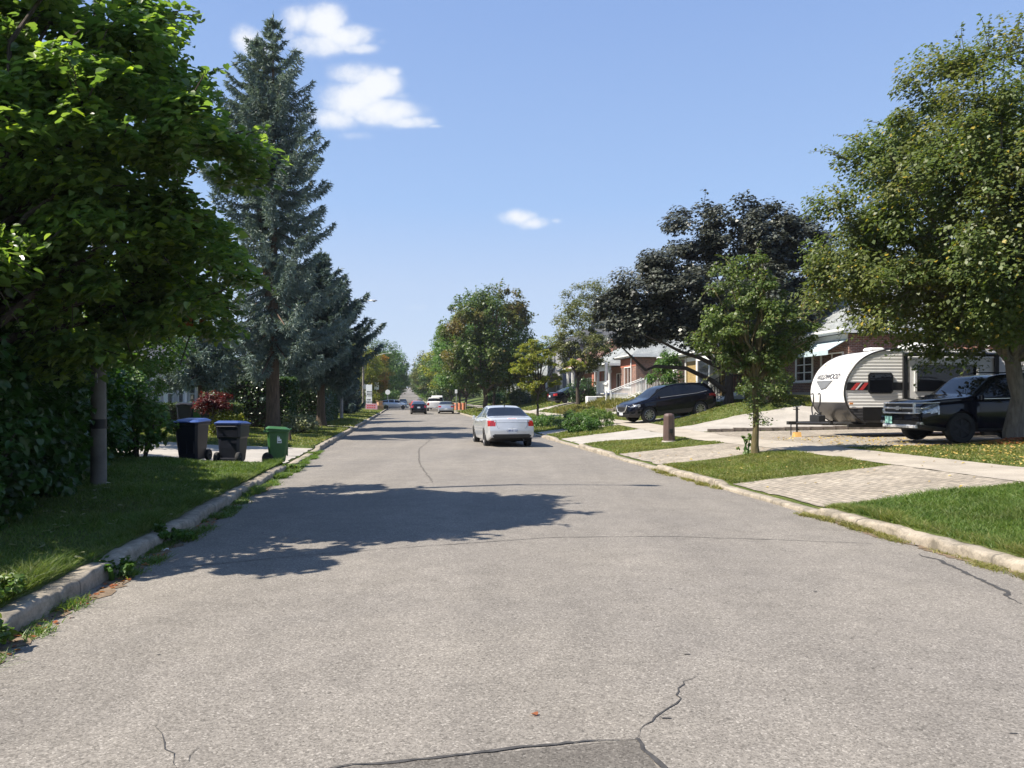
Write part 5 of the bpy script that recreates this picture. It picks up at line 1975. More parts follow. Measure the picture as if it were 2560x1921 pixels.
def build_houses():
    # brick bungalow behind the trailer
    h = thing('house', 'dark brick bungalow with grey roof and window awning behind the trailer', 'house', (*W(36.4, 17.2), 1.72), RR)
    mb = MB()
    mb.box(0, 9, -5.6, 2.2, -1.5, 2.75)
    mb.build('wall', M['darkbrick'], h)
    mb = MB()
    mb.box(-.04, 9.04, -5.64, 2.24, -1.5, .28)
    mb.build('foundation', M['plinth'], h)
    r = hip_roof(h, 0, 9, -5.6, 2.2, 2.95, 5.7, 'shingle')
    mb = MB()
    mb.box(-.02, .02, -5.5, 2.1, 2.45, 2.78)
    mb.build('frieze', M['white'], h)
    window(h, 'front', -1.9, .85, 1.45, 1.1, cols=2, rows=3)
    window(h, 'front', -4.3, .85, 1.7, 1.1, cols=2, rows=2)
    window(h, 'side', 3, 1.0, 1.3, 1.2, off=-5.6)
    # striped metal awning over the right of that window
    mb = MB()
    for k in range(21):
        y0 = -5.55+k*.125
        mb.prism([(-.02, 2.55), (-.95, 2.05), (-.95, 1.85), (-.93, 1.85), (-.93, 2.03), (0.0, 2.53)], y0+.004, y0+.121, 'y')
    mb.build('awning', M['awning'], h)
    downspout(h, -.10, 2.0, 0, 2.8)
    downspout(h, -.10, 1.2, .0, 1.0, 'offwhite')

    # nearer house at the right end, seen over the trailer
    h = thing('house', 'red brick bungalow with white eaves farthest right behind the big tree', 'house', (*W(22.5, 19.5), 1.3), RR)
    mb = MB()
    mb.box(0, 9, -5, 5, -1.5, 2.9)
    mb.build('wall', M['redbrick'], h)
    hip_roof(h, 0, 9, -5, 5, 3.1, 5.7, 'darkshingle')
    window(h, 'front', -1.5, 1.0, 1.6, 1.3)
    window(h, 'front', 2.6, 1.0, 1.4, 1.3)

    # yellow brick house
    h = thing('house', 'yellow brick house with pale grey roof and white box bay window', 'house', (*W(42.7, 15.2), 1.62), RR)
    mb = MB()
    mb.box(0, 10, -3.2, 2.0, -1.5, 2.55)
    mb.build('wall', M['yellow'], h)
    mb = MB()
    mb.box(.5, 10, -3.6, -3.2, -1.5, 2.55)
    mb.box(1.5, 10, 2.0, 5.6, -1.5, 2.55)
    mb.build('side_wall', M['redbrick'], h)
    mb = MB()
    mb.box(-.025, 0, -.3, 1.3, .0, 1.7)
    mb.build('patched_brickwork', M['yellow'], h)
    r = hip_roof(h, 0, 10, -3.6, 5.6, 2.8, 5.5, 'shingle', over=.4)
    chimney(h, r, 5.5, 2.2, 3.6, 5.4)
    mb = MB()
    mb.box(-.03, .03, -3.2, 2.0, 2.30, 2.54)
    mb.build('frieze', M['white'], h)
    # box bay
    mb = MB()
    mb.box(-.55, -.003, -2.9, -2.78, .35, 2.2)
    mb.box(-.55, -.003, -1.02, -.9, .35, 2.2)
    mb.box(-.55, -.003, -2.9, -.9, 2.2, 2.42)
    mb.box(-.6, -.003, -2.98, -.82, .22, .35)
    mb.box(-.55, -.48, -2.78, -2.70, .35, 2.2)
    mb.box(-.55, -.48, -1.10, -1.02, .35, 2.2)
    mb.box(-.5, -.003, -2.8, -1.0, -.4, .2)
    b = mb.build('bay_window', M['white'], h)
    mb = MB()
    mb.box(-.50, -.49, -2.70, -1.10, .35, 2.2)
    mb.build('pane', M['glass'], b)
    downspout(h, -.10, 1.9, 0, 2.6)
    window(h, 'front', 3.6, .9, 1.5, 1.3, off=1.5)
    steps(h, -1.7, .5, -4.9, -3.4, -.55, .42, 5)
    railing(h, [(-1.7, -4.9, -.5), (-.2, -4.9, .35), (.45, -4.9, .4)], m='blackmetal', gap=.16, post=.025, rail=.02)
    railing(h, [(-1.7, -3.4, -.5), (-.2, -3.4, .35)], m='blackmetal', gap=.16, post=.025, rail=.02)

    # red brick house with projecting hipped bay
    h = thing('house', 'red brick house with projecting brick bay, hipped grey roof and white porch railing', 'house', (*W(58.2, 15.2), 1.66), RR)
    mb = MB()
    mb.box(0, 2.6, -3.2, .9, -1.5, 3.1)
    mb.box(2.6, 10.5, -5.2, 5.2, -1.5, 3.1)
    mb.build('wall', M['darkbrick'], h)
    mb = MB()
    mb.box(-.02, -.001, -3.2, .9, 2.45, 3.1)
    mb.build('painted_band', M['plainbrick'], h)
    hip_roof(h, 0, 5.2, -3.2, .9, 3.3, 5.1, 'shingle', over=.4)
    hip_roof(h, 2.6, 10.5, -5.2, 5.2, 3.32, 6.4, 'shingle')
    window(h, 'front', -1.2, .95, 1.7, 1.45, cols=2)
    downspout(h, -.08, -2.2, 0, 3.2)
    mb = MB()
    mb.box(-1.2, 2.6, .903, 4.0, -1.2, .42)
    mb.build('porch_floor', M['plinth'], h)
    railing(h, [(-1.15, 3.9, .42), (-1.15, -.0, .42)], h=1.0)
    mb = MB()
    for yy in (1.2, 3.8):
        mb = MB()
        mb.cbox(-1.2, -1.0, yy-.1, yy+.1, .42, 2.9, .02)
        mb.build('porch_post', M['white'], h)
    steps(h, -2.4, .4, -5.0, -3.8, -.6, .5, 6)
    railing(h, [(-2.4, -3.75, -.5), (.2, -3.75, .5), (2.5, -3.75, .5)], h=1.0)
    railing(h, [(-2.4, -5.0, -.5), (.2, -5.0, .5)], h=1.0)
    mb = MB()
    mb.cbox(2.5, 2.6, -4.9, -4.0, .5, 2.6, .01)
    mb.build('door', M['white'], h)
    mb = MB()
    mb.cbox(-1.30, -1.18, .3, 1.5, 1.15, 1.33, .02)
    mb.build('planter', M['white'], h)

    # brick house with porch under a grey roof
    h = thing('house', 'brick house with brick porch pier, white columns and weathered grey roof', 'house', (*W(68.0, 15.6), 1.6), RR)
    mb = MB()
    mb.box(1.6, 10, -4.2, 4.4, -1.5, 3.0)
    mb.build('wall', M['redbrick'], h)
    mb = MB()
    mb.box(0, .7, 1.5, 2.2, -1.5, 2.6)
    mb.build('pier', M['plainbrick'], h)
    mb = MB()
    mb.box(-.2, 1.6, -4.2, 4.4, -1.5, .35)
    mb.build('porch_floor', M['plinth'], h)
    mb = MB()
    mb.box(-.05, .05, -4.4, 4.6, 2.55, 2.95)
    mb.build('frieze', M['white'], h)
    mb = MB()
    mb.lathe([(.20, .35), (.20, .45), (.15, .5), (.12, 2.3), (.18, 2.4), (.18, 2.55)], 14, 0, Matrix.Translation((.15, -3.6, 0)))
    mb.build('column', M['white'], h, smooth=40)
    downspout(h, -.1, .6, -.3, 2.9)
    railing(h, [(-.1, -3.5, .35), (-.1, -.6, .35)], h=1.0)
    railing(h, [(-1.8, -.5, -.5), (-.1, -.5, .35)], h=1.0)
    r = hip_roof(h, 0, 10, -4.2, 4.4, 3.1, 5.9, 'shingle')
    window(h, 'front', -1.6, 1.0, 1.6, 1.3, off=1.6)
    mb = MB()
    mb.cbox(1.5, 1.6, 2.6, 3.5, .4, 2.5, .01)
    mb.build('door', M['blackmetal'], h)

    # brown roofed house with chimney
    h = thing('house', 'brick house with brown red roof, brick chimney and white porch rail', 'house', (*W(79.5, 15.6), 1.5), RR)
    mb = MB()
    mb.box(1.5, 10, -4.6, 4.6, -1.5, 3.2)
    mb.build('wall', M['redbrick'], h)
    r = hip_roof(h, 0, 10, -4.6, 4.6, 3.4, 6.6, 'redshingle')
    chimney(h, r, 3.6, -4.2, 3.3, 6.1)
    mb = MB()
    mb.box(-.2, 1.5, -4.6, 4.6, -1.5, .3)
    mb.build('porch_floor', M['plinth'], h)
    railing(h, [(-.1, -4.5, .3), (-.1, 1.0, .3)], h=1.0, gap=.14)
    railing(h, [(-.1, 2.2, .3), (-.1, 4.5, .3)], h=1.0, gap=.14)
    mb = MB()
    for yy in (-4.4, -1.4, 1.0, 4.4):
        mb = MB()
        mb.cbox(-.2, .02, yy-.1, yy+.1, .3, 3.2, .02)
        mb.build('porch_post', M['white'], h)
    window(h, 'front', -2.2, 1.0, 1.6, 1.3, off=1.5)
    window(h, 'front', 2.8, 1.0, 1.6, 1.3, off=1.5)

    # taller grey house
    h = thing('house', 'two storey grey house with dark hipped roof among the trees', 'house', (*W(90.5, 16.0), 1.4), RR)
    mb = MB()
    mb.box(0, 10, -4.6, 4.6, -1.5, 6.4)
    mb.build('wall', M['greyhouse'], h)
    r = hip_roof(h, 0, 10, -4.6, 4.6, 6.6, 9.0, 'darkshingle', fascia='blackmetal')
    mb = MB()
    mb.cbox(4.0, 4.4, -2.2, -1.8, 8.0, 9.4, .03)
    mb.build('roof_vent', M['blackmetal'], r)
    window(h, 'front', -2.4, 1.0, 1.8, 1.5)
    window(h, 'front', 2.0, 4.0, 1.6, 1.4)
    window(h, 'side', 5.0, 4.0, 1.3, 1.3, off=-4.6)
    mb = MB()
    mb.box(-1.8, -.001, -3.8, 3.8, 2.75, 2.95)
    mb.build('porch_roof', M['redshingle'], h)
    for sy in (-3.6, 3.6):
        mb = MB()
        mb.cbox(-1.75, -1.55, sy-.1, sy+.1, -.5, 2.74, .02)
        mb.build('porch_post', M['white'], h)

    # further houses on the right, mostly behind the verge trees
    for s, lb, wm, rm in ((103, 'far brick bungalow with pale porch behind the big maple', 'redbrick', 'shingle'), (116, 'far cream house behind the row of verge trees', 'offwhite', 'darkshingle')):
        h = thing('house', lb, 'house', (*W(s, 15.5), 1.2), RR)
        mb = MB()
        mb.box(0, 10, -5, 5, -1.5, 3.0)
        mb.build('wall', M[wm], h)
        hip_roof(h, -1.4, 10, -5, 5, 3.2, 5.8, rm)
        window(h, 'front', -2.6, 1.0, 1.6, 1.4)
        window(h, 'front', 2.6, 1.0, 1.6, 1.4)
        window(h, 'side', 3, 1.0, 1.4, 1.3, off=-5)
        for yy in (-4.6, 0, 4.6):
            mb = MB()
            mb.cbox(-1.3, -1.1, yy-.1, yy+.1, -.8, 3.0, .02)
            mb.build('porch_post', M['white'], h)
        railing(h, [(-1.2, -4.5, .1), (-1.2, -.1, .1)], gap=.2)
        mb = MB()
        mb.box(-1.4, -.01, -5, 5, -1, .1)
        mb.build('porch_floor', M['plinth'], h)

    # house behind the spruces on the left
    h = thing('house', 'pale grey house half hidden behind the spruces on the left', 'house', (*W(47.5, -15.0), .45), RR+math.pi)
    mb = MB()
    mb.box(0, 9, -6, 6, -1, 3.2)
    mb.build('wall', M['greywall'], h)
    hip_roof(h, 0, 9, -6, 6, 3.4, 6.0, 'darkshingle')
    for yy in (-3.6, -1.2, 1.2, 3.6):
        window(h, 'front', yy, .8, 1.2, 1.5, cols=1, rows=2)
    window(h, 'side', 2.0, .8, 1.4, 1.4, off=6.0)
    window(h, 'side', 5.0, .8, 1.4, 1.4, off=6.0)
    mb = MB()
    for yy in (-5.8, -2.4, 2.4, 5.8):
        mb = MB()
        mb.lathe([(.16, 0), (.16, .1), (.11, .2), (.10, 2.9), (.15, 3.05), (.15, 3.2)], 12, 0, Matrix.Translation((-1.2, yy, 0)))
        mb.build('column', M['white'], h, smooth=40)
    mb = MB()
    mb.box(-1.5, -.001, -6, 6, -.8, .0)
    mb.build('porch_floor', M['plinth'], h)
    railing(h, [(-2.8, .6, -.6), (-1.4, .6, .0)], h=.9)


build_houses()

# ------------------------------------------------------------------ bins, pillar, lamps, poles, signs
def wheelie_bin(name, label, x, y, z, rz, body, lid, w=.62, d=.72, h=1.08, group=None, notch=False, wheel=.14, sticker=False, numbers=False):
    root = thing(name, label, 'bin', (x, y, z), rz, group)
    def ring(zz, ww, dd, yo=0, c=.05):
        return [(-ww/2+c, -dd/2+yo, zz), (ww/2-c, -dd/2+yo, zz), (ww/2, -dd/2+c+yo, zz), (ww/2, dd/2-c+yo, zz), (ww/2-c, dd/2+yo, zz), (-ww/2+c, dd/2+yo, zz), (-ww/2, dd/2-c+yo, zz), (-ww/2, -dd/2+c+yo, zz)]
    mb = MB()
    lv = [(.05, .74, .68, .03), (.10, .80, .74, .02), (h*.40, .86, .84, .01), (h*.62, .88, .88, 0), (h*.63, .92, .90, 0), (h*.66, .97, .95, 0), (h*.86, 1.0, 1.0, 0), (h*.93, 1.0, 1.0, 0), (h*.935, 1.07, 1.06, 0), (h*.965, 1.07, 1.06, 0)]
    if not notch:
        lv = [(.05, .76, .70, .03), (.10, .80, .74, .02), (h*.45, .88, .86, .01), (h*.90, .98, .98, 0), (h*.905, 1.07, 1.06, 0), (h*.965, 1.07, 1.06, 0)]
    V = []
    for zz, a, b, yo in lv:
        V += ring(zz, w*a, d*b, yo)
    F = [tuple(range(7, -1, -1))]
    for i in range(len(lv)-1):
        for j in range(8):
            k = (j+1) % 8
            F.append((i*8+j, i*8+k, i*8+8+k, i*8+8+j))
    F.append(tuple(range(len(V)-8, len(V))))
    mb.add(V, F)
    mb.box(-w*.36, w*.36, d/2-.02, d/2+.05, .06, .16)
    for k in (-.3, 0, .3):
        mb.box(w*k-.012, w*k+.012, -d*.445, -d*.38, .2, h*.5)
    mb.build('body', M[body], root, bevel=.008)
    # lid: domed, overhanging, sloping to the front, hinged at the back
    mb = MB()
    V = ring(h*.97, w*1.10, d*1.10)+ring(h*.99, w*1.12, d*1.12)+ring(h*1.045, w*.86, d*.80, .02)
    V = [(p[0], p[1], p[2]+(.035*(p[1]/d) if i >= 8 else 0)) for i, p in enumerate(V)]
    F = [tuple(range(7, -1, -1)), tuple(range(16, 24))]
    for i in range(2):
        for j in range(8):
            k = (j+1) % 8
            F.append((i*8+j, i*8+k, i*8+8+k, i*8+8+j))
    mb.add(V, F)
    mb.box(-w*.22, w*.22, -d*.62, -d*.54, h*.965, h*.995)
    l = mb.build('lid', M[lid], root, bevel=.006)
    mb = MB()
    mb.tube([(-w*.40, d*.62, h*.92), (w*.40, d*.62, h*.92)], .018, 8)
    for sx in (-1, 1):
        mb.box(sx*w*.40-.02, sx*w*.40+.02, d*.44, d*.64, h*.90, h*.945)
    mb.build('handle', M[body], root)
    for sx in (-1, 1):
        mb = MB()
        mb.lathe([(wheel*.55, -.035), (wheel*.95, -.04), (wheel, -.025), (wheel, .025), (wheel*.95, .04), (wheel*.55, .035)], 20, axis='x')
        o = mb.build('wheel', M['tyre'], root, smooth=40)
        o.location = (sx*(w*.44), d*.46, wheel)
        q = MB()
        q.lathe([(wheel*.5, -.03), (wheel*.3, -.036), (.02, -.05), (.02, .05), (wheel*.3, .036), (wheel*.5, .03)], 14, axis='x')
        q.build('hub', M['plastic'], o)
    if sticker:
        mb = MB()
        mb.box(.0, .002, -.05, .05, -.09, .09)
        s = mb.build('sticker', M['signwhite'], root)
        s.location = (-w*.475, -.02, h*.70)
    return root


def street_lamp(label, x, y, z, rz, h=9.0, arm=2.0, rise=.55, group='street lamps on the left', pm='polecon'):
    """tapered pole, curved arm towards local +x, cobra head"""
    root = thing('street_lamp', label, 'street lamp', (x, y, z), rz, group)
    mb = MB()
    mb.tube([(0, 0, -.3), (0, 0, .3), (0, 0, h*.5), (0, 0, h)], [.13, .125, .10, .075], 14)
    mb.build('pole', M[pm], root, smooth=60)
    mb = MB()
    pts = []
    for i in range(9):
        f = i/8
        pts.append((arm*f, 0, h-.35+rise*math.sin(f*math.pi/2)))
    mb.tube(pts, [.04-.01*i/8 for i in range(9)], 8)
    mb.build('arm', M['lampgrey'], root, smooth=60)
    mb = MB()
    V, F = [], []
    sec = [(0, .035, .03), (.12, .06, .045), (.30, .12, .075), (.52, .145, .085), (.66, .11, .065), (.72, .03, .03)]
    k = 12
    for lx, ww, hh in sec:
        for j in range(k):
            a = 2*math.pi*j/k
            V.append((arm+lx-.05, ww*math.cos(a), h-.35+rise+hh*math.sin(a)*(1 if math.sin(a) > 0 else .55)+.02))
    for i in range(len(sec)-1):
        for j in range(k):
            l = (j+1) % k
            F.append((i*k+j, i*k+l, (i+1)*k+l, (i+1)*k+j))
    F.append(tuple(range(k-1, -1, -1)))
    F.append(tuple(range((len(sec)-1)*k, len(sec)*k)))
    mb.add(V, F)
    hd = mb.build('lamp_head', M['lampgrey'], root, smooth=50)
    mb = MB()
    mb.lathe([(.02, -.07), (.08, -.05), (.105, 0)], 14, 0, Matrix.Translation((arm+.45, 0, h-.35+rise-.012)))
    mb.build('lens', M['clearlamp'], hd, smooth=60)
    return root


def build_things():
    # bins on the left
    z = lambda x, y: float(H(*[np.array([q]) for q in ST(x, y)])[0])+.02
    Y1 = 19.0
    X1 = PX(192, Y1)
    wheelie_bin('wheelie_bin', 'navy wheelie bin with pale lettering on its lid, half behind the bushes', X1, Y1, z(X1, Y1), math.radians(-4), 'bluebin', 'bluelid', .60, .70, 1.0)
    r = [o for o in C.objects if o.name.startswith('wheelie_bin')][-1]
    text_mesh('473', .15, M['signwhite'], next(c for c in r.children if c.name.startswith('lid')), (-.02, -.02, 1.056), (0, 0, .1), sx=1.3)
    Y2 = 18.9
    X2 = PX(233, Y2)
    wheelie_bin('wheelie_bin', 'navy wheelie bin with waisted body and plain blue lid, between the other two bins', X2, Y2, z(X2, Y2), math.radians(178), 'bluebin', 'bluelid', .60, .68, 1.0, notch=True, wheel=.15)
    Y3 = 19.4
    X3 = PX(278, Y3)
    wheelie_bin('wheelie_bin', 'green wheelie bin with white sticker near the kerb', X3, Y3, z(X3, Y3), math.radians(108), 'greenbin', 'greenbin', .48, .54, .89, sticker=False, wheel=.14)
    r = [o for o in C.objects if o.name.startswith('wheelie_bin')][-1]
    mb = MB()
    mb.prism([(-.055, -.10), (.055, -.10), (.055, .02), (.035, .10), (.02, .03), (.0, .07), (-.02, .0), (-.045, .0)], -.004, 0, 'x')
    s = mb.build('sticker', M['signwhite'], r)
    s.location = (-.488*.48, -.03, .63)
    q = MB()
    q.box(-.006, -.0045, -.04, .04, -.078, -.055)
    q.build('print', M['ink'], s)
    # bins stored in the shade by the hedge
    for i, (px, Yb, bm, lb) in enumerate(((186, 30.5, 'bluebin', 'dark bin stored in the hedge shade behind the navy bins'), (195, 30.8, 'greenbin', 'green bin stored in the shade between the two darker bins'), (207, 31, 'plastic', 'grey black bin stored in the shade beside the red shrub'))):
        x = PX(px, Yb)
        wheelie_bin('wheelie_bin', lb, x, Yb, z(x, Yb), math.radians(10), bm, bm, .6, .7, 1.05)

    # brown utility pillar
    sp, tp = 25.15, 7.2
    x, y, zz = on_street(sp, tp)
    root = thing('utility_pillar', 'brown metal utility pillar on the verge beside the sidewalk', 'utility pillar', (x, y, zz), RR)
    def hexring(r1, zz_):
        return [(r1*math.cos(a), r1*.9*math.sin(a), zz_) for a in [math.pi/8+i*math.pi/4 for i in range(8)]]
    mb = MB()
    V = hexring(.205, .03)+hexring(.185, .86)+hexring(.165, .92)+hexring(.08, .955)
    F = [tuple(range(7, -1, -1)), tuple(range(24, 32))]
    for i in range(3):
        for j in range(8):
            k = (j+1) % 8
            F.append((i*8+j, i*8+k, i*8+8+k, i*8+8+j))
    mb.add(V, F)
    mb.build('cabinet', M['pedestal'], root, bevel=.01)
    mb = MB()
    mb.lathe([(.26, -.15), (.26, .0), (.24, .035)], 8)
    mb.build('base', M['plinth'], root)
    mb = MB()
    mb.cbox(-.04, .08, -.205, -.17, .30, .44, .008)
    mb.build('plate', M['blackmetal'], root)

    # street lamps on the left
    street_lamp('street lamp pole standing among the vines, its arm lost in the leaves', PX(98.6, 13.0), 13.0, .2, 0.0, 9.0, 1.9, pm='poleshade')
    r = [o for o in C.objects if o.name.startswith('street_lamp')][-1]
    mb = MB()
    mb.tube([(0, 0, .98), (0, 0, 1.14)], .126, 14)
    mb.build('band', M['plastic'], r, smooth=60)
    mb = MB()
    mb.box(-.04, .05, -.14, -.115, 1.75, 1.9)
    mb.build('tag_plate', M['signgrey'], r)
    Y = 58
    xh = PX(372, Y)
    street_lamp('street lamp whose curved arm reaches past the spruces', xh-2.3, Y, .2, .05, 8.7, 2.0)
    Y = 126
    xh = PX(390, Y)
    street_lamp('far street lamp beside the orange tree', xh-2.5, Y, .4, .05, 8.6, 2.2)
    # wooden pole
    Y = 108
    x = PX(363.2, Y)
    root = thing('utility_pole', 'grey wooden pole beside the white board sign', 'pole', (x, Y, .1), 0)
    mb = MB()
    mb.tube([(0, 0, -.3), (0, 0, 3.5), (0, 0, 7.2)], [.17, .15, .12], 10)
    mb.build('pole', M['polewood'], root, smooth=60)
    mb = MB()
    mb.prism([(-.42, 0), (0, -.42), (.42, 0), (0, .42)], -.19, -.17, 'y', 0, Matrix.Translation((.25, 0, 3.3)))
    mb.build('sign_back', M['signgrey'], root)
    # white board sign on posts
    Y = 106
    x = PX(367.6, Y)
    root = thing('board_sign', 'white two panel board sign with dark lettering near the pole', 'sign', (x, Y, .1), 0)
    mb = MB()
    mb.box(-.06, .06, -.05, .05, 0, 3.6)
    mb.box(.30, .38, -.05, .05, 0, 1.4)
    mb.build('post', M['offwhite'], root)
    for z0, z1, rows in ((2.05, 3.55, 2), (.95, 1.95, 2)):
        mb = MB()
        mb.box(-.22, .62, -.09, -.055, z0, z1)
        p = mb.build('panel', M['signwhite'], root)
        mb = MB()
        rng = random.Random(int(z0*10))
        for k in range(rows):
            zz = z0+.12+k*.32
            xx = -.10
            while xx < .50:
                w_ = rng.choice((.08, .12, .16))
                mb.box(xx, xx+w_, -.097, -.091, zz, zz+.18)
                xx += w_+.05
        mb.build('lettering', M['ink'], p)
    # pink box sign and cardboard boxes at the kerb
    Y = 103
    x = PX(371.5, Y)
    root = thing('yard_sign', 'low pink yard sign with dark print at the kerb', 'sign', (x, Y, .12), 0)
    mb = MB()
    mb.box(-.8, .8, -.03, .03, .15, .95)
    mb.box(-.6, -.55, -.02, .02, -.1, .15)
    mb.box(.55, .6, -.02, .02, -.1, .15)
    mb.build('panel', M['signpink'], root)
    mb = MB()
    for k, zz in enumerate((.35, .62)):
        for i in range(4):
            mb.box(-.6+i*.3, -.6+i*.3+.2, -.04, -.032, zz, zz+.14)
    mb.build('lettering', M['redink'], root)
    for i, (px, w_, h_, yy, lb) in enumerate(((374.3, .55, .8, 105, 'small pale cardboard box next to the pink sign'), (376.6, .7, .9, 106, 'middle cardboard box of the curbside pile'), (379.2, .95, .7, 104.5, 'widest cardboard box nearest the kerb, at the right of the pile'), (379.6, .6, .55, 104.6, 'cardboard box lying on top of the widest box'))):
        root = thing('cardboard_box', lb, 'box', (PX(px, yy), yy, .12+(.71 if i == 3 else 0)), .2*i, 'cardboard boxes at the kerb')
        mb = MB()
        mb.cbox(-w_/2, w_/2, -w_/2, w_/2, 0, h_, .01)
        mb.build('carton', M['cardboard'], root)
        mb = MB()
        mb.prism([(-w_/2, h_), (-w_/2-.18, h_+.10), (-w_/2-.17, h_+.115), (-w_/2, h_+.012)], -w_/2+.02, w_/2-.02, 'y')
        mb.prism([(w_/2, h_), (w_/2+.15, h_-.12), (w_/2+.165, h_-.11), (w_/2, h_+.012)], -w_/2+.02, w_/2-.02, 'y')
        mb.build('flap', M['cardboard'], root)
    # sign posts
    def post_sign(name, label, px, Y, z0, h, face, m, r=.3):
        x = PX(px, Y)
        root = thing(name, label, 'sign', (x, Y, z0), 0)
        mb = MB()
        mb.box(-.03, .03, -.02, .02, -.2, h)
        mb.build('post', M['lampgrey'], root)
        mb = MB()
        if face == 'disc':
            mb.lathe([(r*.98, -.012), (r, 0), (r*.98, .012)], 8, 0, Matrix.Translation((0, -.04, h-r*.8)) @ Matrix.Rotation(math.pi/2, 4, 'X'))
        else:
            mb.cbox(-r*.7, r*.7, -.05, -.03, h-r*2.2, h, .01)
        mb.build('panel', M[m], root)
        return root
    post_sign('round_sign', 'pale round sign on a post at the side street corner', 367.8+20, 122, .2, 2.9, 'disc', 'signwhite', .42)
    post_sign('parking_sign', 'small white sign on a thin post at the right verge', 456.2, 92, .2, 2.6, 'box', 'signwhite', .2)
    post_sign('box_sign', 'white notice fixed beside the far street lamp', 376.5, 124, .2, 4.2, 'box', 'signwhite', .55)
    # orange barrier mesh at the verge
    x, y = PX(457.5, 96), 96
    root = thing('orange_barrier', 'sagging orange mesh barrier on the right verge beyond the parked sedan', 'barrier', (x, y, .2), 0)
    mb = MB()
    for i in range(5):
        mb.tube([(-1.02+i*.51, 0, -.1), (-1.02+i*.51+.03, 0, 1.1)], .022, 5)
    mb.build('stake', M['offwhite'], root)
    V, F = [], []
    n, m = 22, 5
    for i in range(n):
        for j in range(m):
            xx = -1.7+3.4*i/(n-1)
            V.append((xx*.6, -.05+.05*math.sin(i*1.3), .12+j*.23-.10*math.sin(i/(n-1)*math.pi*4)**2*(j/m)))
            V.append((xx*.6, -.035+.05*math.sin(i*1.3), .12+j*.23-.10*math.sin(i/(n-1)*math.pi*4)**2*(j/m)))
    for i in range(n-1):
        for j in range(m-1):
            a = (i*m+j)*2
            b = ((i+1)*m+j)*2
            F.append((a, b, b+2, a+2))
            F.append((a+1, a+3, b+3, b+1))
    link('mesh_panel', mesh_np('mesh_panel', np.array(V), np.array(F), M['orange']), root)

    # light fence by the far porch
    x, y, zz = on_street(100, 13)
    root = thing('picket_fence', 'pale picket fence in front of the far gardens on the right', 'fence', (x, y, zz), RR)
    mb = MB()
    for i in range(30):
        mb.box(-.02, .02, -4.4+i*.3, -4.4+i*.3+.1, 0, 1.1)
    mb.box(.02, .05, -4.4, 4.5, .25, .33)
    mb.box(.02, .05, -4.4, 4.5, .80, .88)
    mb.build('pickets', M['offwhite'], root)
    # old stump by the spruce
    x, y = PX(285, 27.5), 27.5
    root = thing('tree_stump', 'small rotten brown stump at the foot of the big spruce', 'stump', (x, y, z(x, y)), 0)
    mb = MB()
    rng = random.Random(4)
    for i in range(12):
        a = rng.random()*6.28
        r_ = rng.uniform(.02, .22)
        mb.tube([(r_*math.cos(a)*1.2, r_*math.sin(a), -.1), (r_*math.cos(a), r_*math.sin(a), rng.uniform(.15, .42))], [.08, .045], 6)
    mb.build('wood', M['bark'], root)
    # things on the house side lawn: table and dark boxes by the porch
    for i, (px, Y_, w_, lb, mm) in enumerate(((597, 60, 1.5, 'low white topped table in front of the brick porch pier', 'white'), (617, 59, 1.9, 'blue covered low table on the lawn before the porch railing', 'bluelid'))):
        x = PX(px, Y_)
        root = thing('garden_table', lb, 'table', (x, Y_, z(x, Y_)), 0)
        mb = MB()
        mb.cbox(-w_/2, w_/2, -.35, .35, .50, .58, .02)
        mb.build('top', M[mm], root)
        mb = MB()
        mb.box(-w_/2+.1, w_/2-.1, -.3, .3, .35, .497)
        mb.build('apron', M['blackmetal'], root)
        for sx in (-1, 1):
            for sy in (-1, 1):
                mb = MB()
                mb.tube([(sx*(w_/2-.1), sy*.28, -.15), (sx*(w_/2-.1), sy*.28, .36)], .03, 6)
                mb.build('leg', M['offwhite'], root)
    x = PX(591, 58)
    root = thing('planter_box', 'white square planter box on the overgrown bank', 'planter', (x, 58, z(x, 58)), RR)
    mb = MB()
    mb.cbox(-.35, .35, -.35, .35, -.1, .75, .03)
    mb.build('box', M['white'], root)
    mb = MB()
    mb.box(-.28, .28, -.28, .28, .752, .765)
    mb.build('soil', M['soil'], root)
    # blue recycling bin by the brick wall under the window
    x, y, zz = on_street(36.0, 16.3)
    wheelie_bin('wheelie_bin', 'blue bin standing against the dark brick wall under the window', x, y, zz, RR+math.pi/2, 'bluebin', 'bluelid', .6, .7, 1.05)
    # litter on the road
    rng = np.random.default_rng(8)
    for i, (px, py, r, m, lb) in enumerate(((161, 546, .06, 'litter', 'white paper scrap lying by the left kerb'), (534.5, 715, .014, 'l_dead', 'small orange leaf lying in the middle of the road'))):
        Y = CAM_H*768/(py-399)
        x = PX(px, Y)
        V = [(x+r*1.5*math.cos(a)*(1+.2*math.sin(3*a)), Y+r*math.sin(a), float(road_z(*ST(x, Y)))+.012+.006*math.sin(2*a)) for a in np.linspace(0, 6.28, 9)[:-1]]
        o = link('paper_scrap' if i == 0 else 'fallen_leaf', mesh_np('scrap', np.array(V), np.array([list(range(8))]), M[m]))
        tag(o, lb, 'litter' if i == 0 else 'leaf')


build_things()

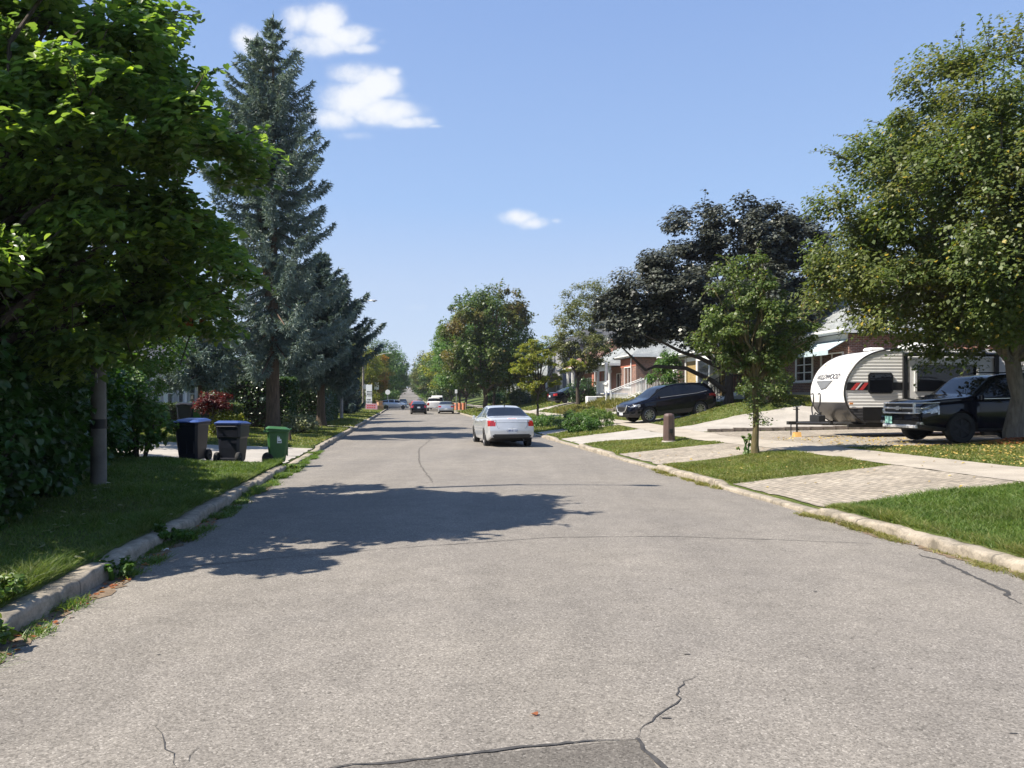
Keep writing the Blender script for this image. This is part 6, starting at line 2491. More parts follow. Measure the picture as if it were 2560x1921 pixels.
# ------------------------------------------------------------------ trees, hedges, shrubs
def build_trees():
    # --- big broad-leaved tree draped with vines at the left
    x, y = -6.7, 8.7
    ells = [(.1, 1.6, 6.5, 1.9, 2.0, 1.9, 1.2), (.9, 1.7, 4.4, 2.35, 2.4, 1.65, 1.5), (.75, 1.6, 5.6, 1.75, 1.7, 1.0, .9), (.1, .0, 4.3, 1.9, 2.2, 1.6), (-.3, -.9, 3.0, 1.6, 1.8, 1.1, .8), (.2, 2.2, 5.6, 1.9, 1.8, 1.4), (1.2, 2.0, 3.2, 1.7, 1.8, .9, .8), (-.4, 3.6, 3.8, 2.0, 2.0, 1.5, .7), (.0, 1.6, 2.5, 1.7, 2.0, .9, .9), (.8, 1.8, 3.7, 1.8, 1.7, .8, .8), (1.5, 1.4, 4.2, 1.3, 1.5, .9, .9), (1.5, 1.9, 2.5, 1.45, 1.7, .75, 1.0)]
    root = tree('broadleaf_tree', 'large dense broad leaved tree overhanging the left kerb', (x, y, .25), ells, 420, .42, 72000, .112, M['l_maple'], M['darkbark'], .15,
                (.1, .1, 2.2), nl=30, shell=.68, flat=.55, six=True, seed=11, up=.9, droop=.8, rnd=.75, shoots=280, slen=.62, helio=.7)
    # a second stem leaning outwards
    # hanging dead leaves on a twig
    mb = MB()
    tw = [(1.7, 3.1, 3.6), (1.8, 3.2, 3.0), (1.76, 3.15, 2.5), (1.6, 3.1, 1.95)]
    mb.tube(tw, .010, 5)
    mb.build('hanging_twig', M['darkbark'], root)
    rng = np.random.default_rng(3)
    P = np.array([1.76, 3.15, 2.75])+rng.normal(0, .09, (16, 3))*np.array([1, 1, 2])
    V, F = leaves(rng, P, unit(rng.normal(0, 1, (16, 3))), .13, up=.1, droop=1.4, six=True)
    link('dead_leaves', mesh_np('dead_leaves', V, F, M['l_dead']), root)

    # --- undergrowth wall under and behind it
    spots = [(9.4, -7.5, 2.0, 'l_vine', 'dark vine thicket at the far left edge'), (11.5, -7.8, 2.1, 'l_vine', 'dark vine thicket under the large left tree'),
             (13.5, -8.2, 2.1, 'l_vine', 'vine covered bush just behind the lamp pole'), (15.6, -8.5, 1.75, 'l_vine', 'tall vine covered bush past the lamp pole'),
             (17.6, -8.9, 1.5, 'l_vine', 'dark vine covered bush between the lamp pole and the navy bins'), (19.4, -9.2, 1.5, 'l_green', 'lighter green bush leaning toward the navy bins')]
    for i, (s, t, r, lm, lb) in enumerate(spots):
        xx, yy, zz = on_street(s, t)
        bush('bush', lb, (xx, yy, zz), [(0, 0, r*.9, 1.25, 1.45, r), (-.9, 0, r*1.2, 1.5, 1.7, r*.95), (.2, 0, .6, 1.3, 1.5, .7)], 120, .40, 13500, .105, M[lm], seed=20+i, six=True, stems=14, group='bushes under the left tree', cat='bush', up=.45, droop=.7)
    for i, (s, t, hh, lb) in enumerate(((9.9, -6.75, 1.5, 'low vine tangle nearest the left frame edge by the kerb lawn'), (11.2, -7.0, 1.7, 'low vine tangle on the lawn just before the lamp pole'), (12.6, -7.25, 1.9, 'vine tangle wrapped close around the lamp pole'))):
        xx, yy, zz = on_street(s, t)
        bush('bush', lb, (xx, yy, zz), [(0, 0, hh*.5, .85, 1.0, hh*.6), (-.3, 0, hh*.9, .8, .9, hh*.5)], 70, .30, 6500, .10, M['l_vine'], seed=240+i, six=True, stems=10, group='bushes under the left tree', cat='bush', up=.45, droop=.7)
    xx, yy, zz = on_street(19.6, -7.9)
    bush('bush', 'sparse leafy bush touching the left side of the first navy bin', (xx, yy, zz), [(0, 0, .9, .8, .6, .9), (-.2, 0, 1.8, .6, .6, .8)], 40, .26, 2600, .10, M['l_green'], seed=29, six=True, stems=8, group='bushes under the left tree', cat='bush', up=.45, droop=.7)
    bg = [(4, -13, 3.2), (10, -13.5, 3.4), (16, -14.5, 3.4), (22, -16, 3.2)]
    for i, (s, t, r) in enumerate(bg):
        xx, yy, zz = on_street(s, t)
        bush('bush', ['deep shaded bush far left behind the thicket', 'deep shaded bush behind the large left tree', 'tall shaded bush behind the lamp pole thicket', 'tall bush beyond the driveway behind the navy bins'][i], (xx, yy, zz),
             [(0, 0, r*.9, 2.6, 3.4, r)], 130, .6, 9000, .17, M['l_vine'], seed=40+i, stems=10, group='bushes behind the left tree', cat='bush')
    # light green tree between the thicket and the spruce
    tree('broadleaf_tree', 'light green slender tree between the thicket and the big spruce', (*W(25.5, -11.6), .45), [(0, 0, 3.2, 2.4, 2.6, 2.6), (1.6, .5, 3.0, 1.4, 1.6, 1.6)], 170, .45, 15000, .13, M['l_green'], M['greybark'], .10, (.1, 0, 1.5), nl=16, seed=51, six=False)
    tree('broadleaf_tree', 'tall leafy tree behind the light green one at left', (*W(33, -21), .6), [(0, 0, 6.0, 4.2, 4.5, 4.6)], 220, .8, 16000, .2, M['l_mid'], M['darkbark'], .22, (.1, 0, 2.5), nl=14, seed=52)
    tree('broadleaf_tree', 'yellowish tree behind the navy bins and red shrub', (*W(39, -17.5), .5), [(0, 0, 3.6, 2.6, 2.4, 2.4)], 120, .5, 9000, .14, M['l_lime'], M['greybark'], .12, (.1, 0, 1.6), nl=12, seed=53)

    # --- blue spruces
    X, Y = PX(273, 33.0), 33.0
    zk, lk = [3.4, 6, 8, 10.9, 13, 15.3, 16.4, 17.0, 17.4], [3.3, 2.9, 2.4, 2.6, 1.9, 1.35, .62, .28, .10]
    spruce('spruce_tree', 'tall twin topped blue spruce on the left lawn', (X, Y, .32), 17.3, 3.6, 3.5, M['l_spruce'], seed=61, tops=((.0, 0, 0.4), (-.75, .2, -.35)), nwh=31, droop=.42, blade=.15, dens=1.0, tw_s=.95,
           prof=lambda f: float(np.interp(3.5+13.8*f, zk, lk)), r0=.30)
    X, Y = PX(321, 42.0), 42.0
    spruce('spruce_tree', 'shorter wide dark spruce behind the twin topped one', (X, Y, .33), 9.4, 3.6, 2.6, M['l_spruce2'], seed=62, nwh=26, droop=.34, blade=.2, r0=.24, prof=lambda f: float(np.interp(f, [0, .25, .45, .6, .85, 1], [1.9, 2.8, 3.3, 2.3, .8, .1])))
    X, Y = PX(296, 55.0), 55.0
    spruce('spruce_tree', 'third spruce hidden between the two front spruces', (X, Y, .4), 11.0, 4.2, 2.2, M['l_spruce2'], seed=63, nwh=26, droop=.30, blade=.24, r0=.24, dens=.8)
    X, Y = PX(344, 72.0), 72.0
    spruce('spruce_tree', 'low dark spruce beyond the tall hedge on the left', (X, Y, .3), 5.0, 1.7, .5, M['l_spruce2'], seed=64, nwh=18, droop=.2, blade=.24, r0=.15, dens=.8)
    X, Y = PX(200, 31.0), 31.0
    spruce('spruce_tree', 'small blue spruce with low boughs left of the trunk of the big spruce', (X, Y, .4), 4.6, 1.6, 2.1, M['l_spruce'], seed=65, nwh=12, droop=.25, blade=.18, r0=.12, dens=.8)

    # --- hedges and shrubs on the left
    hedge('hedge', 'low clipped hedge beyond the red shrub', 34.5, 36.4, -13.4, -8.9, 1.0, 9000, .11, M['l_clip'], 71)
    hedge('hedge', 'tall dark green hedge right of the big spruce trunk', 37.5, 40, -10.2, -7.0, 2.35, 15000, .13, M['l_hedge'], 72)
    hedge('hedge', 'tallest narrow hedge between the second spruce and the road', 46.5, 56.0, -8.2, -6.4, 2.5, 16000, .13, M['l_hedge'], 73)
    xx, yy = PX(214, 28.5), 28.5
    s, t = ST(xx, yy)
    tree('red_maple_shrub', 'small dark red lace leaved shrub on a short stem', (xx, yy, G(s, t)), [(0, 0, 1.3, .68, .6, .30), (-.15, 0, 1.12, .6, .5, .25)], 50, .2, 3000, .085, M['l_red'], M['darkbark'], .05, (.02, 0, .8), nl=14, shell=.3, seed=74, cat='shrub', droop=.8, up=.8)
    xx, yy = PX(212, 28.2), 28.2
    bush('bush', 'yellow green bush under the dark red shrub', (xx+.3, yy+.5, G(*ST(xx, yy))), [(0, 0, .45, .8, .6, .5)], 30, .25, 2600, .08, M['l_lime'], 75, stems=5)
    xx, yy = PX(296, 33.5), 33.5
    bush('bush', 'low pale variegated bush beside the big spruce trunk', (xx, yy, G(*ST(xx, yy))), [(0, 0, .38, .95, .7, .42)], 40, .24, 3000, .10, M['l_pale'], 76, stems=5)
    xx, yy = PX(247, 36.5), 36.5
    bush('lavender_bed', 'bed of blue green flower stalks before the pale house', (xx, yy, G(*ST(xx, yy))+.9), [(0, 0, .3, 2.2, .6, .45)], 40, .3, 3200, .12, M['l_spruce'], 77, stems=0, cat='flower bed', up=0, droop=-.8)
    # --- trees further along on the left
    def far(label, s, t, h, w, lm, seed, n=9000, sz=.26, r0=.2, nm='broadleaf_tree', low=.22, grp=None, nc=110, shape=None):
        xx, yy, zz = on_street(s, t)
        e = shape or [(0, 0, h*(.5+low*.5), w, w, h*(.5-low*.5)), (w*.25, -w*.2, h*.66, w*.72, w*.72, h*.28), (-w*.2, w*.1, h*.45, w*.85, w*.85, h*.26)]
        return tree(nm, label, (xx, yy, zz), e, nc, w*.24, n, sz, lm, M['darkbark'], r0, (.1, 0, h*low*1.1), nl=12, seed=seed, group=grp)
    far('dark green tree right behind the second spruce', 66, -9.5, 6.8, 3.0, M['l_mid'], 81, low=.1)
    far('green tree behind the low dark spruce', 82, -11.5, 8.0, 3.6, M['l_green'], 82, low=.1)
    far('yellow green tree behind the wooden pole', 116, -9.2, 9.8, 4.0, M['l_lime'], 83, low=.12, n=10000)
    far('orange turning tree beyond the far street lamp', 128, -7.2, 9.2, 3.6, M['l_orange'], 84, low=.2, n=11000)
    far('dark green tree below the orange one at the side street corner', 136, -7.8, 7.0, 3.5, M['l_hedge'], 85, low=.1)
    far('tall feathery pale tree beyond the orange tree', 158, -9.5, 15.0, 6.0, M['l_mid'], 86, low=.35, n=11000, sz=.34)
    far('pale green bush beside the cardboard boxes', 114, -6.6, 2.6, 1.8, M['l_lime'], 87, low=.05, n=4000, sz=.18, r0=.06)

    # --- right side: big linden by the SUV
    xx, yy = PX(1018, 19.7), 19.7
    s, t = ST(xx, yy)
    ells = [(0, 0, 5.7, 4.6, 4.4, 3.8), (-.4, 0, 8.0, 3.1, 3.0, 2.4), (-2.2, .2, 6.4, 2.4, 2.4, 2.1), (-3.4, .4, 4.6, 1.7, 1.8, 1.2, .9), (2.2, 0, 6.5, 3, 3, 3, .6), (-.9, -1.9, 5.4, 2.8, 2.2, 2.8), (-3.9, .2, 5.6, 1.2, 1.4, 1.5, .8),
            (-1.2, .6, 3.9, 2.0, 1.8, .8, .8), (-3.4, -.3, 2.15, .9, .7, .25, .35), (-2.6, 0, 3.2, 2.2, 1.6, .45, .6), (-2.9, .3, 3.9, 2.3, 2.0, .8, .8), (-1.2, .4, 3.3, 1.6, 1.6, .5, .5)]
    tree('linden_tree', 'large green linden with yellowing leaves at the right edge', (xx, yy, G(s, t)), ells, 680, .56, 185000, .108, M['l_linden'], M['greybark'], .235, (-.05, 0, 2.5), nl=26, shell=.6, flat=.75, seed=91, up=.7, droop=.7, shoots=260, slen=.8)
    # young tree on the verge
    xx, yy = PX(756, 19.0), 19.0
    s, t = ST(xx, yy)
    def sprouts(rng):
        n = 700
        P = np.column_stack([rng.normal(0, .16, n), rng.normal(0, .16, n), rng.uniform(.75, 2.0, n)])
        P[:, 0] += .12*np.sin(P[:, 2]*9)
        return P, unit(np.column_stack([P[:, :2], np.full(n, .2)])+1e-6)
    ells = [(-.15, 0, 3.45, 1.25, 1.1, 1.2), (-.35, 0, 4.35, .9, .85, .8), (.75, .1, 3.2, .95, .8, .8), (-1.05, .1, 3.1, .75, .7, .7), (.35, 0, 2.5, .55, .5, .5), (-.6, 0, 2.5, .45, .4, .4)]
    yt = tree('young_tree', 'young street tree on the grass island with leafy sprouts on its mossy trunk', (xx, yy, G(s, t)), ells, 200, .24, 21000, .082, M['l_young'], M['mossbark'], .095, (.0, 0, 2.2), nl=26, shell=.45, seed=92, extra=sprouts, up=.6, shoots=90, slen=.5)
    yt.scale = (.9, .9, .97)
    # dark purple maple
    xx, yy = PX(729, 38.0), 38.0
    s, t = ST(xx, yy)
    ells = [(-.6, -.3, 5.5, 4.2, 3.4, 2.0), (.7, 0, 8.7, 2.5, 2.3, 2.0), (-1.7, 0, 8.8, 1.5, 1.4, 1.5, .9), (2.2, 0, 9.0, 1.4, 1.4, 1.4, .9), (-4.2, -.6, 6.3, 1.6, 1.6, 1.3), (-4.9, -.5, 4.4, 1.9, 1.6, 1.2), (-2.5, -.5, 4.2, 2.2, 1.8, 1.1), (1.2, -.8, 4.6, 2.6, 2.0, 1.8), (3.2, 0, 6.3, 2.0, 2.0, 1.8), (3.6, 0, 8.4, 1.6, 1.6, 1.3), (-2.8, -.3, 5.2, 2.8, 2.0, 1.6), (-5.3, -.6, 4.8, 1.4, 1.2, 1.5), (-3.0, -.5, 7.0, 1.7, 1.6, 1.2)]
    r = tree('purple_maple', 'dark purple leaved maple before the yellow brick house', (xx, yy, G(s, t)), ells, 620, .62, 105000, .19, M['l_purple'], M['darkbark'], .26, (0, 0, 2.4), nl=18, shell=.62, flat=.6, seed=93, up=.9, droop=.4, tip=.5, shoots=60, slen=.7)
    mb = MB()
    mb.tube([(0, 0, .9), (-.9, -.2, 1.55), (-2.2, -.3, 2.15), (-3.7, -.4, 2.25), (-4.2, -.4, 2.05), (-5.0, -.5, 2.8), (-5.6, -.5, 3.4)], [.15, .12, .10, .085, .075, .05, .025], 8)
    mb.tube([(0, 0, 2.0), (-.7, 0, 3.0), (-.9, 0, 4.0)], [.14, .11, .08], 7)
    mb.build('limb', M['darkbark'], r, smooth=60)
    # shrub before the yellow house, bush at house foot
    xx, yy = PX(665, 43), 43
    bush('bush', 'tall green bush beside the white steps of the brick bay house', (xx, yy, 1.55), [(0, 0, 1.3, .95, .9, 1.3), (.1, 0, 2.2, .6, .6, .7)], 60, .32, 4500, .13, M['l_green'], 94, stems=8)
    xx, yy = PX(764, 33.5), 33.5
    bush('bush', 'leafy bush at the foot of the purple maple', (xx, yy, G(*ST(xx, yy))), [(0, 0, .8, 1.1, .9, .9), (.3, .2, 1.6, .8, .7, .9)], 60, .3, 4500, .11, M['l_young'], 95, stems=8)
    xx, yy, zz = on_street(38.6, 16.4)
    bush('bush', 'thin climbing bush against the dark brick wall', (xx, yy, zz), [(0, 0, .8, .3, .45, .8)], 20, .2, 900, .11, M['l_lime'], 96, stems=5)
    # yellow green small tree before the dark sedan
    xx, yy = PX(537.5, 52.0), 52.0
    s, t = ST(xx, yy)
    ells = [(0, 0, 4.6, 1.5, 1.4, 1.0), (-1.1, 0, 3.4, 1.3, 1.1, .5), (1.7, 0, 3.6, 1.5, 1.2, .55), (0, 0, 2.3, 1.3, 1.2, .7), (-.9, 0, 4.2, .8, .8, .5), (.9, 0, 2.6, .9, .8, .4), (0, 0, 1.5, .5, .5, .5)]
    tree('small_tree', 'small yellow green layered tree near the rear of the navy sedan', (xx, yy, G(s, t)), ells, 120, .32, 9500, .14, M['l_lime'], M['darkbark'], .09, (0, 0, 1.6), nl=18, shell=.5, flat=.45, seed=97, up=1.0)
    # pair of trees before the brown roofed house
    far('tall green tree rising behind the brown roofed house', 96, 21.5, 15.5, 4.6, M['l_olive'], 98, n=15000, sz=.26, low=.3, nc=150)
    xx, yy = PX(578, 62), 62
    s, t = ST(xx, yy)
    tree('broadleaf_tree', 'olive brown tree standing before the brick porch', (xx, yy, G(s, t)), [(0, 0, 6.3, 1.9, 1.8, 2.4), (.6, 0, 4.6, 2.3, 2.0, 1.6), (-1.0, 0, 5.0, 1.4, 1.3, 1.2), (.2, 0, 3.6, 2.0, 1.8, .8)], 130, .45, 10000, .17, M['l_olive'], M['darkbark'], .17, (0, 0, 2.4), nl=14, seed=99)
    xx, yy = PX(578, 66), 66
    bush('bush', 'dark round bush at the foot of the porch steps', (xx+.3, yy, 1.45), [(0, 0, .9, 1.5, 1.2, 1.1)], 50, .4, 3000, .15, M['l_hedge'], 100)
    # big maple on the right verge
    s, t = 83.5, 7.0
    xx, yy, zz = on_street(s, t)
    ells = [(0, 0, 7.8, 4.9, 4.9, 5.6), (0, 0, 4.6, 4.6, 4.6, 2.4), (1.6, 0, 10.5, 2.8, 2.8, 3.2), (-1.4, 0, 10.0, 2.6, 2.6, 3.0), (3.2, 1.0, 5.6, 2.8, 2.8, 2.6)]
    tree('maple_tree', 'big round maple turning reddish brown on the right verge', (xx, yy, zz), ells, 340, .75, 40000, .26, M['l_auto'], M['bark'], .30, (0, 0, 2.4), nl=20, shell=.7, seed=101, up=.5, flat=.9, shoots=160, slen=1.2)
    far('second green maple close behind the big round one', 93, 9.0, 13.5, 5.0, M['l_mid'], 102, n=18000, sz=.27, low=.16, nc=170)
    far('bright green tree left of the big maple', 104, 6.4, 13.2, 4.4, M['l_green'], 103, n=17000, sz=.28, low=.12, nc=170)
    far('mid green tall tree beyond the bright green one', 122, 6.8, 14.5, 4.8, M['l_mid'], 104, n=15000, sz=.3, low=.12)
    far('yellowish green tree shading the parked pickup', 136, 6.2, 13.0, 4.8, M['l_lime'], 105, n=13000, sz=.32, low=.1)
    far('darker tree in the row toward the rise, right side', 156, 6.6, 14.0, 5.5, M['l_mid'], 106, n=11000, sz=.36, low=.1)
    for i, (s, t, r, h, lm, lb) in enumerate(((88, 11.5, 1.4, 1.5, 'l_hedge', 'dark shrub on the lawn behind the big round maple'), (96, 12.5, 1.8, 1.7, 'l_olive', 'olive shrub before the far brick bungalow'), (106, 11, 1.6, 1.5, 'l_green', 'green shrub on the far lawn left of the olive shrub'), (114, 12, 2.0, 2.0, 'l_hedge', 'dark shrub before the far cream house'), (84, 13.2, 1.0, 1.2, 'l_lime', 'yellowish shrub by the porch of the grey house'))):
        xx, yy, zz = on_street(s, t)
        bush('bush', lb, (xx, yy, zz), [(0, 0, h*.5, r, r*1.3, h*.55)], 40, .4, 2600, .2, M[lm], 300+i, stems=4, cat='shrub')
    # distant rows: copies of three trees share their meshes
    rng = np.random.default_rng(9)
    src = [far('first tree of the distant row along the right side', 185, 8, 13, 5.6, M['l_mid'], 107, n=9000, sz=.42, low=.0, grp='distant trees on the rise'),
           far('first tree of the distant row along the left side', 186, -8, 13, 5.8, M['l_green'], 108, n=9000, sz=.42, low=.0, grp='distant trees on the rise'),
           far('distant olive tree behind the left row', 205, -15, 14, 6.2, M['l_olive'], 109, n=9000, sz=.45, low=.0, grp='distant trees on the rise')]
    k = 0
    for s in (200, 217, 236, 258, 284, 314, 350, 392, 440, 495, 560, 640, 730, 830, 940, 1040):
        for sd in (-1, 1):
            for row in (0, 1):
                o = copy_tree(src[k % 3])
                tt = sd*(6.9+(row*8.5 if s < 400 else row*14)+rng.uniform(-.8, 1.2))
                xx, yy, zz = on_street(s+rng.uniform(-5, 5)+row*6, tt)
                o.location = (xx, yy, zz)
                o.rotation_euler = (0, 0, rng.random()*6.28)
                q = rng.uniform(.8, 1.1)*(1 if s < 400 else 1.15)
                o.scale = (q, q, q*rng.uniform(.9, 1.1))
                o['label'] = 'one of the distant hazy trees lining the road toward the rise'
                k += 1
    for t in (-14, -5, 4, 13):
        o = copy_tree(src[k % 3])
        o.location = on_street(1075, t)
        o.rotation_euler = (0, 0, k*1.1)
        o.scale = (1.3, 1.3, 1.5)
        o['label'] = 'one of the distant hazy trees lining the road toward the rise'
        k += 1
    # trees filling in behind the houses on the right and the left gardens
    back = [(118, 19, 'background tree behind the two storey grey house'), (108, 26, 'background tree far behind the brown roofed house'), (78, 30, 'background tree behind the brick porch house'),
            (60, 31, 'background tree behind the brick bay house'), (44, 33, 'background tree behind the yellow brick house'), (140, 17, 'background tree beyond the picket fence'),
            (120, -20, 'background tree behind the yellow green tree on the left'), (90, -21, 'background tree behind the left hedge'), (64, -22, 'background tree behind the spruces'), (46, -27, 'background tree behind the pale grey house'), (150, -22, 'background tree left of the feathery one')]
    for i, (s, t, lb) in enumerate(back):
        o = copy_tree(src[i % 3])
        xx, yy, zz = on_street(s, t)
        o.location = (xx, yy, zz)
        q = .80 if t > 24 else .72
        if s in (46, 64, 90):
            q = .7
        o.scale = (q, q, q)
        o.rotation_euler = (0, 0, i*1.3)
        o['label'] = lb
        o['group'] = 'background trees behind the houses'


build_trees()

# ------------------------------------------------------------------ grass, weeds, fallen leaves
def lawn_ok(s, t):
    ok = np.abs(t) > 4.625
    ok &= ~((t > 7.97) & (t < 9.53))
    for a, b in APRONS:
        ok &= ~((s > a+.05) & (s < b-.05) & (t > 4.4) & (t < 8))
    for a, b in ((18.7, 27.8), (28.05, 31), (34.3, 36.9), (44.3, 46.2), (66.2, 69.6)):
        ok &= ~((s > a) & (s < b) & (t > 9.5))
    for a, b in LDRIVES:
        ok &= ~((s > a+.1) & (s < b-.1) & (t < -4.4))
    return ok


def blades(name, label, n, s0, s1, t0, t1, h, w, m, seed, power=1.0, lean=.5, keep=None, cat='grass', clump=0):
    rng = np.random.default_rng(seed)
    s = s0+(s1-s0)*rng.random(n)**power
    t = rng.uniform(t0, t1, n)
    if clump:
        k = rng.integers(0, clump, n)
        cs, ct = s0+(s1-s0)*rng.random(clump)**power, rng.uniform(t0, t1, clump)
        s = cs[k]+rng.normal(0, .10, n)
        t = ct[k]+rng.normal(0, .05, n)
    ok = lawn_ok(s, t) if keep is None else keep(s, t)
    s, t = s[ok], t[ok]
    n = len(s)
    x, y = W(s, t)
    z = H(s, t) if keep is None else np.maximum(H(s, t), np.where(np.abs(t) < 4.5, road_z(s, t), -9))
    P = np.stack([x, y, z-.01], -1)
    pn = .6+.8*(.5+.5*np.sin(x*2.1+1.3*np.sin(y*1.7)))*(.5+.5*np.sin(y*2.7+x))
    hh = h*rng.uniform(.5, 1.35, n)*pn*(1+.0*s)
    dist = np.hypot(x, y)
    ww = w*np.maximum(1, dist/9)
    a = rng.random(n)*6.28
    sd = np.stack([np.cos(a), np.sin(a), 0*a], -1)
    ln = np.stack([rng.normal(0, lean, n), rng.normal(0, lean, n), np.ones(n)], -1)
    mid = P+ln*(hh*.55)[:, None]
    l2 = ln*np.array([1.9, 1.9, .8])
    tip = mid+l2*(hh*.5)[:, None]
    V = np.stack([P-sd*ww[:, None], P+sd*ww[:, None], mid+sd*(ww*.75)[:, None], mid-sd*(ww*.75)[:, None], tip], 1).reshape(-1, 3)
    i = np.arange(n)*5
    Q = np.stack([i, i+1, i+2, i+3], -1)
    T = np.stack([i+3, i+2, i+4], -1)
    o = link(name, mesh_np(name, V, [Q, T], m))
    return tag(o, label, cat, kind='stuff')


def build_grass():
    blades('grass', 'dense green grass on the near right verge', 62000, 5.5, 11.2, 4.62, 8.0, .10, .0042, M['grassgreen'], 1)
    blades('grass', 'patchy sunlit grass on the island around the young tree', 60000, 14.1, 18.6, 4.62, 8.0, .065, .0045, M['grass'], 2)
    blades('grass', 'thin grass strip around the utility pillar', 26000, 22.3, 27.2, 4.62, 8.0, .06, .005, M['grass'], 3)
    blades('grass', 'mown grass under the large linden', 60000, 8, 18.7, 9.5, 16.5, .06, .005, M['grass'], 4)
    blades('grass', 'sloping lawn before the dark brick bungalow', 75000, 27.7, 44, 9.5, 18, .06, .006, M['grass'], 5)
    blades('grass', 'verge grass beyond the silver sedan', 40000, 30.8, 66, 4.62, 8.0, .08, .007, M['grass'], 6, power=1.3)
    blades('grass', 'shaded grass strip along the left kerb', 90000, 4.0, 20.6, -9.0, -4.62, .075, .0045, M['grassgreen'], 7, power=1.1)
    blades('grass', 'sunlit left lawn beyond the bins', 70000, 26.3, 43.6, -14, -4.6, .06, .006, M['grass'], 8)
    blades('grass', 'far left verge grass', 30000, 46.4, 100, -10, -4.6, .08, .01, M['grass'], 9, power=1.3)
    blades('tall_grass', 'tall dry grass on the overgrown bank', 26000, 47.2, 58, 9.6, 15.2, .38, .009, M['drygrass'], 10, lean=.25)
    blades('grass', 'far right verge and garden grass', 30000, 58, 110, 4.62, 15, .09, .012, M['grass'], 11, power=1.3)
    # weeds in the gutters
    gut = lambda s, t: np.abs(t) > 4.0
    blades('gutter_weeds', 'grassy weeds growing along the left gutter', 17000, 4.0, 26, -4.52, -4.20, .10, .005, M['weed'], 12, keep=gut, lean=.8, cat='weeds', clump=120)
    blades('gutter_weeds', 'dry weeds growing along the near right gutter', 5200, 6.2, 11.0, 4.28, 4.5, .07, .005, M['drygrass'], 13, keep=gut, lean=.9, cat='weeds', clump=34)
    blades('gutter_weeds', 'dry weeds at the kerb of the grass island', 3500, 14.2, 18.4, 4.30, 4.55, .07, .005, M['drygrass'], 14, keep=gut, lean=.9, cat='weeds', clump=24)
    blades('kerb_grass', 'long grass hanging over the left kerb', 16000, 4.2, 20.4, -4.86, -4.60, .13, .004, M['grassgreen'], 15, lean=.6, clump=150)
    blades('kerb_grass', 'long grass hanging over the near right kerb', 7000, 5.4, 11.0, 4.63, 4.85, .11, .004, M['grass'], 16, lean=.6, clump=70)
    # leafy weeds at the kerb
    def weed(label, s, t, r, h, n, size, m, seed):
        xx, yy = W(s, t)
        z0 = max(G(s, t), float(road_z(s, t))) if abs(t) < 4.5 else G(s, t)
        bush('weed', label, (xx, yy, z0), [(0, 0, h*.5, r, r, h*.55)], 14, .06, n, size, m, seed, stems=6, cat='weed', six=True, group='weeds along the kerbs', bm=M['l_green'])
    weed('leafy upright weed against the left kerb, the nearest one', 5.9, -4.42, .16, .30, 260, .055, M['weed'], 201)
    weed('low leafy weed spilling over the left kerb', 6.6, -4.75, .30, .16, 420, .05, M['weed'], 202)
    weed('broad leaved weed at the bottom left corner', 5.15, -4.35, .14, .20, 120, .07, M['l_green'], 203)
    weed('dark low weed in the shaded left gutter', 8.1, -4.38, .22, .18, 420, .045, M['l_green'], 204)
    weed('shaded weed clump in the left gutter past the kerb joint', 10.0, -4.40, .3, .2, 520, .045, M['l_green'], 205)
    weed('yellowing weed clump beside the green bin', 19.2, -4.4, .35, .22, 500, .06, M['weed'], 206)
    weed('spindly weed at the foot of the young tree', *(ST(PX(748, 19.2), 19.2)), .25, .5, 260, .06, M['weed'], 207)
    # tall weeds and shrubs on the verge right of the silver sedan
    for i, (s, t, r, h, m, lb) in enumerate(((33.2, 6.0, .8, .75, 'l_green', 'green weed clump on the verge right of the silver sedan'), (35.0, 7.2, .9, .85, 'weed', 'pale weed clump behind the verge weeds'),
                                             (36.2, 6.2, 1.0, .8, 'l_mid', 'bushy dark weed clump farther along the verge'), (38.5, 7.3, 1.2, .7, 'weed', 'yellowish weed clump nearest the sidewalk'), (40.5, 5.8, 1.3, .6, 'l_green', 'low weed clump along the kerb'))):
        xx, yy, zz = on_street(s, t)
        bush('weed_clump', lb, (xx, yy, zz), [(0, 0, h*.45, r, r*1.1, h*.55)], 60, .18, 5200, .065, M[m], 220+i, stems=8, cat='weeds', up=.2, droop=-.3, group='weeds on the verge')
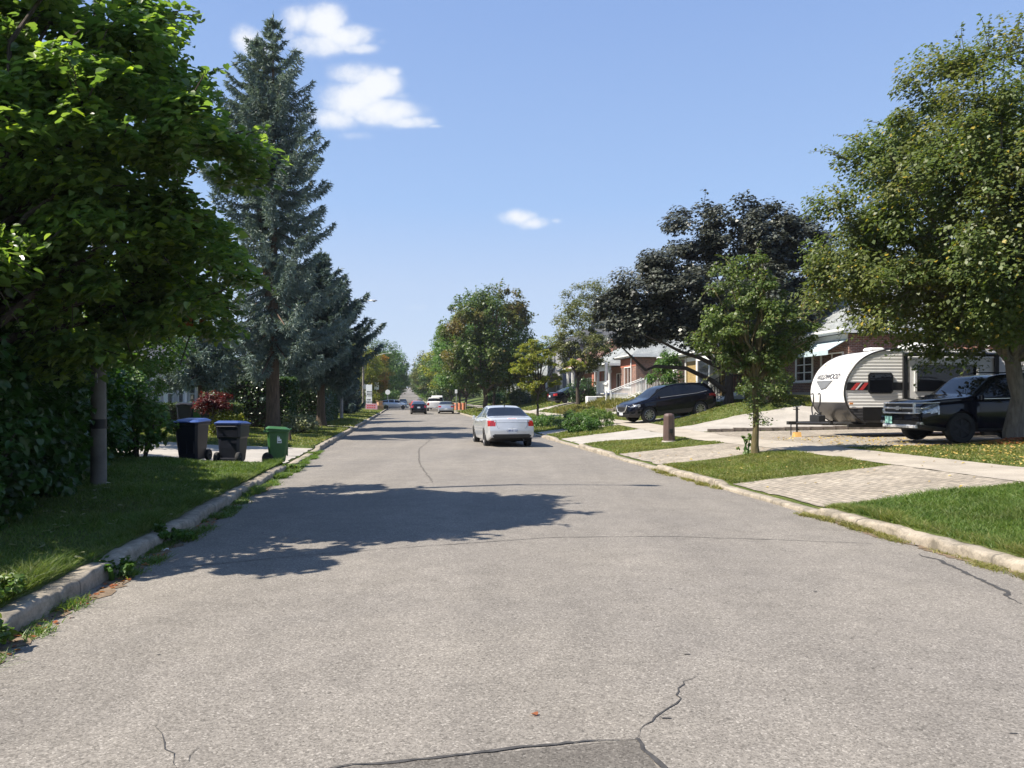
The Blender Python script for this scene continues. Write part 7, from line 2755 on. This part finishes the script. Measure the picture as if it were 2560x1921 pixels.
    # fallen leaves
    def fallen(label, n, s0, s1, t0, t1, seed, size, m='fallen', road=False):
        rng = np.random.default_rng(seed)
        s, t = rng.uniform(s0, s1, n), rng.uniform(t0, t1, n)
        x, y = W(s, t)
        z = (road_z(s, t) if road else H(s, t)+.03)+.012
        P = np.stack([x, y, z], -1)
        V, F = leaves(rng, P, unit(rng.normal(0, 1, (n, 3))*np.array([1, 1, .1])), size, up=3.0, droop=0, six=True, rnd=.6)
        o = link('fallen_leaves', mesh_np('fallen_leaves', V, F, M[m]))
        tag(o, label, 'fallen leaves', kind='stuff')
    fallen('yellow leaves scattered on the grass under the linden', 1100, 12, 18.6, 9.6, 15.5, 31, .055)
    fallen('yellow leaves on the paved parking area', 260, 18.7, 24, 9.7, 13.5, 32, .07)
    fallen('few leaves on the paved aprons', 70, 11, 22, 4.8, 9.4, 33, .06)
    fallen('pale leaves in the shaded left grass', 60, 5, 14, -6.6, -4.6, 34, .09, 'l_pale')
    fallen('brown leaf litter in the left gutter', 160, 5.2, 14, -4.42, -4.2, 35, .04, 'l_dead', True)
    # mulch under the linden
    rng = np.random.default_rng(50)
    xx, yy = PX(1018, 19.7), 19.7
    n = 1500
    a, r = rng.random(n)*6.28, 1.15*np.sqrt(rng.random(n))
    X, Y = xx+r*np.cos(a)*1.3, yy+r*np.sin(a)
    s, t = ST(X, Y)
    P = np.stack([X, Y, H(s, t)+.02+.10*np.clip(1-r/1.1, 0, 1)], -1)
    V, F = leaves(rng, P, unit(rng.normal(0, 1, (n, 3))), .10, up=1.2, droop=.2)
    o = link('mulch', mesh_np('mulch', V, F, M['l_dead']))
    tag(o, 'reddish brown mulch and leaves around the linden trunk', 'mulch', kind='stuff')


build_grass()

# ------------------------------------------------------------------ the summer air: far trees pale towards blue
def build_haze():
    mb = MB()
    mb.box(-700, 700, -150, 1400, -60, 62)
    m, nt, out = new_mat('air')
    v = N(nt, 'ShaderNodeVolumePrincipled')
    v.inputs['Color'].default_value = (.80, .88, 1.0, 1)
    v.inputs['Density'].default_value = .0002
    v.inputs['Anisotropy'].default_value = .2
    nt.links.new(v.outputs[0], out.inputs['Volume'])
    o = mb.build('haze', m)
    tag(o, 'faint bluish summer haze filling the air of the street', 'haze', kind='stuff')


build_haze()
